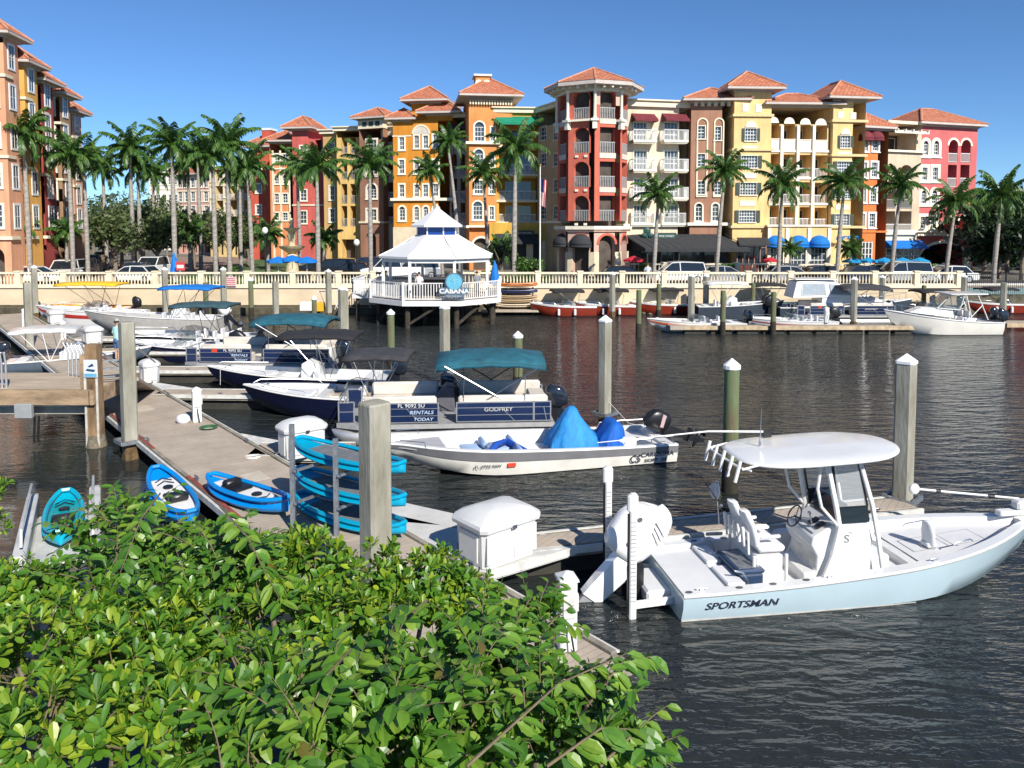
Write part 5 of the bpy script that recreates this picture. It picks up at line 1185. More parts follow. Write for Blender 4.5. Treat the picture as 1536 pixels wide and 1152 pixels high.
    m = MB(); m.prof([(3.05,1.30),(3.22,1.60),(3.27,1.60),(3.14,1.30)], -.48, .48); m.build('instrument_panel', GLASS, o)
    for y in (-.36, -.12): m = MB(); m.prof([(2.74,1.16),(2.90,1.24),(2.90,1.26),(2.74,1.18)], y-.07, y+.07); m.build('switch_panel', BLACK, o)
    wheel(t, 2.58, .15, 1.22, 62, .2)
    m = MB(); m.tube([(2.74,-.22,1.18),(2.68,-.24,1.38)], .015, 6); m.ell((2.67,-.24,1.40), .03, .045, .03, 8, 5); m.build('throttle', STEEL, t, smooth=True)
    # side windows: clear pane in black band
    for y in (-.56, .56):
        m = MB(); m.add([(3.08,y,1.28),(3.66,y,1.28),(3.62,y,1.56),(3.04,y,1.56)], [(0,1,2,3)]); o2 = m.build('side_screen', GLASS, t); md = o2.modifiers.new('t', 'SOLIDIFY'); md.thickness = .02
        m = MB(); A = [(3.04,y,1.575),(3.61,y,1.575),(3.38,y*1.05,2.43),(2.90,y*1.05,2.43)]; m.add(A, [(0,1,2,3)]); o3 = m.build('side_pane', CLEAR, t)
        m = MB(); 
        for k in range(4): m.bar(A[k], A[(k+1) % 4], .03, .02)
        m.build('pane_frame', BLACK, o3)
    m = MB(); A = [(3.68,-.5,1.3),(3.68,.5,1.3),(3.42,.5,2.43),(3.42,-.5,2.43)]; m.add(A, [(0,1,2,3)]); o3 = m.build('windscreen', CLEAR, t); m = MB(); [m.bar(A[k], A[(k+1) % 4], .03, .02) for k in range(4)]; m.build('pane_frame', BLACK, o3)
    # hardtop frame
    for s in (-1, 1):
        m = MB(); m.tube([(2.68, s*.66, .2), (2.92, s*.66, .75), (3.04, s*.64, 1.25), (2.98, s*.62, 1.6), (2.78, s*.60, 2.48)], .05, 8); m.build('top_leg', WPAINT, t, smooth=True)
        m = MB(); m.tube([(3.92, s*.62, .35), (3.80, s*.62, 1.0), (3.68, s*.60, 1.6), (3.40, s*.58, 2.48)], .045, 8); m.build('top_leg', WPAINT, t, smooth=True)
        m = MB(); m.tube([(3.03, s*.64, 1.25), (2.70, s*.62, 1.62), (2.62, s*.62, 1.95), (2.70, s*.60, 2.47)], .028, 7); m.build('top_brace', WPAINT, t, smooth=True)
    # hardtop slab with rounded plan
    def top_ring(s, z):
        pts = []
        for k in range(64):
            a = 2*pi*k/64; cxx = cos(a); sy = sin(a); e = .62
            px = 2.80 + 1.55*s*(abs(cxx)**e)*(1 if cxx > 0 else -1); py = 1.03*s*(abs(sy)**e)*(1 if sy > 0 else -1)
            if cxx > 0: py *= 1-.28*cxx**3
            pts.append((px, py, z + .02*(1-abs(sy)) + .05*(px-2.8)/1.6))
        return pts
    b = MB(); b.loft([top_ring(.95, 2.46), top_ring(.99, 2.465), top_ring(1.0, 2.485), top_ring(.99, 2.51), top_ring(.95, 2.525), top_ring(.6, 2.535), top_ring(.05, 2.54)]); b.build('hardtop', WHITE, t, smooth=True, ang=60)
    # rod holders along the rear edge
    m = MB(); m.tube([(1.28,-.85,2.40),(1.16,-.6,2.40),(1.12,.6,2.40),(1.28,.85,2.40)], .02, 6); o = m.build('rod_rail', WPAINT, t, smooth=True)
    for y in (-.72, -.38, -.02, .34, .70):
        r = MB(); r.tube([(1.05, y, 2.18), (1.14, y, 2.54)], .032, 8); r.build('rod_holder', WPAINT, o, smooth=True)
    for y in (-.75, .75): r = MB(); r.tube([(1.16, y, 2.40), (1.5, y, 2.47)], .02, 6); r.build('rail_arm', WPAINT, o)
    # outriggers folded aft
    for y in (.82,):
        m = MB(); m.tube([(2.4, y, 2.63), (1.2, y+.12, 2.66), (-.9, y+.35, 2.48)], [.022, .017, .008], 6); m.build('outrigger', WPAINT, t, smooth=True); 
        m = MB(); m.box(2.25, 2.4, y-.03, y+.03, 2.53, 2.66); m.build('outrigger_base', BLACK, t)
    m = MB(); m.tube([(1.9,.2,2.55),(1.92,.2,3.2)], [.012,.005], 5); m.tube([(1.9,.2,2.54),(1.9,.2,2.63)], .025, 6); m.build('antenna', STEEL, t)
    # helm seats on a leaning post
    m = MB(); m.rbox(1.55, 2.05, -.52, .52, .16, .78, .02); o = m.build('leaning_post', WHITE, t, smooth=True, ang=30)
    m = MB(); [m.box(1.545, 1.549, y-.22, y+.22, .3, .55) for y in (-.26, .26)]; m.build('drawer', GUARD, o)
    for y in (-.27, .27):
        b = MB(); b.rbox(1.60, 2.10, y-.24, y+.24, .82, .95, .04); o = b.build('helm_seat', WCUSH, t, smooth=True, ang=40)
        A = []
        for z, ww, xx in ((.93, .23, 1.60), (1.1, .25, 1.56), (1.3, .25, 1.50), (1.45, .22, 1.44), (1.53, .15, 1.42)): A.append([(xx+.075*cos(a), y+ww*(abs(sin(a))**.7)*(1 if sin(a) > 0 else -1), z) for a in [2*pi*k/14 for k in range(14)]])
        b = MB(); b.loft(A); b.build('backrest', WCUSH, o, smooth=True, ang=60)
        for s in (-1, 1): b = MB(); b.rbox(1.62, 2.0, y+s*.235-.03, y+s*.235+.03, 1.08, 1.14, .02); b.build('armrest', WCUSH, o, smooth=True)
    for y in (-.55, .55):
        for xx in (1.5, 2.1): m = MB(); m.tube([(xx, y, .16), (xx, y, .8)], .03, 7); m.build('seat_post', WPAINT, t, smooth=True)
    m = MB(); m.tube([(1.42,-.5,.82),(1.40,-.5,1.2),(1.40,.5,1.2),(1.42,.5,.82)], .02, 7); o = m.build('rod_rack', WPAINT, t, smooth=True)
    for k in range(5): y = -.42+.21*k; r = MB(); r.tube([(1.37, y, .95), (1.33, y, 1.28)], .03, 8); r.build('rod_holder', WPAINT, o, smooth=True)
    # bow chair on pedestal
    zc = sh(5.2/L)-.18
    m = MB(); m.lathe([(.17,0),(.17,.02),(.1,.03)], 14, (5.15,-.15,zc)); m.build('chair_base', STEEL, t, smooth=True)
    A = []
    for z, ww in ((.06, .14), (.12, .19), (.3, .20), (.45, .16), (.5, .08)): A.append([(5.12+.06*cos(a)-.06*z, -.15+ww*sin(a), zc+z) for a in [2*pi*k/14 for k in range(14)]])
    m = MB(); m.loft(A); m.rbox(5.02, 5.22, -.27, -.03, zc+.03, zc+.12, .02); m.build('bow_backrest', WCUSH, t, smooth=True, ang=60)
    # console front seat
    m = MB(); m.rbox(3.78, 4.2, -.38, .38, .2, .58, .04); m.build('console_seat', WCUSH, t, smooth=True, ang=40)
    # cleats and rod holes
    for x, y in ((.35, -1.08), (2.6, -1.13), (4.6, -1.1), (.35, 1.08), (2.6, 1.13), (4.6, 1.1)): cleat(t, x, y, sh(x/L)+.02)
    for x in (.12, 1.0, 1.6, 2.2): 
        for y in (-1.1, 1.1): m = MB(); m.lathe([(.045,0),(.045,.008)], 12, (x, y, sh(x/L)+.016), 1.4, 1); m.build('rod_socket', mat('socket', (.1, .1, .1), .5), t)
    for y in (-.62, .62): m = MB(); m.tube([(5.3,y,sh(5.3/L)+.02),(5.35,y,sh(5.3/L)+.06),(5.65,y*.96,sh(5.65/L)+.06),(5.7,y*.95,sh(5.7/L)+.02)], .012, 6); m.build('grab_rail', STEEL, t, smooth=True)
    # trolling motor stowed on the bow
    zb = sh(.97)+.03
    m = MB(); m.rbox(6.75, 7.35, .02, .22, zb, zb+.1, .02); m.rbox(7.1, 7.45, .0, .24, zb+.1, zb+.28, .04); o = m.build('trolling_motor', WPAINT, t, smooth=True, ang=30)
    m = MB(); m.tube([(7.35,.3,zb+.24), (5.55,.85,zb+.36)], .022, 8); m.build('motor_shaft', WPAINT, o, smooth=True)
    m = MB(); m.ell((5.47,.87,zb+.36), .11, .07, .11, 12, 8); m.build('motor_head', WPAINT, o, smooth=True)
    m = MB(); m.tube([(6.9,.42,zb+.27),(6.8,.45,zb+.277)], .04, 8); m.tube([(5.95,.73,zb+.33),(5.87,.755,zb+.337)], .035, 8); m.build('motor_collar', BLACK, o)
    # lettering on both sides
    DK = mat('letter_dark', (.02, .025, .05), .4)
    for s in (-1,):
        zs = .30; text('SPORTSMAN', .165, DK, t, (1.0, s*(bb(.13)*.965+.031), .27), (pi/2+R(7), 0, R(-1.2)), sx=1.35, shear=.25, bold=.0015)
        text('S', .20, GALV, t, (3.25, -.524, .98), (pi/2, 0, 0), sx=1.2, bold=.004); m = MB(); m.tube([(3.25+.15*cos(a), -.525, 1.0+.11*sin(a)) for a in [2*pi*k/20*.45+.8 for k in range(21)]], .006, 4); m.build('emblem', GALV, t)
    m = MB(); m.lathe([(.02,0),(.02,.006)], 8); 
    return t
bay_boat()
c = thing('cooler', 'dark blue cooler box standing on the cockpit floor of the pale blue boat', 'cooler', (2.64+1.4, 13.20+.05, .19), R(9))
MB().rbox(-.24, .24, -.42, .42, 0, .34, .03).build('body', mat('cooler_blue', (.02, .045, .10), .4), c, smooth=True, ang=30); MB().rbox(-.26, .26, -.44, .44, .345, .43, .03).build('lid', mat('cooler_blue', (.02, .045, .10), .4), c, smooth=True, ang=30); MB().box(-.19, .19, -.36, .36, .431, .437).build('lid_pad', GALV, c)
t = thing('fishing_rod', 'thin fishing rod leaning in a holder above the white helm seats', 'fishing rod', (2.64+1.3, 13.20+.6, 1.1), R(9))
MB().tube([(0,0,0),(-.15,0,.35)], .014, 6).build('handle', BLACK, t); MB().tube([(-.15,0,.35),(-.55,.1,.95),(-.9,.2,1.25)], [.008,.006,.003], 5).build('blank', BLACK, t); MB().ell((-.12,-.03,.3), .04, .04, .04, 8, 5).build('reel', STEEL, t)
t = thing('landing_net', 'pale landing net standing up behind the helm seats', 'landing net', (2.64+1.2, 13.20+.7, 1.0), R(9))
MB().tube([(0,0,0),(-.05,0,.5)], .012, 6).build('handle', ALU, t); MB().tube([(-.05+.02*cos(a), .13*cos(a), .66+.16*sin(a)) for a in [2*pi*k/16 for k in range(17)]], .01, 5, cap=False).build('hoop', WPAINT, t); MB().ell((-.1,0,.64), .10, .12, .15, 10, 6).build('mesh', mat('net', (.7, .7, .72), .8, alpha=.45), t)

# ============ white skiff with blue covers
def skiff():
    L, B = 8.0, 2.2; t = thing('skiff', 'long white open skiff with blue canvas covers and grey side band in mid water', 'boat', (4.3, 21.85, 0), R(194.5))
    GB = mat('grey_band', (.16, .16, .17), .4, 0, .1, 3)
    ho, do, sh, bb = shell(t, L, B, .52, .92, mat('skiff_hull', (.72, .70, .64), .3, 0, .12, 1.5, 0, coat=.2), WHITE, [(0, .04, .05), (.04, .78, .38), (.78, .97, .16), (.97, 1, .04)], gun=.12, t0=.6, p=2.2, blunt=.35, rail=.022, railm=WHITE, chine=.93, stripe=(.10, .85, GB), draft=.1, bowrise=.75, st=1)
    b = MB(); b.poly([(6.35,-.8),(7.2,-.6),(7.6,-.42),(7.6,.42),(7.2,.6),(6.35,.8)], 0, .001); [None]
    o = MB(); P = [(6.35,-.75),(7.2,-.55),(7.6,-.36),(7.6,.36),(7.2,.55),(6.35,.75)]; o.add([(x, y, sh(x/L)-.12) for x, y in P], [tuple(range(6))]); o = o.build('bow_pad', mat('seadek_grey', (.36, .36, .38), .8, 0, .1, 4), t); md = o.modifiers.new('t', 'SOLIDIFY'); md.thickness = .02; md.offset = 1
    LBc = mat('pale_blue_cushion', (.30, .42, .62), .7, 0, .15, 3)
    for x in (5.45, 4.65):
        for y in (-.42, .42):
            b = MB(); b.rbox(x-.35, x+.35, y-.38, y+.38, .2, .42, .05); b.rbox(x-.35, x-.2, y-.36, y+.36, .40, .62, .06); b.build('seat_cushion', LBc, t, smooth=True, ang=50)
    b = MB(); b.tube([(5.2,.7,.58),(4.95,.2,.62),(4.5,-.3,.54),(4.2,.6,.47)], .09, 8); b.build('bolster', mat('royal_blue', (.01, .08, .42), .7), t, smooth=True)
    b = MB(); b.rbox(.95, 1.7, -.5, .5, .15, .62, .04); b.build('bait_well', WHITE, t, smooth=True)
    b = MB(); b.rbox(.15, .8, -.9, .9, .15, .42, .04); b.build('stern_deck', WHITE, t, smooth=True)
    for s in (-1, 1):
        m = MB(); m.tube([(.08,s*.95,.52),(.08,s*.95,.72),(.75,s*1.0,.72),(1.5,s*1.0,.70),(1.6,s*1.0,.53)], .014, 6); m.tube([(.75,s*1.0,.52),(.75,s*1.0,.72)], .012, 6); m.build('stern_rail', STEEL, t, smooth=True)
        m = MB(); m.tube([(6.9,s*.7,.78),(6.95,s*.68,.95),(7.55,s*.5,1.0)], .012, 6); m.build('bow_rail', STEEL, t, smooth=True)
    outboard(t, -.12, 0, .50, 62, 1.0, BLACK, BLACK, stripe=mat('red_white_decal', (.5, .35, .35), .4))
    DK = mat('letter_dark', (.02, .025, .05), .4); yn = bb(.06)
    text('CAROLINA', .17, DK, t, (.62, 1.118, .30), (pi/2+R(3), 0, pi), sx=1.15, bold=.001); text('SKIFF  24', .13, DK, t, (.66, 1.085, .13), (pi/2+R(14), 0, pi), sx=1.3, bold=.001); text('CS', .30, DK, t, (1.28, 1.115, .2), (pi/2+R(9), 0, pi), sx=.9, bold=.002, shear=.15)
    text('FL 3732 NW', .12, DK, t, (5.35, 1.055, .30), (pi/2+R(12), 0, pi-R(5)), sx=1.1); MB().box(4.62, 4.84, 1.085, 1.105, .26, .36).build('decal', mat('orange_red', (.6, .05, .02), .5), t)
    return t
skiff()
def drape(name, label, cat, loc, rz, prof, m, seed):
    """cloth cover: rings (z, half length, half width, x offset) with folds"""
    t = thing(name, label, cat, loc, rz); rnd = random.Random(seed); N = 28; ph = [rnd.uniform(0, 6.28) for _ in range(3)]; A = []
    for z, hx, hy, ox in prof:
        fl = (1-z/prof[-1][0])*.10+.02
        A.append([(ox+hx*(abs(cos(a))**.7)*(1 if cos(a) > 0 else -1)*(1+fl*sin(9*a+ph[0])), hy*(abs(sin(a))**.7)*(1 if sin(a) > 0 else -1)*(1+fl*sin(11*a+ph[1])), z+.01*sin(7*a)) for a in [2*pi*k/N for k in range(N)]])
    MB().loft(A).build('cloth', m, t, smooth=True, ang=70); MB().loft([[(q[0]*1.01, q[1]*1.01, q[2]-.0) for q in A[0]], [(q[0]*1.012, q[1]*1.012, q[2]+.04) for q in A[0]]], cap=False).build('hem', m, t, smooth=True); return t
drape('console_cover', 'tall sky blue canvas cover draped over the console of the white skiff', 'boat cover', (1.68, 21.15, .38), R(14), [(0,.72,.66,0),(.3,.66,.6,0),(.6,.42,.42,-.02),(.85,.26,.26,-.04),(1.05,.14,.16,-.02),(1.12,.05,.06,0)], mat('sky_canvas', (.02, .24, .60), .75, 0, .22, 6, .8, 14, stretch=(1, 1, .25)), 1)
drape('seat_cover', 'royal blue canvas cover over the seat behind the skiff console', 'boat cover', (2.72, 21.42, .36), R(14), [(0,.42,.55,0),(.25,.38,.5,.02),(.5,.26,.45,.12),(.62,.18,.4,.12),(.68,.1,.3,.12)], mat('royal_canvas', (.0, .10, .45), .75, 0, .22, 6, .8, 14, stretch=(1, 1, .25)), 2)

# ============ tritoon boats with teal canopies
def pontoon(label, loc, rz, canopy=True, seed=0, cm=None):
    L = 6.8; t = thing('pontoon_boat', label, 'pontoon boat', loc, rz, 'pontoon boats with navy side panels'); hb = 1.25
    for s in (-1, 1):
        b = MB(); A = []
        for x, r in ((0, .30), (.15, .33), (5.8, .33), (6.3, .26), (6.62, .12), (6.7, .03)): A.append([(x, s*.88+r*cos(a), .12+(.33-r)*.9+r*sin(a)) for a in [2*pi*k/14 for k in range(14)]])
        b.loft(A); b.build('pontoon', ALU, t, smooth=True)
    P = [(0,-hb),(5.9,-hb),(6.55,-.95),(6.55,.95),(5.9,hb),(0,hb)]
    MB().poly(P, .47, .60).build('deck_rim', mat('deck_rim', (.45, .45, .44), .5, .3), t); MB().poly([(x*.995+.01, y*.985) for x, y in P], .601, .61).build('deck_mat', mat('deck_vinyl', (.28, .28, .29), .8, 0, .2, 5), t)
    def panel(x0, x1, y, lab=None, texts=()):
        z0, z1 = .66, 1.24; s = 1 if y > 0 else -1
        o = MB().box(x0+.02, x1-.02, y-.012, y+.012, z0, z1).build('side_panel', NAVY, t)
        f = MB()
        for zz in (z0, z1): f.bar((x0, y, zz), (x1, y, zz), .035)
        for xx in (x0, x1): f.bar((xx, y, z0-.017), (xx, y, z1+.017), .035)
        for zz in (z0+.2, z0+.42): f.bar((x0+.02, y+s*.018, zz), (x1-.02, y+s*.018, zz), .02, .014)
        f.bar((x0+(x1-x0)*.25, y+s*.02, z0+.02), (x0+(x1-x0)*.42, y+s*.02, z1-.16), .02, .014)
        f.build('panel_frame', ALU, o); return o
    a = panel(.12, .62, hb-.03); b_ = panel(.64, 2.95, hb-.03); c = panel(3.5, 5.75, hb-.03)
    panel(.12, 5.75, -hb+.03)
    # bow fence, angled return and gate
    for s in (-1, 1): 
        f = MB(); f.box(6.05, 6.45, s*.95-.012, s*.95+.012, .66, 1.2); o = f.build('side_panel', NAVY, t); g = MB(); g.bar((6.02,s*.95,.66),(6.02,s*.95,1.24),.035); g.bar((6.48,s*.95,.66),(6.48,s*.95,1.24),.035); g.bar((6.02,s*.95,1.24),(6.48,s*.95,1.24),.035); g.bar((6.02,s*.96,.95),(6.48,s*.96,.95),.02); g.build('panel_frame', ALU, o)
    f = MB(); [f.bar((6.5,-.9,z),(6.5,.9,z),.03) for z in (.68,.95,1.22)]; [f.bar((6.5,y,.62),(6.5,y,1.23),.03) for y in (-.9,-.35,.35,.9)]; f.build('bow_gate', ALU, t)
    # seats
    for (x0, x1) in ((.2, 2.9), (3.55, 5.7)):
        for s in (-1, 1):
            b = MB(); y0, y1 = sorted((s*(hb-.08), s*(hb-.68))); b.rbox(x0, x1, y0, y1, .61, 1.02, .04); o = b.build('bench', CUSH, t, smooth=True, ang=40)
            y0, y1 = sorted((s*(hb-.05), s*(hb-.24))); b = MB(); b.rbox(x0, x1, y0, y1, 1.0, 1.43, .06); b.build('bench_back', CUSH, o, smooth=True, ang=40)
    b = MB(); b.rbox(.15, .7, -.7, .7, .61, 1.25, .05); b.build('sun_pad', CUSH, t, smooth=True, ang=40)
    b = MB(); b.prof([(3.0,.61),(3.55,.61),(3.6,1.1),(3.3,1.45),(3.05,1.4)], -.95, -.3); b.build('helm', mat('helm_grey', (.10, .10, .12), .5), t, bevel=.03); wheel(t, 2.95, -.6, 1.35, 60, .17)
    if canopy:
        cm = cm or TEAL; o = bimini(t, .25, 3.55, 1.2, 2.62, cm, [], sag=.14, drop=.22)
        for s in (-1, 1):
            y = s*1.2
            f = MB(); f.tube([(2.05, y, 1.30), (.42, y, 2.30)], .02, 6); f.tube([(1.55, y, 1.30), (3.3, y, 2.33)], .02, 6); f.build('canopy_frame', STEEL if s > 0 else BLACK, o, smooth=True)
            MB().tube([(.9, y, 1.27), (.88, y, 2.02)], .014, 6).build('canopy_strut', STEEL if s > 0 else BLACK, o, smooth=True); MB().tube([(2.75, y, 1.27), (2.72, y, 2.0)], .014, 6).build('canopy_strut', STEEL if s > 0 else BLACK, o, smooth=True)
    outboard(t, -.1, 0, .66, 18, 1.0)
    text('GODFREY', .16, GUARD, t, (1.7, hb-.002, 1.02), (pi/2, 0, pi), sx=1.2); text('FL 9092 SU', .15, WPAINT, t, (4.3, hb-.002, 1.165), (pi/2, 0, pi), sx=1.15); MB().box(4.98, 5.22, hb-.006, hb+.0, 1.09, 1.24).build('decal', mat('orange_red', (.6, .05, .02), .5), t)
    PB = mat('decal_pale_blue', (.50, .62, .80), .5); text('RENTALS', .15, PB, t, (4.0, hb+.016, .965), (pi/2, 0, pi), sx=1.15, bold=.001, shear=.2); text('TODAY', .13, PB, t, (3.95, hb+.016, .76), (pi/2, 0, pi), sx=1.3, bold=.001, shear=.2)
    return t
pontoon('nearer pontoon boat with navy panels under an open teal canopy behind the white skiff', (1.2, 24.1, 0), R(184))
pontoon('farther pontoon boat with navy panels and teal canopy beside the long dock', (-7.7, 33.85, 0), R(177.5))

# ============ runabouts
def runabout(label, loc, rz, L=5.6, B=2.2, hm=None, dm=None, name='runabout', cat='boat', fs=.55, fb=.85, floors=None, wind=True, bim=None, eng=True, tilt=0, stripe=None, group=None, seats=2, cons=None, railb=True, rail=.02, flr=.35, bz=1.9, ecm=None, t0=.42, scale=1, fenders=0, windx=.55, tanseat=False):
    t = thing(name, label, cat, loc, rz, group, scale)
    hm = hm or WHITE; dm = dm or WHITE
    floors = floors or [(0, .06, .05), (.06, .56, flr), (.56, .6, .03), (.60, .92, .22), (.92, 1, .03)]
    ho, do, sh, bb = shell(t, L, B, fs, fb, hm, dm, floors, rail=rail, railm=GUARD, stripe=stripe, t0=t0)
    if wind:
        x = L*windx; w_ = bb(windx)-.1; z = sh(windx)
        for s in (-1, 1):
            m = MB(); A = [(x, s*.12, z+.03), (x-.15, s*w_*.8, z+.03), (x-.9, s*w_, z+.02), (x-.95, s*w_*.98, z+.22), (x-.35, s*w_*.76, z+.36), (x-.22, s*.12, z+.38)]
            m.add(A, [(0,1,4,5),(1,2,3,4)]); o = m.build('windscreen', mat('tinted_screen', (.10, .13, .14), .06, alpha=.55), t); f = MB(); f.tube([A[5], A[4], A[3], A[2]], .013, 5); f.build('screen_frame', STEEL, o)
    sm = CUSH if tanseat else WCUSH
    for k in range(seats):
        for s in (-1, 1): seat(t, L*.42-.9*k, s*B*.23, sh(.4)-flr+.01, .5, .5, sm, .32)
    b = MB(); b.rbox(L*.07, L*.07+.45, -B*.36, B*.36, sh(.1)-flr, sh(.1)+.02, .04); b.build('stern_seat', sm, t, smooth=True, ang=40)
    b = MB(); b.rbox(L*.64, L*.80, -bb(.8)+.2, bb(.8)-.2, sh(.7)-.24, sh(.7)-.08, .04); b.build('bow_cushion', sm, t, smooth=True, ang=40)
    if cons:
        x = L*cons; b = MB(); b.prof([(x-.35,sh(.4)-flr),(x+.45,sh(.4)-flr),(x+.4,sh(.4)+.45),(x+.1,sh(.4)+.62),(x-.3,sh(.4)+.35)], -.38, .38); b.build('console', WHITE, t, bevel=.03); wheel(t, x-.35, 0, sh(.4)+.42, 60, .16)
    if bim: bimini(t, bim[0], bim[1], bb(.3)*.9, bz, bim[2], [(L*.3, sh(.3)+.02, .15), (L*.33, sh(.3)+.02, .85)] + ([(L*.32, sh(.3)+.02, .5)] if len(bim) > 3 else []), sag=.08, drop=.08, fm=bim[3] if len(bim) > 3 else None)
    if eng: outboard(t, -.1, 0, fs, tilt, 1.0, ecm)
    if railb:
        for s in (-1, 1): m = MB(); q = [.66, .76, .86, .94]; m.tube([(L*.64, s*(bb(.64)-.06), sh(.64)+.02)] + [(L*x, s*(bb(x)-.06), sh(x)+.16) for x in q] + [(L*.97, s*(bb(.97)-.02 if bb(.97) > .08 else .05), sh(.97)+.04)], .012, 6); m.build('bow_rail', STEEL, t, smooth=True)
    for k in range(fenders):
        x = L*(.35+.25*k); m = MB(); m.lathe([(.02,-.02),(.1,.04),(.1,.42),(.02,.5)], 10, (x, (bb(x/L)+.1)*(1 if fenders < 9 else -1), .08)); m.build('fender', WPAINT, t, smooth=True)
    for s in (-1, 1): cleat(t, L*.9, s*bb(.9)*.6, sh(.9)+.02)
    return t
# centre console with dark hull and folded top
t = runabout('white decked boat with black hull and pipe T-top frame ahead of the deck boat', (-4.9, 30.4, 0), R(180), 7.2, 2.3, NAVYH, WHITE, 'centre_console_boat', wind=False, bim=(1.2, 4.2, BFAB, STEEL), cons=.42, seats=1, bz=2.35, ecm=ENG, fb=.95, floors=[(0,.06,.05),(.06,.6,.38),(.6,.95,.16),(.95,1,.03)])
t = runabout('white bowed deck boat with deep navy hull moored left of the near pontoon boat', (-2.6, 26.55, 0), R(180), 6.7, 2.3, NAVYH, WHITE, 'deck_boat', wind=True, seats=2, fs=.62, fb=1.0, ecm=ENG, tanseat=False, t0=.5, bim=(.9, 3.1, GFAB, STEEL), bz=2.2, windx=.5)
t = runabout('grey hulled white boat moored beyond the far pontoon boat', (-13.6, 40.6, 0), R(180), 7.4, 2.4, mat('charcoal_hull', (.03, .03, .035), .3), WHITE, 'deck_boat', seats=3, wind=True, ecm=ENG, tilt=30, bim=(1.2, 4.2, mat('slate_canvas', (.03, .08, .10), .85, 0, .2, 3), BLACK), bz=2.5, fs=.7, fb=1.0)
t = runabout('white boat with black lower hull just beyond the far pontoon boat bow', (-13.4, 37.3, 0), R(180), 5.6, 2.2, NAVYH, WHITE, 'deck_boat', seats=2, wind=True, ecm=BLACK, tilt=50, fs=.65, fb=1.0)
t = runabout('long white and grey boat lying beyond the man on the dock', (-17.8, 47.2, 0), R(177), 8.8, 2.6, mat('pale_grey_hull', (.45, .43, .40), .4), WHITE, 'motor_boat', seats=3, fs=.9, fb=1.3, cons=.3, wind=False, ecm=WHITE, tilt=40, bim=(.4, 3.6, BLUEC, BLACK), bz=2.9, floors=[(0,.1,.05),(.1,.5,.5),(.5,1,.04)])
t = runabout('white boat with yellow stripe tied behind the white dock boxes', (-24.5, 50.5, 0), R(178), 7.0, 2.4, WHITE, WHITE, 'motor_boat', seats=2, fs=.9, fb=1.3, wind=True, eng=False, stripe=(.5, .95, mat('red_stripe', (.4, .03, .02), .5)))
YELC = mat('yellow_canvas', (.75, .45, .02), .8, 0, .1, 3)
t = runabout('yellow boat with yellow canopy at the far left under the seawall', (-27.0, 54.2, 0), R(180), 5.6, 2.3, mat('red_hull2', (.5, .06, .03), .4), mat('orange_yellow', (.75, .33, .02), .5, 0, .2, 2), 'motor_boat', seats=1, fs=.75, fb=1.0, bim=(.6, 4.9, YELC, BLACK), bz=2.6, ecm=BLACK, stripe=(0, .5, YELC))
# boats left of the dock
t = runabout('white boat with small hardtop cut by the left edge beside the gangway', (-22.6, 34.0, 0), R(20), 5.8, 2.2, mat('blue_grey_hull', (.10, .13, .17), .3), WHITE, 'centre_console_boat', seats=1, wind=False, cons=.45, railb=True, tilt=20, bim=(.3, 2.9, WHITE, WPAINT), bz=2.0)
# red jet boats along the seawall
REDH = mat('red_hull', (.24, .03, .015), .25, 0, .15, 2, coat=.4)
lab = ['red hulled runabout right of the kayak racks, leftmost of the seawall row', 'red hulled runabout second in the seawall row', 'red hulled runabout third in the seawall row behind two green piles', 'red hulled runabout behind the white cruiser bow near the right end', 'rightmost red hulled runabout cut by the edge of the photo']
base = None
for k, (u, v) in enumerate(((893, 473), (960, 472), (1040, 470), (1433, 468), (1541, 469))):
    p = W(u, v+1.0, 0)
    if base is None: base = snap(runabout(lab[0], (p.x, p.y+.9, 0), R(186), 4.7, 2.1, REDH, WHITE, 'runabout', seats=1, fs=.7, fb=.95, bim=(.9, 3.2, BFAB, STEEL), bz=1.95, eng=False, group='red runabouts along the seawall', fenders=2, stripe=(0, .3, WHITE)))
    else: dup(base, (p.x, p.y+.9, 0), R(186+(-1)**k*2), lab[k])
# boats around the floating pier at right
CHH = mat('charcoal_blue_hull', (.05, .065, .085), .25, 0, .1, 2, coat=.4)
runabout('white boat with orange flash on its bow at the left end of the floating pier', (14.4, 47.75, 0), R(182), 5.9, 2.1, mat('white_orange', (.75, .73, .70), .3), WHITE, 'runabout', seats=2, fs=.55, fb=.8, eng=True, stripe=(.55, .98, mat('orange_flash', (.65, .12, .02), .4)), railb=False)
runabout('small white boat with red line lying right behind the floating pier', (20.3, 48.3, 0), R(181), 5.6, 2.1, WHITE, WHITE, 'runabout', seats=2, fs=.6, fb=.8, stripe=(.6, .8, mat('red_stripe', (.4, .03, .02), .5)), tilt=30, ecm=BLACK)
runabout('dark blue-grey centre console with white deck moored behind the floating pier', (13.0, 54.0, 0), R(-3), 6.0, 2.3, CHH, WHITE, 'centre_console_boat', seats=2, fs=.95, fb=1.35, cons=.4, wind=False, bim=(.6, 3.4, WHITE, WPAINT), bz=2.7)
runabout('white boat with dark open canopy between the two dark cruisers', (17.2, 56.0, 0), R(0), 4.6, 2.0, WHITE, mat('teal_deck', (.02, .12, .14), .6), 'runabout', seats=1, fs=.8, fb=1.0, bim=(.3, 2.6, BFAB, STEEL), bz=2.4, eng=False)
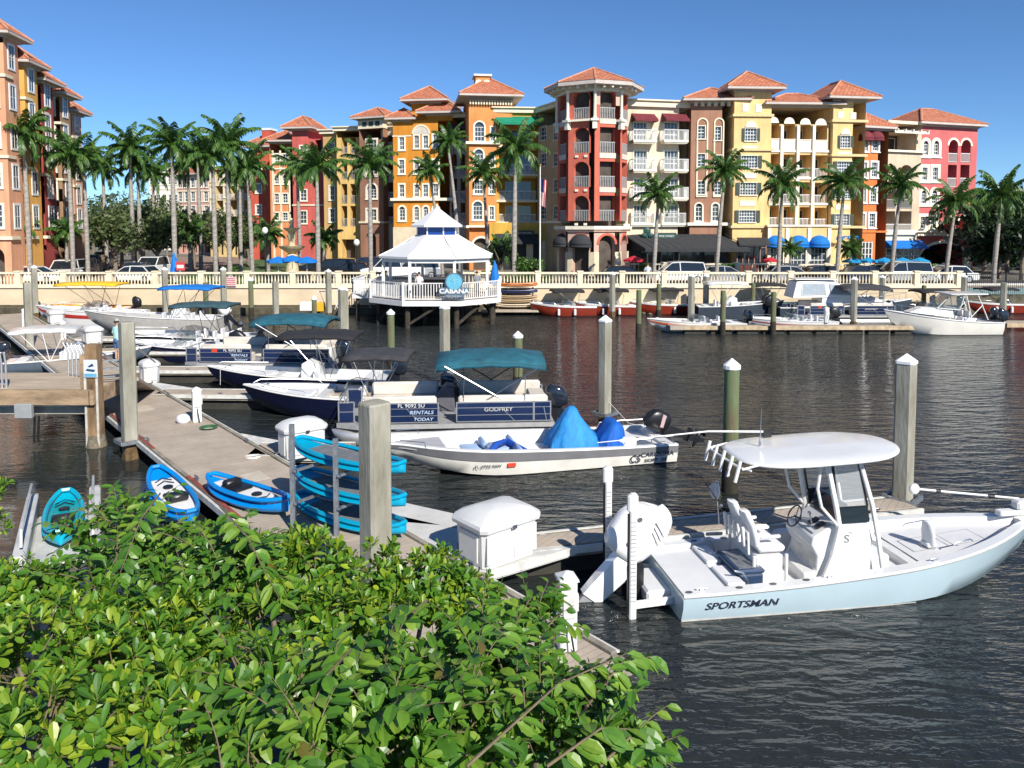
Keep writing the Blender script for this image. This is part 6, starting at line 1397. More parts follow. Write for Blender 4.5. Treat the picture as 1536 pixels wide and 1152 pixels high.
def cruiser():
    t = thing('cabin_cruiser', 'large dark hulled cruiser with white enclosed bridge behind the floating pier', 'cruiser', (18.3, 53.2, 0), R(-3)); L, B = 9.2, 2.9
    ho, do, sh, bb = shell(t, L, B, 1.0, 1.55, CHH, WHITE, [(0, .05, .1), (.05, .34, .6), (.34, .36, .02), (.36, 1, -.0+.03)], rail=.03, railm=WHITE)
    b = MB(); b.loft([[(2.8,-1.15,1.1),(7.2,-.75,1.4),(7.2,.75,1.4),(2.8,1.15,1.1)], [(2.9,-1.0,1.65),(6.4,-.6,1.75),(6.4,.6,1.75),(2.9,1.0,1.65)]]); b.build('cabin', WHITE, t, bevel=.06)
    b = MB(); b.loft([[(.9,-1.05,1.62),(5.4,-.9,1.72),(5.4,.9,1.72),(.9,1.05,1.62)], [(1.2,-.9,2.75),(3.7,-.75,2.85),(3.7,.75,2.85),(1.2,.9,2.75)]]); o = b.build('enclosure', mat('white_canvas', (.72, .73, .74), .6, 0, .06, 2), t, bevel=.05)
    for s in (-1, 1):
        m = MB(); A = [(1.5,s*1.03,1.85),(3.2,s*.99,1.9),(3.1,s*.87,2.6),(1.6,s*.93,2.6)]; m.add(A, [(0,1,2,3)]); m.build('clear_panel', mat('vinyl_window', (.35, .40, .44), .2), o); f = MB(); [f.bar(A[k], A[(k+1) % 4], .04, .02) for k in range(4)]; f.build('panel_seam', WPAINT, o)
        m = MB(); A = [(3.5,s*.98,1.9),(5.0,s*.90,1.82),(3.9,s*.82,2.55),(3.4,s*.85,2.6)]; m.add(A, [(0,1,2,3)]); m.build('clear_panel', mat('vinyl_window', (.35, .40, .44), .2), o)
        m = MB(); q = [.45, .6, .75, .9, .97]; m.tube([(L*x, s*(max(.06, bb(x)-.06)), sh(x)+.45) for x in q], .014, 6); [m.tube([(L*x, s*(max(.06, bb(x)-.06)), sh(x)), (L*x, s*(max(.06, bb(x)-.06)), sh(x)+.45)], .012, 5) for x in q]; m.build('bow_rail', STEEL, t)
    b = MB(); b.box(1.1, 3.9, -.95, .95, 2.87, 2.93); b.build('top', WHITE, t, bevel=.02)
    m = MB(); [m.box(5.2+k*.9, 5.6+k*.9, -bb(.6)-.0, -bb(.6)+.03, .9, .98) for k in range(2)]; m.build('portlight', GLASS, t)
    outboard(t, -.2, .4, .9, 0, 1.1, BLACK, BLACK); outboard(t, -.2, -.4, .9, 0, 1.1, BLACK, BLACK)
cruiser()
def walkaround():
    p = W(1507, 503, 0); q = W(1375, 505, 0); t = thing('walkaround_boat', 'all white cabin fishing boat with pipe hardtop at the right end of the floating pier', 'boat', (p.x, p.y+1.2, 0), R(181)); L, B = 6.6, 2.5
    ho, do, sh, bb = shell(t, L, B, .75, 1.45, mat('ivory_hull', (.74, .71, .64), .3, 0, .08, 1, coat=.3), WHITE, [(0, .05, .08), (.05, .45, .6), (.45, .46, .03), (.46, 1, .03)], rail=.03, railm=WHITE, t0=.4)
    b = MB(); b.loft([[(2.9,-.85,1.0),(5.4,-.4,1.3),(5.4,.4,1.3),(2.9,.85,1.0)], [(2.9,-.7,1.55),(4.6,-.35,1.6),(4.6,.35,1.6),(2.9,.7,1.55)]]); b.build('cabin', WHITE, t, bevel=.05)
    A = [(4.0,.5,1.6),(2.9,.85,1.55),(2.5,.75,2.25),(3.1,.4,2.3)]
    for s in (-1, 1):
        m = MB(); A = [(4.1,0,1.6),(3.8,s*.6,1.58),(2.6,s*.9,1.5),(2.3,s*.8,2.3),(3.0,s*.55,2.35),(3.2,0,2.38)]; m.add(A, [(0,1,4,5),(1,2,3,4)]); o = m.build('windscreen', mat('tinted_screen', (.10, .13, .14), .06, alpha=.55), t); f = MB(); f.tube([A[0],A[1],A[2]], .03, 6); f.tube([A[5],A[4],A[3]], .03, 6); f.tube([A[1],A[4]], .025, 5); f.tube([A[2],A[3]], .025, 5); f.build('screen_frame', WPAINT, o)
        m = MB(); m.tube([(1.9,s*.95,1.0),(2.2,s*.85,2.4)], .03, 6); m.tube([(.9,s*.95,.9),(1.5,s*.85,2.4)], .03, 6); m.tube([(1.9,s*.95,1.1),(1.2,s*.88,1.8)], .025, 6); m.build('top_leg', WPAINT, t, smooth=True)
        m = MB(); q = [.5, .65, .8, .93]; m.tube([(L*x, s*(bb(x)-.06), sh(x)+.4) for x in q], .014, 6); [m.tube([(L*x, s*(bb(x)-.06), sh(x)), (L*x, s*(bb(x)-.06), sh(x)+.4)], .012, 5) for x in q]; m.build('bow_rail', STEEL, t)
    MB().rbox(.9, 3.2, -.95, .95, 2.40, 2.48, .03).build('hardtop', WHITE, t, smooth=True)
    seat(t, 2.0, .35, .7, .5, .5, WCUSH, .4); seat(t, 2.0, -.35, .7, .5, .5, WCUSH, .4)
    outboard(t, -.1, .38, .72, 0, 1.0, ENG, ENG); outboard(t, -.1, -.38, .72, 0, 1.0, ENG, ENG)
walkaround()
p = W(1365, 492, 0); pontoon('grey pontoon boat with dark canopy left of the white cabin fishing boat', (p.x, p.y+3.0, 0), R(180), True, cm=GFAB)
p = W(1340, 470, 0); runabout('small blue-decked boat behind the grey pontoon boat', (p.x+3.5, 55.3, 0), R(180), 5.2, 2.1, CHH, mat('blue_deck', (.03, .06, .12), .5), 'runabout', seats=1, fs=.7, fb=.9, bim=(.4, 3.0, BFAB, STEEL), bz=2.0, eng=True)
# ---------------------------------------------------------------- docks
DD = Vector((-.637, .771, 0)); DN = Vector((.771, .637, 0))      # along the long dock, and across it to the right
DR = Vector((-2.36, 15.03, 0)); DZ = .55; DW = 2.36
def DP(s, n, z=DZ): return DR + DD*s + DN*n + Vector((0, 0, z))  # s along, n across (0 = right edge, -DW = left edge)
DANG = atan2(DD.y, DD.x)
RED_P = mat('red_edge_paint', (.30, .07, .05), .8, 0, .4, 4)
PALEC = mat('pale_concrete', (.55, .54, .52), .85, 0, .12, 2, .2, 30)
def floating(t, P, m=DECK, z=DZ, th=.09, body=.32, inset=.1, bumper=True, fasc=None):
    """P: plan polygon (ccw). deck sheet, pale bumper edge, darker float below"""
    n = len(P); c = sum((Vector(p) for p in P), Vector((0, 0)))/n
    def ins(d): return [tuple(c + (Vector(p)-c)*(1-d/max(.3, (Vector(p)-c).length))) for p in P]
    MB().poly(P, z-th-.10, z-.012).build('frame', fasc or FASC, t)
    MB().poly(ins(.14), z-.0119, z).build('decking', m, t)
    MB().poly(ins(.25), -.35, z-th-.10).build('float', mat('float_black', (.04, .038, .03), .8, 0, .3, 3), t)
def main_dock():
    s0, s1 = -6.3, 49
    t = thing('dock', 'long tan planked floating dock running from the hedge back to the seawall', 'dock', (0, 0, 0))
    P = [tuple(DP(s0, 0).xy), tuple(DP(s1, 0).xy), tuple(DP(s1, -DW).xy), tuple(DP(s0+1.0, -DW).xy)]
    MB().poly(P, DZ-.2, DZ-.014).build('frame', FASC, t)
    # planking in sections with thin expansion joints
    k = 0; s = s0+.05
    while s < s1-.2:
        e = min(s+3.05, s1-.05); A = [tuple(DP(s, -.13).xy), tuple(DP(e-.02, -.13).xy), tuple(DP(e-.02, -DW+.13).xy), tuple(DP(s + (1.0 if k == 0 else 0), -DW+.13).xy)]
        MB().poly(A, DZ-.0139, DZ+.0).build('deck_section', DECK, t); s = e; k += 1
    for n in (-.06, -DW+.06):
        b = MB(); b.bar(DP(s0+.3, n, DZ+.0), DP(s1, n, DZ+.0), .10, .07); b.build('edge_beam', FASC, t)
        b = MB(); sg = 1 if n > -1 else -1; b.bar(DP(s0+.3, n+sg*.10, DZ-.07), DP(s1, n+sg*.10, DZ-.07), .06, .14); b.build('bumper', GUARD, t)
    for (a, b_, n) in ((8.5, 13.5, -DW+.06), (24.5, 31, -.06), (2.2, 5.6, -DW+.06), (16, 22, -DW+.06), (19.0, 20.3, -.06)):
        MB().bar(DP(a, n, DZ+.042), DP(b_, n, DZ+.042), .09, .012).build('painted_edge', RED_P, t)
    P2 = [tuple(DP(s0+.4, -.35).xy), tuple(DP(s1, -.35).xy), tuple(DP(s1, -DW+.35).xy), tuple(DP(s0+1, -DW+.35).xy)]
    MB().poly(P2, -.35, DZ-.2).build('float', mat('float_black', (.04, .038, .03), .8, 0, .3, 3), t)
    # utility covers
    for s, n in ((13.4, -1.0), (4.3, -.8)): b = MB(); a = [tuple(DP(s+x, n+y).xy) for x, y in ((0,0),(.7,0),(.7,-.5),(0,-.5))][::-1]; b.poly(a, DZ+.001, DZ+.008); b.build('access_cover', mat('cover_tan', (.52, .46, .37), .7), t)
main_dock()
def finger(label, x0, y0, L, ang, wd=1.1, m=DECK, group='finger piers'):
    t = thing('finger_pier', label, 'finger pier', (x0, y0, 0), R(ang), group)
    MB().poly([(0,0),(L,0),(L,wd),(0,wd)], DZ-.2, DZ-.014).build('frame', FASC, t)
    MB().poly([(.02,.09),(L-.08,.09),(L-.08,wd-.09),(.02,wd-.09)], DZ-.0139, DZ).build('decking', m, t)
    for y in (-.03, wd+.03): b = MB(); b.bar((0,y,DZ-.06),(L,y,DZ-.06),.06,.13); b.build('bumper', GUARD, t)
    MB().poly([(.1,.15),(L-.15,.15),(L-.15,wd-.15),(.1,wd-.15)], -.3, DZ-.2).build('float', mat('float_black', (.04, .038, .03), .8, 0, .3, 3), t)
    for x in (L*.3, L*.6, L*.9): cleat(t, x, .12, DZ)
    return t
q = DP(1.0, 0)
finger('near tan finger pier beside the pale blue boat', -.9, 13.45, 9.9, 14.4, .74)
finger('finger pier between the deck boat and the black hulled boat', DP(15.9, 0).x-.3, DP(15.9, 0).y-.3, 8.0, -3, .95)
finger('finger pier hidden behind the black hulled boat', DP(21.5, 0).x, DP(21.5, 0).y-.1, 8.5, 0, .9)
finger('finger pier beside the bow of the far pontoon boat', DP(27.5, 0).x, DP(27.5, 0).y, 8.5, 0, .9)
finger('finger pier near the man standing on the dock', DP(33, 0).x, DP(33, 0).y, 8.5, 0, .9)
finger('short stub pier below the smaller white dock box', DP(6.4, 0).x-.5, DP(6.4, 0).y-.3, 2.6, 0, 1.2)
# gussets in the corners
def gusset(label, pts, m=PALEC):
    t = thing('dock_gusset', label, 'dock corner', (0, 0, 0), 0, 'triangular dock corner plates'); MB().poly(pts, DZ-.16, DZ-.004).build('plate', m, t); b = MB(); b.bar((*pts[0], DZ-.05), (*pts[1], DZ-.05), .07, .14); b.build('bumper', GUARD, t)
a = DP(2.9, .04); gusset('pale triangular corner plate behind the big white dock box', [(.75, 14.5), (a.x, a.y), (DP(.2, .05).x, DP(.2, .05).y)][::-1])
a = DP(-2.9, .04); gusset('pale corner plate carrying the big white dock box on its near side', [(a.x, a.y), (1.2, 13.95), (.2, 14.1), (DP(1, .05).x, DP(1, .05).y)])
a = DP(8.6, .05); b_ = DP(6.9, .05); gusset('pale triangular corner plate behind the smaller dock box', [(b_.x+.9, b_.y+.2), (a.x, a.y), (b_.x, b_.y)])
a = DP(18.2, .05); b_ = DP(16.6, .05); gusset('pale triangular corner plate by the white pedestal', [(b_.x+1.2, b_.y), (a.x, a.y), (b_.x, b_.y)])
# far floating pier at right
t = thing('floating_pier', 'tan floating pier with dark floats running left to right in front of the far boats', 'dock', (0, 0, 0))
p = W(1040, 497, .0); q = W(1362, 497, 0); x0, x1, y0 = p.x-.8, q.x, 46.2
MB().box(x0, x1, y0, y0+.7, .30, .48).build('decking', DECK, t); MB().box(x0, x1, y0-.08, y0-.001, .26, .50).build('bumper', mat('fender_tan', (.50, .38, .24), .8, 0, .3, 3), t)
for k in range(9): a = lerp(x0, x1-1.4, k/8); MB().rbox(a, a+1.3, y0+.1, y0+.65, -.3, .26, .05).build('float', mat('float_black', (.04, .038, .03), .8, 0, .3, 3), t)
b = MB(); b.box(x0-.9, x0, y0-.1, y0+2.0, .26, .49); b.build('end_platform', DECK, t)
t = thing('floating_pier', 'short stretch of floating pier entering from the right edge of the photo', 'dock', (0, 0, 0)); MB().box(30.8, 48, 47.5, 49.0, .28, .48).build('decking', DECK, t); MB().box(30.8, 48, 47.4, 47.499, .24, .5).build('bumper', mat('fender_tan', (.50, .38, .24), .8, 0, .3, 3), t)

# ---------------------------------------------------------------- piles
def cpile(label, x, y, top, wd=.40, rot=45, cap=True, collar=True, group='square concrete piles'):
    t = thing('concrete_pile', label, 'pile', (x, y, 0), R(rot), group); h = wd/2; c = .045
    sec = lambda k, z: [(h*k, (h-c)*k, z), ((h-c)*k, h*k, z), (-(h-c)*k, h*k, z), (-h*k, (h-c)*k, z), (-h*k, -(h-c)*k, z), (-(h-c)*k, -h*k, z), ((h-c)*k, -h*k, z), (h*k, -(h-c)*k, z)]
    MB().loft([sec(1, -1.2), sec(1, .55), sec(1, top-.03), sec(.93, top)]).build('shaft', CONC, t)
    MB().loft([sec(1.012, -.6), sec(1.012, .42)]).build('tide_band', mat('rust_growth', (.16, .10, .045), .95, 0, .5, 5, .5), t)
    if cap: MB().loft([sec(1.06, top+.002), sec(1.06, top+.06), sec(.04, top+.22)]).build('cap', SAIL, t)
    if collar:
        b = MB(); k = h+.12
        for s in (-1, 1): b.bar((-k, s*k, DZ-.02), (k, s*k, DZ-.02), .07, .1); b.bar((s*k, -k, DZ-.02), (s*k, k, DZ-.02), .07, .1)
        b.build('pile_guide', GALV, t)
    return t
def wpile(label, u, d, vtop, wd=.36, cap=True, group='round green timber piles'):
    x = UX(u, d); top = 6.5+(340-vtop)/F*d; t = thing('timber_pile', label, 'pile', (x, d, 0), 0, group); r = wd/2; rnd = random.Random(int(u))
    MB().lathe([(r*1.05,-1),(r*1.03,.4),(r,1.2),(r*.97,top-.02),(r*.8,top)], 12).build('shaft', WOODG, t, smooth=True)
    MB().lathe([(r*1.09,-.5),(r*1.12,.1),(r*1.06,.75),(r*1.03,.8)], 12).build('tide_band', mat('dark_growth', (.035, .03, .02), .95, 0, .4, 5, .6), t, smooth=True)
    if cap: MB().lathe([(r*1.1,top-.06),(r*1.12,top+.03),(.01,top+.2)], 12).build('cap', SAIL, t, smooth=False)
    return t
cpile('biggest weathered concrete pile rising from the leaves in the left foreground', -2.08, 11.45, WD(552, 603, 11.45).z, .385, 45, cap=False)
cpile('tall concrete pile without cap standing at the left edge of the dock', -10.7, 21.15, WD(194, 483, 21.15).z, .36, 45, cap=False)
cpile('concrete pile with white cap behind the blue covers of the skiff', UX(906, 24.8)*1.0, 24.3, WD(906, 478, 24.3).z-.1, .33)
cpile('concrete pile with white cap behind the bow of the pale blue boat', 8.62, 16.6, WD(1355, 537, 16.6).z-.12, .36)
cpile('white capped concrete pile behind the left end of the near teal canopy', -2.75, 31.2, 3.15, .34)
cpile('white capped concrete pile right of the far teal canopy', -8.9, 40, 3.2, .34)
for lb, u, d, vt, cp in (('white capped concrete pile in the middle of the floating pier left end', 1038, 48.6, 415, True), ('white capped concrete pile between the white cruiser and the grey pontoon boat', 1283, 49.2, 420, True), ('concrete pile right of the white cabin fishing boat', 1508, 50, 424, False),
    ('uncapped concrete pile standing at the left edge of the far dock part', 39, 37.8, 424, False), ('thin white capped pile left of the yellow boat', 50, 54, 402, True), ('white capped pile in front of the balustrade above the white boats', 246, 53, 405, True),
    ('white capped pile behind the slate canopy', 334, 53, 405, True), ('flat topped pile right of the slate canopy', 412, 50, 422, False), ('white capped pile before the seawall left of the gazebo steps', 492, 54, 408, True), ('white capped pile standing between the second and third red boats', 919, 55, 412, True), ('white capped pile behind the floating pier boats', 1060, 55.5, 415, True), ('white capped pile behind the white cabin fishing boat', 1448, 55.5, 416, True), ('white capped pile behind the dark cruiser stern', 1325, 55.5, 417, True), ('low flat topped pile left of the far pontoon canopy', 516, 43.5, 436, True)):
    zt = 6.5+(340-vt)/F*d; cpile(lb, UX(u, d), d, zt, .34, cap=cp, collar=False)
for lb, u, d, vt, wd, cp in (('stout green timber pile with white cap behind the white hardtop', 1101, 18.5, 551, .38, True), ('green timber pile with white cap above the near teal canopy', 777, 29, 505, .36, True), ('green timber pile with white cap left of the gazebo', 585, 36, 470, .36, True),
    ('uncapped green timber pile right of the third red boat', 959, 45, 435, .32, False), ('uncapped green timber pile before the dark blue-grey boat', 1086, 46, 436, .32, False), ('uncapped green timber pile right of the dark blue-grey boat', 1162, 46, 438, .32, False), ('green timber pile among the red boats', 989, 52.5, 426, .32, False),
    ('green timber pile in front of the seawall left of the flat topped pile', 375, 54, 420, .36, True), ('green timber pile left of the slate canopy against the seawall', 307, 54, 424, .36, False), ('dark green pile behind the floating pier boats left', 1131, 55, 425, .32, False), ('dark green pile behind the white cruiser', 1270, 55.5, 428, .32, False), ('dark green pile behind the white cabin boat hardtop', 1388, 55.5, 428, .32, False), ('rusty timber pile behind the far teal canopy', 470, 44, 448, .30, True)):
    wpile(lb, u, d, vt, wd, cp)

# ---------------------------------------------------------------- dock boxes, pedestals
def dockbox(label, s, n, rot, w_=1.25, d_=.8, h=.82, loc=None):
    p = loc if loc else DP(s, n); t = thing('dock_box', label, 'dock box', (p[0], p[1], DZ), rot, 'white fibreglass dock boxes')
    b = MB(); c = .1
    def r8(k, z, c=.1): hx, hy = w_/2*k, d_/2*k; return [(hx,hy-c,z),(hx-c,hy,z),(-hx+c,hy,z),(-hx,hy-c,z),(-hx,-hy+c,z),(-hx+c,-hy,z),(hx-c,-hy,z),(hx,-hy+c,z)]
    DB = mat('dock_box_white', (.62, .62, .61), .4, 0, .08, 2)
    b.loft([r8(.90, .01), r8(.97, h*.78)]); b.build('body', DB, t)
    b = MB(); b.loft([r8(1.06, h*.78+.002), r8(1.08, h*.86), r8(1.04, h*.92), r8(.85, h*1.02), r8(.5, h*1.09, .05), r8(.1, h*1.12, .01)]); b.build('lid', DB, t, smooth=True, ang=28)
    o = MB()
    for sx in (-.24, .24): o.rbox(sx*w_-.2*w_*1., sx*w_+.2*w_, -d_*.49-.01, -d_*.40, .1, h*.70, .02)
    for s_ in (-1,):
        for sx in (-.24, .24): MB().rbox(sx*w_-.2*w_, sx*w_+.2*w_, -d_*.485, -d_*.45, .1, h*.70, .01).build('side_panel', DB, t)
    for sy in (-1, 1): MB().rbox(sy*w_*.485-.02, sy*w_*.485+.012, -d_*.28, d_*.28, .1, h*.70, .01).build('side_panel', DB, t)
    MB().box(-.05, .05, -d_*.55, -d_*.53, h*.74, h*.82).build('latch', STEEL, t)
    return t
dockbox('large white dock box in the near corner beside the outboard', 0, 0, R(40), 1.3, .95, .86, loc=(-.28, 13.6))
dockbox('smaller white dock box behind the blue paddle boards', 0, 0, R(38), 1.1, .75, .88, loc=(-5.5, 19.75))
dockbox('white dock box on the far dock beside the grey hulled boat', 30.6, .5, R(-50), 1.3, .8, .85)
dockbox('farthest white dock box near the seawall end of the dock', 41, .5, R(-50), 1.2, .8, .8)
dockbox('white dock box half hidden behind the tall left concrete pile', 18.3, .1, R(-50), .8, .6, .8)
def pedestal(label, loc, rz=R(20), h=1.12):
    t = thing('power_pedestal', label, 'power pedestal', (loc[0], loc[1], DZ), rz, 'white power pedestals on the docks'); a = .125
    b = MB(); b.rbox(-a, a, -a, a, .0, h*.9, .02); b.build('post', WPAINT, t)
    b = MB(); b.loft([[(-a*1.15,-a*1.15,h*.9),(a*1.15,-a*1.15,h*.9),(a*1.15,a*1.15,h*.9),(-a*1.15,a*1.15,h*.9)], [(-a*1.1,-a*1.1,h*.93),(a*1.1,-a*1.1,h*.93),(a*1.1,a*1.1,h*.93),(-a*1.1,a*1.1,h*.93)], [(-.02,-.02,h),(.02,-.02,h),(.02,.02,h),(-.02,.02,h)]]); b.build('cap', WPAINT, t)
    MB().box(-a*.7, a*.7, -a-.03, -a+.001, h*.45, h*.78).build('outlet_cover', GUARD, t); MB().box(a-.002, a+.03, -a*.6, a*.6, h*.5, h*.72).build('outlet_cover', GUARD, t)
    MB().tube([(0,-a-.02,h*.4),(.0,-a-.1,h*.3),(.03,-a-.14,h*.1),(.05,-a-.05,.01)], .014, 6).build('cord', BLACK, t)
pedestal('white power pedestal at the near tip of the dock above the leaves', (.77, 10.5), R(12), 1.12)
pedestal('white power pedestal in the middle of the dock edge with a white bag', (-9.62, 23.1), R(30), 1.08)
pedestal('white power pedestal on the dock near the gangway', tuple(DP(25.5, -.4).xy), R(30), 1.0)
pedestal('white power pedestal beside the far white dock box', tuple(DP(33, -.4).xy), R(30), 1.0)
pedestal('farthest white power pedestal toward the seawall', tuple(DP(40.5, -1.2).xy), R(30), 1.1)
pedestal('white power pedestal at the end of the floating pier between far boats', (19.5, 47.3), 0, 1.0)
b = MB(); b.ell((0,0,.14), .22, .16, .16, 10, 6, .8); o = b.build('plastic_bag', mat('bag_white', (.7, .68, .74), .6), smooth=True); o.location = (-9.98, 22.95, DZ-.02); tag(o, 'crumpled white bag lying beside the middle power pedestal', 'bag')
# bench-like hose reel / rope coils on the big corner
def rope(name, label, pts, r=.012, m=None): o = MB().tube(pts, r, 5).build(name, m or mat('rope_white', (.65, .63, .58), .9), smooth=True); tag(o, label, 'rope'); return o
rope('mooring_rope', 'pale mooring line from the skiff stern to the pile', [(4.1,22.6,.5),(3.6,23.3,.45),(3.1,24.2,.9)])
rope('mooring_rope', 'pale mooring line from the black hulled boat bow to the finger pier', [(-11.6,30.2,.9),(-11.3,29.4,.6),(-11.0,28.6,.56)])
rope('mooring_rope', 'thin line from the bay boat stern to the near finger pier', [(2.7,14.2,.5),(2.55,14.4,.45),(2.4,14.5,.56)])

# ---------------------------------------------------------------- kayaks, rack, launch
KB = mat('kayak_blue', (.0, .22, .60), .35, 0, .08, 2); KT = mat('kayak_teal', (.0, .30, .33), .35, 0, .1, 2); BB = mat('board_blue', (.0, .30, .48), .35, 0, .1, 2)
def kayak(name, label, loc, rz, L=3.0, B=.78, h=.34, hull=KB, seat_m=WPAINT, board=False, pitch=0, group=None):
    t = thing(name, label, 'paddle board' if board else 'kayak', loc, rz, group); t.rotation_euler = (0, pitch, rz)
    N = 36; A = []; D = []
    for i in range(N+1):
        q = i/N; s_ = max(.02, (1-abs(2*q-1)**2.6))**.7; b = B/2*s_; z0 = .0+.12*abs(2*q-1)**3; hh = h*(.75+.25*abs(2*q-1)**2); x = q*L-L/2
        A.append([(x+0, b*cos(a)*(1 if True else 1), z0+hh*.5+hh*.5*sin(a)) if sin(a) < .3 else (x, b*cos(a)*.93, z0+hh*(.66 if not board else .75)) for a in [2*pi*k/16 for k in range(16)]])
    b = MB(); b.loft(A); b.build('hull', hull, t, smooth=True, ang=60)
    # raised rim and sunken deck
    r = MB(); rim = lambda sg: [(i/N*L-L/2, sg*(B/2*max(.02, (1-abs(2*i/N-1)**2.6))**.7*.86), .12*abs(2*i/N-1)**3+h*.82+.02) for i in range(1, N)]
    lo = rim(1)+rim(-1)[::-1]; r.tube(lo+[lo[0]], .045 if board else .05, 6, cap=False); r.build('rim', hull, t, smooth=True)
    p = MB(); q0, q1 = (.12, .80); P = [(x*.98, y*.8) for x, y, z in rim(1)[2:-6]] + [(x*.98, y*.8) for x, y, z in rim(-1)[::-1][6:-2]]
    p.poly(P[::-1], h*.70, h*.78); p.build('deck_pad', mat('pad_grey', (.16, .17, .18), .8, 0, .2, 4) if board else seat_m, t)
    if not board:
        s1 = MB(); s1.rbox(-.45, -.05, -.22, .22, h*.78, h*.95, .03); s1.rbox(-.62, -.40, -.2, .2, h*.8, h+.10, .04); s1.build('seat', BLACK, t, smooth=True)
        c = MB(); [c.tube([(x,-.18,h*.83),(x+.15,0,h*.9),(x,.18,h*.83)], .012, 5) for x in (.55, .75)]; c.build('deck_cord', BLACK, t)
        l_ = MB(); l_.lathe([(.11,0),(.11,.03),(.09,.04)], 12, (.35,0,h*.79)); l_.build('hatch', BLACK, t)
    return t
p = W(372, 760, DZ); kayak('kayak', 'teal blue and white kayak lying across the dock above the leaves', (-5.7, 16.15, DZ+.01), atan2(-1.35, 1.9), 2.75, .76, hull=KB)
kayak('kayak', 'bright blue kayak pointing up the dock at the left edge of the planks', (-7.6, 16.8, .30), atan2(2.0, -1.55), 3.1, .82, hull=KB, group=None, pitch=R(-4))
kayak('kayak', 'turquoise kayak afloat in the pale kayak launch', (-9.5, 15.9, .14), atan2(2.6, -1.4), 2.8, .8, hull=mat('kayak_turquoise', (.0, .36, .50), .35, 0, .1, 2), seat_m=KT)
t = thing('kayak_launch', 'pale plastic floating kayak launch with two long raised rails', 'kayak launch', (-9.55, 15.9, 0), atan2(2.6, -1.4))
LW = mat('launch_plastic', (.52, .52, .50), .6, 0, .2, 2)
for s in (-1, 1):
    b = MB(); b.loft([[(-1.9,s*.62-.12,-.1),(-1.9,s*.62+.12,-.1),(-1.9,s*.62+.12,.35),(-1.9,s*.62-.12,.35)], [(1.6,s*.62-.12,-.1),(1.6,s*.62+.12,-.1),(1.6,s*.62+.12,.42),(1.6,s*.62-.12,.42)], [(1.95,s*.62-.1,.1),(1.95,s*.62+.1,.1),(1.95,s*.62+.1,.36),(1.95,s*.62-.1,.36)]]); b.build('side_float', LW, t, bevel=.03)
    m = MB(); m.tube([(-1.6,s*.60,.42),(-1.5,s*.60,.72),(1.2,s*.60,.80),(1.7,s*.60,.5)], .03, 7); m.build('grab_rail', LW, t, smooth=True)
MB().rbox(-1.9, 1.0, -.5, .5, -.1, .12, .04).build('cradle', LW, t)
# rack with paddle boards
t = thing('board_rack', 'galvanised two-post rack holding the blue paddle boards', 'rack', (0, 0, 0)); RKP = ((-4.3, 14.75), (-3.38, 14.45))
bdir = Vector((2.4, -1.7)).normalized(); bper = Vector((1.7, 2.4)).normalized()
for (x, y), h in zip(RKP, (2.1, 1.9)):
    o = MB().box(x-.045, x+.045, y-.045, y+.045, DZ-.2, DZ+h).build('post', GALV, t)
    for z in (.55, 1.19): b = MB(); b.bar((x, y, DZ+z-.03), (x+bper.x*.8, y+bper.y*.8, DZ+z-.03), .05); b.build('arm', GALV, o); MB().tube([(x+.04, y-.06, DZ+z), (x+.10, y-.06, DZ+z)], .04, 8).build('clamp', STEEL, o)
for k, (z, lb) in enumerate(((1.20, 'blue paddle board with grey deck pad on the top arms of the rack'), (.56, 'blue paddle board in shadow on the middle arms of the rack'), (.03, 'blue paddle board on the lowest arms behind the leaves'))):
    kayak('paddle_board', lb, (-3.3, 15.1, DZ+z), atan2(bdir.y, bdir.x), 3.15, .88, .22, hull=BB, board=True, group='blue paddle boards on the rack')

# ---------------------------------------------------------------- wooden landing and gangway at the left
t = thing('wooden_landing', 'raised wooden landing with pale planks at the left edge of the photo', 'landing', (0, 0, 0))
x1 = -12.35; zl = 1.72
MB().box(-26, x1, 22.25, 24.9, zl-.08, zl).build('decking', mat('landing_planks', (.46, .37, .27), .85, 0, .25, 2, .2, 30, stretch=(.5, 3, 1)), t)
MB().box(-26, x1+.02, 22.1, 22.245, zl-.42, zl+.02).build('front_beam', WOOD, t); MB().box(-26, x1-.3, 22.5, 22.65, zl-.78, zl-.50).build('lower_beam', mat('grey_beam', (.40, .37, .31), .85, 0, .25, 2), t)
MB().box(x1-.0, x1+.14, 22.1, 24.9, zl-.42, zl-.0).build('end_beam', WOOD, t)
for x in (-13.4, -17.5, -22): MB().tube([(x, 24.6, -1), (x, 24.6, zl-.1)], .15, 10).build('support_pile', mat('old_pile', (.20, .15, .09), .95, 0, .4, 3, .4), t)
b = MB(); b.tube([(-26, 22.4, zl-.50), (-13.2, 22.4, zl-.50), (-12.7, 22.4, zl-.46), (-12.55, 22.4, zl-.43)], .04, 7); b.build('conduit', GUARD, t, smooth=True)
for k in range(2): MB().tube([(-14.1+.12*k, 22.35, zl-.8), (-14.15+.12*k, 22.35, zl-1.6)], .03, 6).build('conduit', BLACK, t)
jb = MB().rbox(-14.45, -13.95, 21.95, 22.095, zl-.78, zl-.36, .015).build('junction_box', mat('box_grey', (.35, .36, .36), .5, .2, .1, 3)); tag(jb, 'grey electrical box fixed to the front of the wooden landing', 'electrical box')
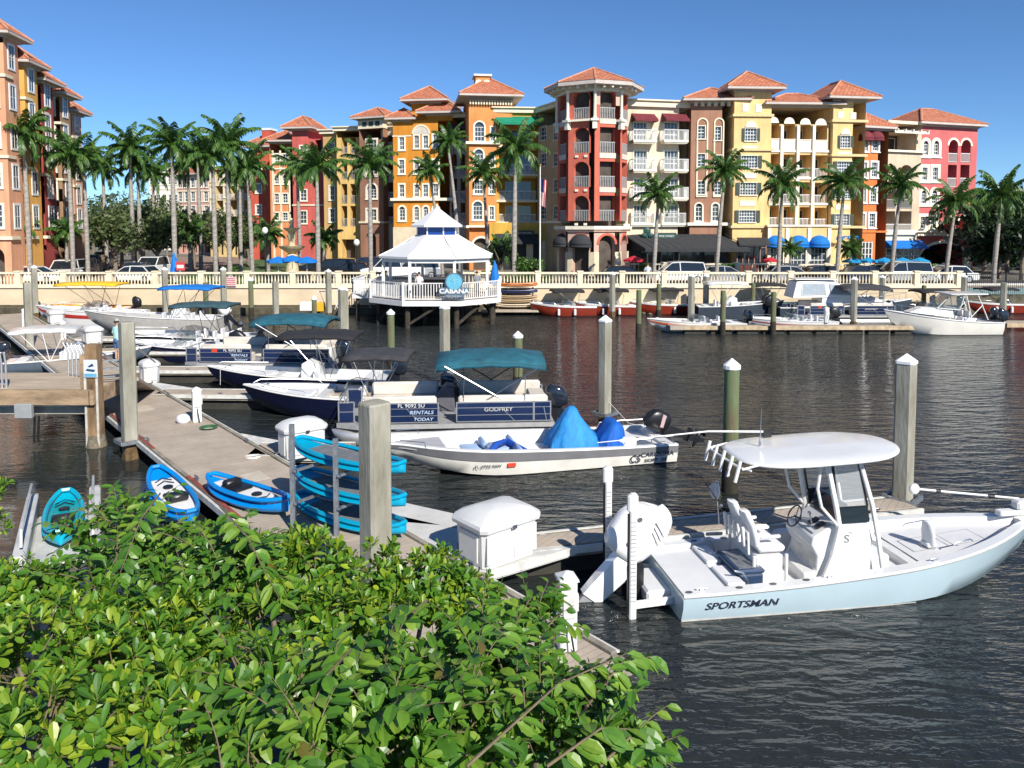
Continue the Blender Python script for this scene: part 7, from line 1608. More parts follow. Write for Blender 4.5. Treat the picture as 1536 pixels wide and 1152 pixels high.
def alrail(label, p, q, z0, h=1.02, n=8, lean=.12):
    t = thing('handrail', label, 'handrail', (0, 0, 0), 0, 'aluminium picket handrails'); p = Vector(p); q = Vector(q); dz = Vector((0, 0, 1))
    for zz in (h, .12): MB().tube([p+dz*(z0+zz), q+dz*(z0+zz)], .028, 7).build('rail', ALU, t)
    for i in range(n+1): a = p.lerp(q, i/n); b = MB(); b.tube([a+dz*(z0), a+dz*(z0+h*.72), a+dz*(z0+h)+Vector((-lean, -.02, .03))], .03, 6); b.build('picket', ALU, t, smooth=True)
alrail('aluminium picket handrail at the left edge of the landing', (-15.75, 22.5, 0), (-15.0, 22.5, 0), zl, 1.05, 6, .03)
alrail('aluminium picket handrail beside the wooden gate on the landing', (-14.25, 24.4, 0), (-12.75, 23.6, 0), zl-.05, 1.1, 8, .14)
t = thing('timber_gate', 'timber post and rail gate at the corner of the landing', 'gate', (0, 0, 0))
for (x, y) in ((-12.65, 23.05), (-12.6, 22.35), (-11.9, 23.45)): MB().box(x-.07, x+.07, y-.07, y+.07, zl-.5, zl+1.0).build('post', WOOD, t)
b = MB(); b.bar((-12.65,23.05,zl+1.02),(-11.9,23.45,zl+1.02),.12,.05); b.build('top_rail', WOOD, t); b = MB(); b.bar((-12.65,23.05,zl+1.0),(-12.6,22.35,zl+1.0),.12,.05); b.build('top_rail', WOOD, t)
for z in (.2, .45, .7): MB().bar((-12.62,23.07,zl+z),(-11.93,23.43,zl+z),.05).build('rail', GALV, t)
t = thing('gangway', 'aluminium and plank gangway sloping from the landing down to the dock', 'gangway', (0, 0, 0))
G0 = Vector((-12.4, 23.9, zl)); G1 = Vector((-13.6, 27.6, DZ+.05))
b = MB(); d_ = Vector((.55, .18, 0)); b.add([G0-d_, G0+d_, G1+d_, G1-d_, G0-d_-Vector((0,0,.1)), G0+d_-Vector((0,0,.1)), G1+d_-Vector((0,0,.1)), G1-d_-Vector((0,0,.1))], [(0,1,2,3),(7,6,5,4),(0,4,5,1),(1,5,6,2),(2,6,7,3),(3,7,4,0)]); b.build('ramp', DECK, t)
for s in (-1, 1): m = MB(); m.tube([G0+d_*s+Vector((0,0,.95)), G1+d_*s+Vector((0,0,.95))], .03, 7); m.build('rail', ALU, t)
# white timber-core pile with the blue marina sign
t = thing('wooden_pile', 'old rust-brown square pile carrying the small blue sign at the landing corner', 'pile', (-12.33, 22.4, 0)); 
MB().box(-.17, .17, -.17, .17, -1.2, 3.05).build('shaft', mat('rusty_pile', (.30, .19, .10), .9, 0, .5, 2.5, .5, 15, stretch=(1, 1, .3)), t); 
for s in (-1, 1): MB().box(s*.17-.03, s*.17+.03, -.20, -.171, -.9, 2.55).build('edge_strip', mat('strip_pale', (.55, .52, .46), .8, 0, .3, 3), t)
MB().lathe([(.22,-.5),(.30,0),(.24,.35)], 10).build('growth', mat('oyster', (.20, .17, .12), .95, 0, .4, 8, .8), t)
t = thing('marina_sign', 'small pale blue boat-ramp sign fixed on the old square pile', 'sign', (-12.31, 22.19, 0))
MB().rbox(-.2, .2, -.02, .0, 2.10, 2.62, .008).build('plate', mat('sign_white', (.62, .68, .72), .5), t); MB().box(-.18, .18, -.024, -.0202, 2.12, 2.22).build('stripe', mat('sign_blue', (.12, .35, .55), .5), t)
m = MB(); m.add([(-.14,-.025,2.30),(.1,-.025,2.26),(.15,-.025,2.33),(-.1,-.025,2.36)], [(0,1,2,3)]); m.add([(-.08,-.025,2.42),(.06,-.025,2.52),(.11,-.025,2.44),(-.02,-.025,2.40)], [(0,1,2,3)]); m.build('picture', mat('sign_navy', (.02, .06, .14), .5), t)
# round blob debris
# kayak racks of the far landing right of gazebo
for k in range(5):
    cc = [mat('canoe_dark', (.02, .03, .10), .4), mat('canoe_orange', (.55, .16, .03), .4), mat('canoe_tan', (.45, .32, .18), .5), mat('canoe_tan', (.45, .32, .18), .5), mat('canoe_cream', (.6, .5, .35), .5)][k]
    t = kayak('kayak', ['dark blue kayak on the upper tier', 'orange kayak at the very top', 'tan kayak on the third tier', 'tan kayak on the fourth tier', 'cream kayak on the bottom tier'][k]+' of the rack by the seawall', (.25, 56.6, [1.55, 2.05, 1.15, .85, .52][k]), R(2), 3.3, .7, .26, hull=cc, seat_m=cc, group='kayaks stacked by the seawall')
t = thing('kayak_rack', 'timber rack with stacked kayaks at the foot of the seawall', 'rack', (.25, 56.7, 0))
for x in (-1.3, 1.3): MB().box(x-.06, x+.06, .3, .42, -.2, 2.0).build('post', WOOD, t); [MB().box(x-.04, x+.04, -.4, .4, z, z+.06).build('arm', WOOD, t) for z in (.44, .78, 1.08, 1.47)]
MB().box(-2.5, 3.4, -.9, .2, .25, .40).build('low_platform', DECK, t)

# small dock clutter: cleats with lines, hose coils, stains
HOSE = mat('hose_green', (.03, .12, .05), .6); ROPEW = mat('rope_white', (.65, .63, .58), .9)
for k, (s_, n_) in enumerate(((-1.6, -.14), (3.4, -.14), (7.6, -.14), (12.2, -.14), (15.0, -.14), (19.6, -.14), (23.8, -.14), (5.2, -DW+.14), (9.4, -DW+.14), (14.2, -DW+.14), (26.5, -.14))):
    p = DP(s_, n_); t = thing('dock_cleat', 'small galvanised cleat screwed to the edge of the long dock', 'cleat', (p.x, p.y, DZ+.035), DANG, 'galvanised cleats along the dock')
    b = MB(); b.tube([(-.14,0,.07),(-.06,0,.085),(.06,0,.085),(.14,0,.07)], .018, 7); b.box(-.07,-.03,-.02,.02,0,.08); b.box(.03,.07,-.02,.02,0,.08); b.build('horn', GALV, t, smooth=True)
for k, (s_, n_, lb) in enumerate(((-2.4, -.75, 'green hose coil on the planks near the dock tip'), (9.8, -.45, 'green hose coil beside the middle power pedestal'))):
    p = DP(s_, n_); o = MB().tube([((.16+.03*(i//16))*cos(i*pi/8), (.16+.03*(i//16))*sin(i*pi/8), .015+.012*(i//16)) for i in range(64)], .012, 5).build('hose_coil', HOSE, smooth=True); o.location = (p.x, p.y, DZ+.003); tag(o, lb, 'hose')
p = DP(6.2, -.5); o = MB().tube([((.08+.0022*i)*cos(i*pi/7), (.08+.0022*i)*sin(i*pi/7), .014) for i in range(60)], .013, 5).build('rope_coil', ROPEW, smooth=True); o.location = (p.x, p.y, DZ+.003); tag(o, 'flat coil of pale rope on the dock near the smaller white box', 'rope')
# ---------------------------------------------------------------- gazebo restaurant on piles
def cabana():
    d = 52.6; xc = UX(656, d); t = thing('gazebo', 'white two-tiered roofed gazebo standing on dark piles over the water', 'gazebo', (xc, d, 0))
    zf = 1.80; N = 8; a0 = -pi/2-pi/8
    def ngon(r, z, n=8, sy=1, ph=a0): return [(r*cos(ph+2*pi*k/n), sy*r*sin(ph+2*pi*k/n), z) for k in range(n)]
    RF = mat('white_membrane', (.64, .64, .65), .5, 0, .03, 1)
    # platform
    MB().loft([ngon(4.75, zf-.32), ngon(4.75, zf)]).build('platform', WPAINT, t); MB().loft([ngon(4.55, zf+.001), ngon(4.55, zf+.01)]).build('platform_decking', DECK, t)
    # piles and braces
    for r_, n_ in ((4.1, 8), (1.8, 4)):
        for k in range(n_):
            a = a0+2*pi*k/n_; x, y = r_*cos(a), r_*sin(a); o = MB().tube([(x, y, -1), (x, y, zf-.3)], .17, 9).build('support_pile', mat('dark_pile', (.05, .04, .03), .95, 0, .4, 3, .4), t)
            if n_ == 8: b = MB(); a2 = a+.45; b.bar((x, y, .2), (4.0*cos(a2), 4.0*sin(a2), zf-.45), .12, .16); b.build('brace', mat('dark_pile', (.05, .04, .03), .95), o)
    # posts and railing
    P = ngon(4.6, zf); rail = []
    for k in range(N):
        p, q = Vector(P[k]), Vector(P[(k+1) % N]); MB().box(p.x-.08, p.x+.08, p.y-.08, p.y+.08, zf, zf+1.2).build('rail_post', WPAINT, t)
        o = MB(); o.bar(p+Vector((0,0,1.12)), q+Vector((0,0,1.12)), .12, .06); o.bar(p+Vector((0,0,.12)), q+Vector((0,0,.12)), .08, .06)
        n = 20
        for i in range(1, n): a = p.lerp(q, i/n); o.bar(a+Vector((0,0,.15)), a+Vector((0,0,1.09)), .055)
        o.build('railing', WPAINT, t)
    Q = ngon(3.75, zf)
    for k in range(N): p = Q[k]; MB().box(p[0]-.09, p[0]+.09, p[1]-.09, p[1]+.09, zf, 4.42).build('post', WPAINT, t)
    for k in range(N):
        p, q = Vector(Q[k]), Vector(Q[(k+1) % N]); b = MB(); b.bar(p+Vector((0,0,2.5)), q+Vector((0,0,2.5)), .12, .28); b.build('beam', WPAINT, t)
    ze = 4.40
    # lower roof, gently concave
    b = MB(); b.loft([ngon(3.98, ze), ngon(4.05, ze+.02), ngon(4.05, ze+.16), ngon(3.0, ze+.66), ngon(2.05, ze+1.12), ngon(1.42, ze+1.55)]); b.build('lower_roof', RF, t)
    rb = MB(); 
    for k in range(N): rb.tube([ngon(4.07, ze+.17)[k], ngon(3.0, ze+.67)[k], ngon(1.44, ze+1.57)[k]], .035, 5)
    rb.build('roof_seam', WPAINT, t)
    b = MB(); b.loft([ngon(1.38, ze+1.50), ngon(1.38, ze+2.12)]); o = b.build('clerestory', mat('clerestory_blue', (.01, .05, .25), .2), t)
    m = MB()
    for k in range(N): p = ngon(1.41, 0)[k]; m.bar((p[0], p[1], ze+1.52), (p[0], p[1], ze+2.12), .08)
    m.build('mullions', WPAINT, o)
    b = MB(); b.loft([ngon(1.80, ze+2.06), ngon(1.84, ze+2.08), ngon(1.84, ze+2.20), ngon(.95, ze+2.78), ngon(.06, ze+3.42)]); b.build('upper_roof', RF, t)
    MB().lathe([(.05,ze+3.4),(.08,ze+3.5),(.02,ze+3.65)], 8).build('finial', WPAINT, t)
    # bar core, tables, plants inside
    MB().rbox(-1.2, 1.2, -.8, .8, zf+.02, zf+1.15, .04).build('bar_counter', mat('bar_dark', (.04, .035, .03), .6), t)
    MB().box(-1.35, 1.35, -.95, .95, zf+1.152, zf+1.2).build('bar_top', WPAINT, t)
    return t, xc, d, zf
tc_, xc, dc, zf = cabana()
def link():
    x0, x1 = UX(541, 55), UX(590, 55); t = thing('footbridge', 'white railed walkway joining the gazebo to the promenade on the left', 'walkway', (0, 0, 0)); x0 -= .2
    MB().box(x0, x1+1.0, 52.9, 57.4, 1.55, 1.83).build('deck', WPAINT, t)
    for (p, q) in (((x0, 52.95), (x1-.3, 52.0)), ((x0, 52.95), (x0, 57.3))):
        p = Vector((*p, 1.8)); q = Vector((*q, 1.8)); o = MB(); o.bar(p+Vector((0,0,1.12)), q+Vector((0,0,1.12)), .1, .06); o.bar(p+Vector((0,0,.12)), q+Vector((0,0,.12)), .08, .06); n = 14
        for i in range(n+1): a = p.lerp(q, i/n); o.bar(a+Vector((0,0,.15)), a+Vector((0,0,1.09)), .05)
        o.build('railing', WPAINT, t)
    for x in (x0+.3, x1-.4): MB().tube([(x, 53.2, -1), (x, 53.2, 1.55)], .14, 8).build('support_pile', mat('dark_pile', (.05, .04, .03), .95), t)
    g = MB(); g.box(-9.5, x0, 57.2, 57.75, GZ+.14, GZ+1.2) 
    balustrade('balustrade', 'short stretch of cream balustrade behind the gazebo walkway', -9.55, UX(560, 57.6), 57.6, GZ+.14, 1.4)
    balustrade('balustrade', 'cream balustrade seen through the right half of the gazebo', UX(690, 57.6), -1.25, 57.6, GZ+.14, 1.6)
link()
t = thing('gazebo_sign', 'round blue emblem with CABANA lettering hung on the gazebo railing', 'sign', (UX(681, 48.0), 47.95, 0))
SB = mat('sign_sky', (.12, .42, .58), .5); SDB = mat('sign_board', (.10, .16, .22), .5)
m = MB(); T = Matrix.Translation((0, 0, 3.05)) @ Matrix.Rotation(pi/2, 4, 'X'); m.T = T; m.lathe([(.56,-.03),(.56,.03)], 28); m.build('disc_rim', SDB, t)
m = MB(); m.T = T; m.lathe([(.49,.03),(.49,.05)], 28); m.build('disc', SB, t)
m = MB(); [m.tube([(.25*cos(a0_)*k/3, -.06, 3.1+.3*sin(a0_)*k/3) for k in range(4)], .02, 4) for a0_ in (.3, 1.0, 1.6, 2.2, 2.9)]; m.tube([(0,-.06,2.75),(0,-.06,3.1)], .02, 4); m.build('emblem', mat('emblem_pale', (.3, .55, .66), .5), t)
MB().rbox(-.95, .95, -.02, .03, 2.25, 2.68, .01).build('board', SDB, t); text('CABANA', .40, WPAINT, t, (0, -.03, 2.45), (pi/2, 0, 0), sx=1.15, bold=.012)
MB().rbox(-.6, .6, -.02, .03, 2.05, 2.24, .01).build('board', SDB, t); text('ON THE BAY', .13, GUARD, t, (0, -.03, 2.14), (pi/2, 0, 0), sx=1.2)
# ramp and gate left of gazebo, small items under it
t = thing('boat_lift', 'white pipe boat lift frame standing in front of the seawall', 'boat lift', (UX(497, 55), 55.4, 0))
for x in (-1.5, -.7, .1, .9, 1.7): MB().tube([(x, 0, .5), (x+.5, 0, 1.85), (x+1.0, 0, .6)], .03, 6).build('frame_tube', WPAINT, t, smooth=True)
MB().tube([(-1.2,0,1.8),(2.4,0,1.9)], .035, 6).build('top_tube', WPAINT, t)
MB().rbox(-2.3, -.9, -.6, .0, .45, 1.1, .03).build('white_crate', WPAINT, t)
b = MB().rbox(-.3, .3, -.3, .3, 0, .65, .05).build('yellow_drum', mat('yellow_plastic', (.70, .38, .02), .5)); b.location = (UX(479, 54.6), 54.6, .45); tag(b, 'yellow tub on the low ledge beside the white lift frame', 'tub')

# ---------------------------------------------------------------- cars
CGL = mat('car_glass', (.015, .02, .025), .06, spec=.8)
def car_kind(kind, paint):
    t = thing('parked_car', 'car', 'car'); L, Wd, H = {'sedan': (4.6, 1.8, 1.42), 'suv': (4.7, 1.9, 1.75), 'pickup': (5.6, 2.0, 1.85)}[kind]
    h1 = {'sedan': .85, 'suv': 1.0, 'pickup': 1.1}[kind]
    lower = [(-L/2,.35),(-L/2,h1*.85),(-L/2+.15,h1),(L/2-1.2,h1),(L/2-.2,h1*.85),(L/2,h1*.65),(L/2,.35),(L/2-.2,.25),(-L/2+.2,.25)]
    A = []
    for y, k in ((-Wd/2, .97), (-Wd/2+.06, 1), (Wd/2-.06, 1), (Wd/2, .97)): A.append([(x*k, y, z*(1 if k == 1 else .985)+.0) for x, z in lower])
    b = MB(); b.loft(A); b.build('body', paint, t, bevel=.05, smooth=True)
    cab = {'sedan': [(-1.75,h1),(-1.2,H-.03),(-.2,H),(.45,H-.06),(1.25,h1)], 'suv': [(-2.15,h1),(-1.95,H-.05),(-.3,H),(.6,H-.06),(1.35,h1)], 'pickup': [(-.75,h1),(-.6,H-.03),(.5,H),(.95,H-.05),(1.6,h1)]}[kind]
    lo = [(x, h1+.001 if z == h1 else z-.05) for x, z in cab]
    B = [[(x, y*(1 if z <= h1+.01 else .84), z) for x, z in lo] for y in (-Wd/2+.07, Wd/2-.07)]; b = MB(); b.loft(B); b.build('glasshouse', CGL, t)
    r = MB(); rp = [(x, z) for x, z in cab[1:-1]]; r.loft([[(x, y, z-.06) for x, z in rp]+[(x, y, z+.012) for x, z in reversed(rp)] for y in (-Wd/2*.83, Wd/2*.83)]); 
    o = r.build('roof', paint, t)
    pl = MB()
    for s in (-1, 1):
        for k in (0, 2, 4) if kind != 'pickup' else (0, 4):
            a = cab[0] if k == 0 else (cab[4] if k == 4 else (.0 if kind == 'sedan' else -.1, h1)); c = cab[1] if k == 0 else (cab[3] if k == 4 else (-.05, H-.05)); pl.bar((a[0], s*(Wd/2-.07), a[1]), (c[0], s*Wd/2*.84, c[1]-.02), .07, .05)
    pl.build('pillars', paint, t)
    if kind == 'pickup': MB().box(-L/2+.12, -.85, -Wd/2+.12, Wd/2-.12, h1+.001, h1+.02).build('bed_cover', BLACK, t)
    for x in (-L/2+.9, L/2-.95):
        for s in (-1, 1):
            m = MB(); m.T = Matrix.Translation((x, s*(Wd/2-.1), .34)) @ Matrix.Rotation(pi/2, 4, 'X'); m.lathe([(.26,-.11),(.34,-.09),(.34,.09),(.26,.11)], 16); w_ = m.build('wheel', TYRE, t, smooth=True, ang=40)
            m = MB(); m.T = Matrix.Translation((x, s*(Wd/2+.0), .34)) @ Matrix.Rotation(pi/2, 4, 'X'); m.lathe([(.21,-.02),(.19,.02)], 12); m.build('rim', ALU, w_)
    for s in (-1, 1): MB().rbox(L/2-.12, L/2+.01, s*.62-.2, s*.62+.2, h1*.66, h1*.80, .02).build('headlight', mat('lamp_glass', (.6, .62, .65), .1), t); MB().rbox(-L/2-.01, -L/2+.06, s*.7-.13, s*.7+.13, h1*.7, h1*.88, .02).build('taillight', mat('tail_red', (.3, .01, .01), .2), t)
    MB().box(L/2-.02, L/2+.012, -.4, .4, h1*.5, h1*.64).build('grille', BLACK, t)
    return t
PAINTS = {'white': mat('car_white', (.68, .68, .67), .2, 0, .03, 1, coat=.6), 'black': mat('car_black', (.012, .013, .016), .2, 0, .03, 1, coat=.6), 'silver': mat('car_silver', (.45, .46, .48), .25, .4, .03, 1, coat=.6), 'navy': mat('car_navy', (.015, .025, .07), .2, 0, .03, 1, coat=.6), 'red': mat('car_red', (.20, .02, .02), .2, 0, .03, 1, coat=.6)}
CT = {}
def car(label, kind, paint, u, d, rz):
    k = (kind, paint); loc = (UX(u, d), d, GZ+.02)
    if k not in CT: t = car_kind(kind, PAINTS[paint]); t['label'] = label; t['group'] = 'parked cars'; t.location = loc; t.rotation_euler = (0, 0, rz); CT[k] = snap(t)
    else: dup(CT[k], loc, rz, label)
car('white suv facing the water left of the dark parked row', 'suv', 'white', 100, 66.5, R(-80))
car('white car roof showing just above the balustrade at the far left', 'sedan', 'white', 50, 61.6, R(5))
for k, (u, d, p) in enumerate(((119, 69, 'black'), (129, 73, 'white'), (137, 77.5, 'black'), (147, 82, 'navy'), (156, 87, 'black'))):
    car(['nearest black car', 'white car second', 'black car third', 'navy car fourth', 'farthest black car'][k]+' in the angled row behind the left palms', 'suv' if k % 2 == 0 else 'sedan', p, u, d, R(-75))
car('white sedan turning in the street behind the balustrade', 'sedan', 'white', 203, 62.8, R(170)); car('dark sedan behind the white sedan', 'sedan', 'navy', 207, 68, R(100)); car('white pickup facing the water in the brick street', 'pickup', 'white', 233, 71, R(-95))
for k, (u, d, kd, p) in enumerate(((474, 70, 'sedan', 'black'), (502, 69, 'suv', 'black'), (528, 68.5, 'sedan', 'black'), (590, 67, 'pickup', 'white'), (622, 68, 'suv', 'silver'), (548, 72, 'suv', 'navy'))):
    car(['black sedan right of the fountain', 'black suv right of the fountain', 'black sedan left of the gazebo', 'white pickup glimpsed under the gazebo roof', 'silver suv glimpsed behind the gazebo posts', 'navy suv behind the walkway'][k], kd, p, u, d, R(175+k*3))
for k, (u, kd, p) in enumerate(((936, 'sedan', 'black'), (1016, 'suv', 'white'), (1084, 'sedan', 'silver'), (1226, 'sedan', 'black'), (1300, 'sedan', 'navy'), (1352, 'suv', 'silver'), (1182, 'sedan', 'silver'), (1420, 'sedan', 'white'))):
    car(['black car roof above the balustrade right of the red tower', 'white car roof above the balustrade below the brown house', 'silver car roof above the balustrade left of the red umbrella', 'black car roof below the blue dome awnings', 'navy car roof below the second yellow tower', 'silver car roof below the cream terrace house', 'silver car roof between two palms before the loggias', 'white car roof below the crimson house arch'][k], kd, p, u, 62.6, R(180 if k % 2 else 0))
# ---------------------------------------------------------------- red notice sign and small signs
t = thing('notice_sign', 'red and white notice board on a post near the closed blue umbrella', 'sign', (UX(270, 59.2), 59.2, GZ)); MB().tube([(0,0,0),(0,0,1.9)], .03, 6).build('post', GALV, t); MB().rbox(-.35, .35, -.03, .0, 1.2, 1.9, .01).build('board', mat('notice_red', (.5, .06, .06), .5), t); MB().box(-.26, .26, -.036, -.0305, 1.4, 1.65).build('text_panel', WPAINT, t)
t = thing('notice_sign', 'pink lettered notice fixed on the seawall balustrade', 'sign', (UX(345, 57.3), 57.25, 0)); MB().rbox(-.42, .42, -.03, .0, 2.05, 2.75, .01).build('board', mat('notice_pink', (.62, .45, .45), .6), t); [MB().box(-.35, .35, -.034, -.0305, z, z+.06).build('stripe', mat('notice_red2', (.5, .12, .14), .5), t) for z in (2.15, 2.3, 2.45, 2.6)]

# ---------------------------------------------------------------- people
def person(label, loc, rz, shirt, pants, skin=(.50, .30, .20), h=1.75, arm=0, shorts=True, hair=(.05, .03, .02), hat=None):
    t = thing('person', label, 'person', loc, rz); k = h/1.75
    V = [(0,0,.93),(0,0,1.12),(0,0,1.32),(0,.0,1.44),(0,.0,1.50),(0,.01,1.60),(0,.01,1.68),
         (.19,0,1.40),(.24,.02,1.14),(.26,-.06-arm*.1,.92),(.25,-.10-arm*.1,.84),(-.19,0,1.40),(-.25,.02,1.14),(-.24,-.10,.93),(-.23,-.14,.86),
         (.09,0,.86),(.10,-.02,.48),(.10,.02,.09),(.10,-.12,.04),(-.09,0,.86),(-.11,.0,.48),(-.12,.05,.09),(-.12,-.09,.04)]
    E = [(0,1),(1,2),(2,3),(3,4),(4,5),(5,6),(2,7),(7,8),(8,9),(9,10),(2,11),(11,12),(12,13),(13,14),(0,15),(15,16),(16,17),(17,18),(0,19),(19,20),(20,21),(21,22)]
    rad = [.145,.135,.15,.07,.055,.095,.08,.06,.043,.032,.035,.06,.043,.032,.035,.095,.06,.042,.035,.095,.06,.042,.035]
    me = bpy.data.meshes.new('body'); me.from_pydata([tuple(c*k for c in v) for v in V], E, []); me.materials.append(mat('skin', skin, .6, 0, .05, 3)); o = bpy.data.objects.new('body', me); col.objects.link(o); o.parent = t
    sm = o.modifiers.new('skin', 'SKIN'); sl_ = me.skin_vertices[0].data
    for i, r in enumerate(rad): sl_[i].radius = (r*k, r*k*.85)
    sl_[0].use_root = True
    s2 = o.modifiers.new('sub', 'SUBSURF'); s2.levels = 1; s2.render_levels = 2
    el = lambda z, rx, ry, y=0: [(rx*cos(a)*k, (y+ry*sin(a))*k, z*k) for a in [2*pi*j/16 for j in range(16)]]
    b = MB(); b.loft([el(.90,.175,.14), el(1.1,.165,.135), el(1.3,.19,.145), el(1.41,.16,.11), el(1.46,.08,.07)]); 
    for s in (-1, 1): b.tube([(s*.14*k,0,1.39*k), (s*.24*k,.02*k,1.17*k)], [.085*k,.065*k], 8)
    b.build('shirt', mat('cloth_'+str(shirt), shirt, .9, 0, .1, 6), t, smooth=True)
    b = MB(); b.loft([el(.96,.17,.14), el(.80,.18,.14)]); e_ = .50 if shorts else .1
    for s in (-1, 1): b.tube([(s*.09*k,0,.86*k), (s*.105*k,-.01*k,e_*k)], [.115*k, (.09 if shorts else .06)*k], 10)
    b.build('shorts' if shorts else 'trousers', mat('cloth_'+str(pants), pants, .9, 0, .1, 6), t, smooth=True)
    b = MB(); b.ell((0,.02*k,1.66*k), .095*k, .11*k, .095*k, 12, 8); b.build('hair', mat('hair_'+str(hair), hair, .8), t, smooth=True)
    if hat: b = MB(); b.lathe([(.14,0),(.10,.02),(.09,.09),(.02,.11)], 12, (0,0,1.70*k)); b.build('cap', mat('cap_'+str(hat), hat, .8), t, smooth=True)
    for s in (-1, 1): b = MB(); b.rbox(s*.11*k-.045, s*.11*k+.045, -.17*k, .09*k, 0, .09, .025); b.build('shoe', TYRE, t, smooth=True)
q = W(177, 541, DZ); person('man in pale aqua shirt and blue shorts standing on the dock by the tall pile', (q.x, q.y, DZ), R(150), (.35, .60, .58), (.06, .12, .26), h=1.85, hat=(.4, .38, .33))
person('pedestrian in pale clothes behind the balustrade below the cream house', (UX(972, 60.4), 60.4, GZ), 0, (.5, .55, .65), (.3, .3, .3))
person('pedestrian in dark clothes behind the balustrade below the brown house', (UX(1129, 60.4), 60.4, GZ), 1, (.03, .03, .04), (.03, .03, .04), shorts=False)
person('person in white shirt standing at the gazebo railing', (UX(628, 49.8), 49.9, zf+.01), 0, (.65, .65, .65), (.05, .05, .06), shorts=False)
person('seated-height guest in grey at the right part of the gazebo', (UX(715, 50.6), 50.8, zf+.01), .5, (.2, .22, .25), (.05, .05, .06), shorts=False)
# ---------------------------------------------------------------- leafy shrubs in the foreground
BL = leafmat('shrub_leaf', (.045, .13, .012), (.10, .23, .018), (.30, .40, .03), .40, .26)
BL2 = leafmat('vine_leaf', (.04, .12, .012), (.09, .215, .02), (.20, .33, .035), .38, .24)
for m_ in (BL, BL2):
    cr = [q for q in m_.node_tree.nodes if q.type == 'VALTORGB'][0].color_ramp; e0 = cr.elements[0]; c0 = tuple(e0.color); e0.color = (.22, .10, .03, 1); x_ = cr.elements.new(.012); x_.color = c0; y_ = cr.elements.new(.9); y_.color = tuple(v*.8 for v in cr.elements[-1].color[:3])+(1,)
TW = mat('twig', (.17, .13, .075), .9, 0, .3, 10)
def leaf(mb, p, d, n, L, Wd, fold=.25, curl=.15, blunt=False):
    """a folded leaf with a midrib: p base, d direction, n normal"""
    s = d.cross(n).normalized(); ts = (0, .3, .62, .86, 1) if not blunt else (0, .35, .68, .92, 1); ws = (.10, .85, .95, .5, .0) if not blunt else (.08, .62, 1.0, .72, .15)
    mid = [p + d*(L*t_) - n*(curl*L*t_*t_) for t_ in ts]; fo = n*(fold*Wd*.5)
    l_ = [m + (s*(Wd/2) + fo)*w_ for m, w_ in zip(mid, ws)]; r_ = [m + (s*(-Wd/2) + fo)*w_ for m, w_ in zip(mid, ws)]
    V = mid + l_[1:] + r_[1:]; F_ = [(0,1,5), (0,9,1), (1,2,6,5), (1,9,10,2), (2,3,7,6), (2,10,11,3), (3,4,8,7), (3,11,12,4)]
    mb.add(V, F_)
def rosette(mb, tw, tip, axis, rnd, n=11, L=.075, Wd=.038):
    axis = axis.normalized(); a = axis.cross(Vector((0,0,1)) if abs(axis.z) < .9 else Vector((1,0,0))).normalized(); b = axis.cross(a)
    for k in range(n):
        ph = k*2.4 + rnd.uniform(-.3, .3); h = k/n; el = lerp(.25, 1.25, h) + rnd.uniform(-.2, .2)
        out = a*cos(ph) + b*sin(ph); d = (out*cos(el) + axis*sin(el)).normalized(); nn = (axis*cos(el) - out*sin(el)).normalized()
        nn = (nn + Vector((rnd.gauss(0,.25), rnd.gauss(0,.25), .2+rnd.gauss(0,.25)))).normalized(); nn = (nn - d*nn.dot(d)).normalized()
        leaf(mb, tip - axis*(1-h)*.05 + out*.006, d, nn, L*rnd.uniform(.75, 1.2), Wd*rnd.uniform(.8, 1.2), .25, .15, True)
def spray(mb, tw, p, d, L, rnd, n=9, l=.115, Wd=.058, droop=.5):
    """arching branch with alternate leaves"""
    pts = []; q = p.copy(); dd = d.normalized(); st = L/10
    for i in range(11): pts.append(q.copy()); q = q + dd*st; dd = (dd + Vector((rnd.gauss(0,.04), rnd.gauss(0,.04), -droop*.1))).normalized()
    tw.tube(pts, [.007*(1-i/13) for i in range(11)], 4, cap=False)
    for k in range(n):
        f = 1+ 9*(k+.5)/n; i = min(9, int(f)); b = pts[i].lerp(pts[i+1], f-i); ax = (pts[i+1]-pts[i]).normalized(); s = ax.cross(Vector((0,0,1))).normalized()*(1 if k % 2 else -1)
        dl = (ax*.55 + s*.8 + Vector((0,0,rnd.uniform(-.45,.1)))).normalized(); nn = (Vector((0,0,1)) + s*-.1*0 + Vector((rnd.gauss(0,.3), rnd.gauss(0,.3)-.15, 0))); nn = (nn - dl*nn.dot(dl)).normalized()
        leaf(mb, b, dl, nn, l*rnd.uniform(.75, 1.2), Wd*rnd.uniform(.85, 1.15), .3, .25)
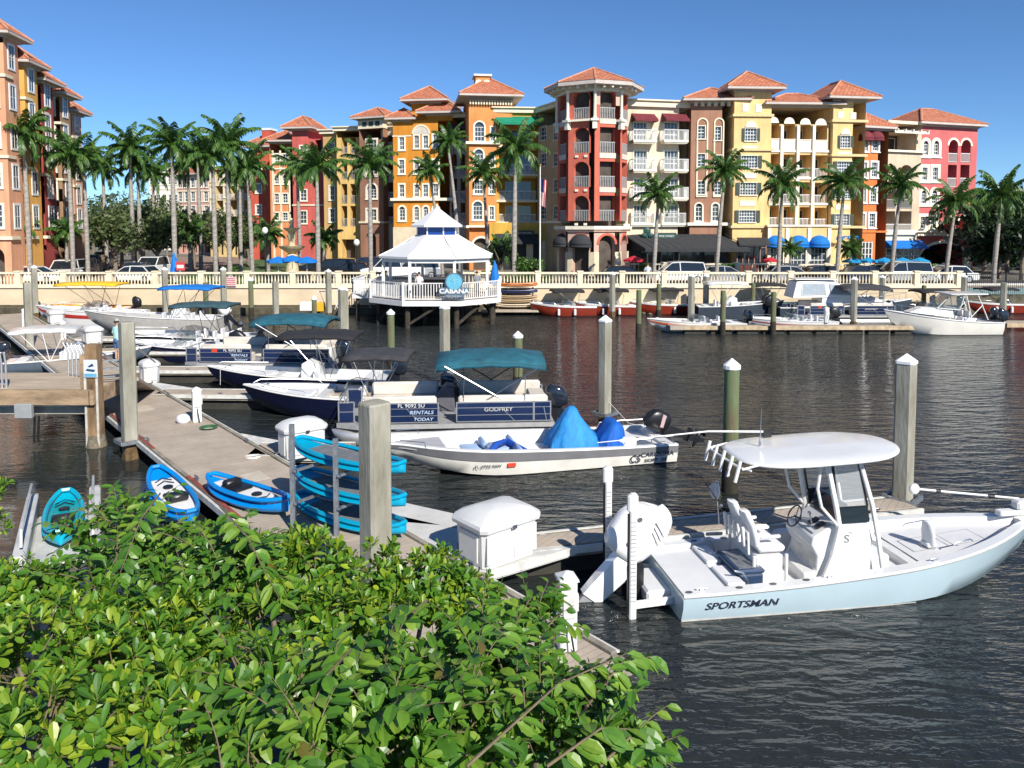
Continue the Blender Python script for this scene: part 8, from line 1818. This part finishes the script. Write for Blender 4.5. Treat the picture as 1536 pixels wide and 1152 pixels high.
def shrub(label, blobs, seed, dens=1.0, kind='rosette', base=None, L=.078):
    """blobs: (u, v, dist, radius) - crown lobes; each is a real lump of foliage in the world"""
    rnd = random.Random(seed); C = [(Vector(WD(u, v, d)), r) for u, v, d, r in blobs]; bx = base or (sum(c.x for c, r in C)/len(C), sum(c.y for c, r in C)/len(C)); B0 = Vector((bx[0], bx[1], -.2))
    t = thing('shrub', label, 'shrub', (B0.x, B0.y, 0), 0, 'leafy shrubs along the near bank'); off = Vector((-B0.x, -B0.y, 0))
    mb = MB(); tw = MB(); trk = MB(); mb.T = tw.T = trk.T = Matrix.Translation(off)
    for c, r in C:
        j = B0.lerp(c, .55) + Vector((rnd.gauss(0,.1), rnd.gauss(0,.1), 0)); trk.tube([B0 + Vector((rnd.gauss(0,.12), rnd.gauss(0,.12), 0)), j, c], [.05, .035, .018], 6)
        dd_ = rnd.choice((.55, .85, 1.0, 1.15)); n = int(122*dens*dd_*r*r/.25)
        for _ in range(n):
            a = rnd.uniform(0, 2*pi); z = rnd.uniform(-.45, 1); q = sqrt(max(0, 1-z*z)); rr = r*(rnd.uniform(.45, 1.0)**.5)*(1+.12*sin(3*a+c.x*3)); 
            tip = c + Vector((rr*q*cos(a), rr*q*sin(a)*1.0, rr*z*.75)); ax = ((tip-c).normalized() + Vector((rnd.gauss(0,.3), rnd.gauss(0,.3), .45))).normalized()
            if kind == 'rosette' or (kind == 'mix' and rnd.random() < .6):
                Lr = L*rnd.uniform(.75, 1.3); rosette(mb, tw, tip, ax, rnd, rnd.randint(8, 12), Lr, Lr*.46)
                if rnd.random() < .5: tw.tube([tip - ax*.16*rnd.uniform(.6, 1.6), tip], [.006, .003], 4, cap=False)
            else: spray(mb, tw, tip-ax*.15, (ax + Vector((rnd.gauss(0,.4), rnd.gauss(0,.4), 0))), rnd.uniform(.28, .5), rnd, rnd.randint(7, 10), L*1.35, L*.7, .7)
    o = mb.build('leaves', BL if kind == 'rosette' else BL2, t); tw.build('twigs', TW, t); trk.build('trunk', BRK, t)
    return t
shrub('leafy shrub at the far left margin hanging over the water', [(-35, 735, 8.5, .30), (-30, 790, 8, .26), (20, 868, 7.2, .30), (60, 895, 6.8, .28)], 1, 1.0, 'rosette')
shrub('yellow-green shrub filling the bottom left corner with upright leaf rosettes', [(30, 1000, 4.6, .50), (110, 960, 5.2, .45), (190, 1010, 4.6, .45), (60, 1120, 3.7, .42), (170, 1110, 3.8, .4), (280, 1080, 4.0, .36), (20, 905, 5.8, .4), (250, 960, 5, .36)], 2, 1.05, 'rosette')
shrub('mixed-leaf shrub below the blue kayaks with drooping sprays', [(190, 800, 6.8, .42), (250, 850, 6.4, .46), (150, 870, 6.2, .42), (330, 850, 6.2, .44), (300, 930, 5.6, .46), (210, 930, 5.6, .42), (400, 850, 6.4, .40), (130, 790, 7.2, .28)], 3, .95, 'mix')
shrub('dense bright shrub in front of the big weathered pile', [(480, 870, 6.2, .40), (560, 880, 6.2, .44), (640, 890, 6.2, .44), (700, 905, 6.1, .33), (600, 950, 5.6, .42), (510, 950, 5.4, .40), (460, 830, 6.6, .28), (410, 930, 5.4, .40)], 4, 1.15, 'rosette')
shrub('shrub with large oval leaves at the bottom centre of the photo', [(380, 1060, 4.2, .42), (480, 1080, 4.0, .42), (590, 1050, 4.2, .42), (690, 1080, 4.0, .38), (560, 1140, 3.6, .36), (430, 1150, 3.5, .34), (700, 990, 4.8, .36)], 5, .95, 'mix', L=.09)
shrub('shrub reaching right over the tip of the dock with twiggy ends', [(770, 955, 5.4, .28), (805, 930, 5.6, .22), (755, 1010, 4.9, .32), (830, 1060, 4.4, .34), (780, 1120, 3.9, .34), (885, 1110, 4.0, .28), (930, 1140, 3.9, .20)], 6, 1.0, 'mix')
def branches():
    t = thing('tree_branch', 'overhanging tree boughs with large pointed leaves reaching right across the water', 'tree branch', (0, 0, 0)); rnd = random.Random(9); mb = MB(); tw = MB(); bk = MB()
    for (u0, v0, d0, u1, v1, d1) in ((540, 960, 4.4, 430, 1140, 3.4), (700, 1150, 3.4, 940, 980, 4.6), (880, 1060, 4.1, 975, 985, 4.7), (640, 900, 5.4, 500, 1080, 4.0), (820, 1150, 3.5, 975, 1095, 3.9), (700, 900, 5.4, 800, 1130, 3.8), (330, 760, 6.3, 420, 900, 5.2), (240, 740, 6.6, 180, 860, 5.8), (900, 1150, 3.6, 985, 1120, 3.9)):
        a, b = Vector(WD(u0, v0, d0)), Vector(WD(u1, v1, d1)); m = (a+b)/2 + Vector((0, 0, .1)); pts = [a.lerp(m, k/4) if k < 4 else m.lerp(b, (k-4)/4) for k in range(9)]; bk.tube(pts, [.009*(1-k/12) for k in range(9)], 5)
        bk.build('bough', TW, t); bk = MB()
        for k in range(1, 9):
            p = pts[k]; ax = (pts[min(8, k+1)]-pts[k-1]).normalized()
            for s in (-1, 1):
                for jj in range(2):
                    sd = ax.cross(Vector((0,0,1))).normalized()*s; dl = (ax*.4 + sd*.8 + Vector((rnd.gauss(0,.15), rnd.gauss(0,.15), -.35+rnd.gauss(0,.2)))).normalized(); nn = Vector((rnd.gauss(0,.3), -.35+rnd.gauss(0,.2), 1)); nn = (nn-dl*nn.dot(dl)).normalized(); leaf(mb, p+ax*.03*jj, dl, nn, .14*rnd.uniform(.7, 1.15), .07*rnd.uniform(.8, 1.1), .3, .25)
    mb.build('leaves', BL2, t)
branches()
# dark bank below the shrubs
rb = MB(); rnd = random.Random(4)
MB().add([(-12, -2, .0), (1.0, -2, .0), (-.8, 4.6, -.05), (-4.5, 7.0, -.06), (-12, 8.0, -.06), (-12, -2, .9), (.6, -2, .9), (-1.5, 3.6, .35), (-4.5, 5.6, .3), (-12, 6.4, .3)], [(5,6,7,8,9),(1,2,7,6),(2,3,8,7),(3,4,9,8)]).build('bank', mat('mud', (.03, .026, .018), .95, 0, .4, 2, .6), kind='structure')
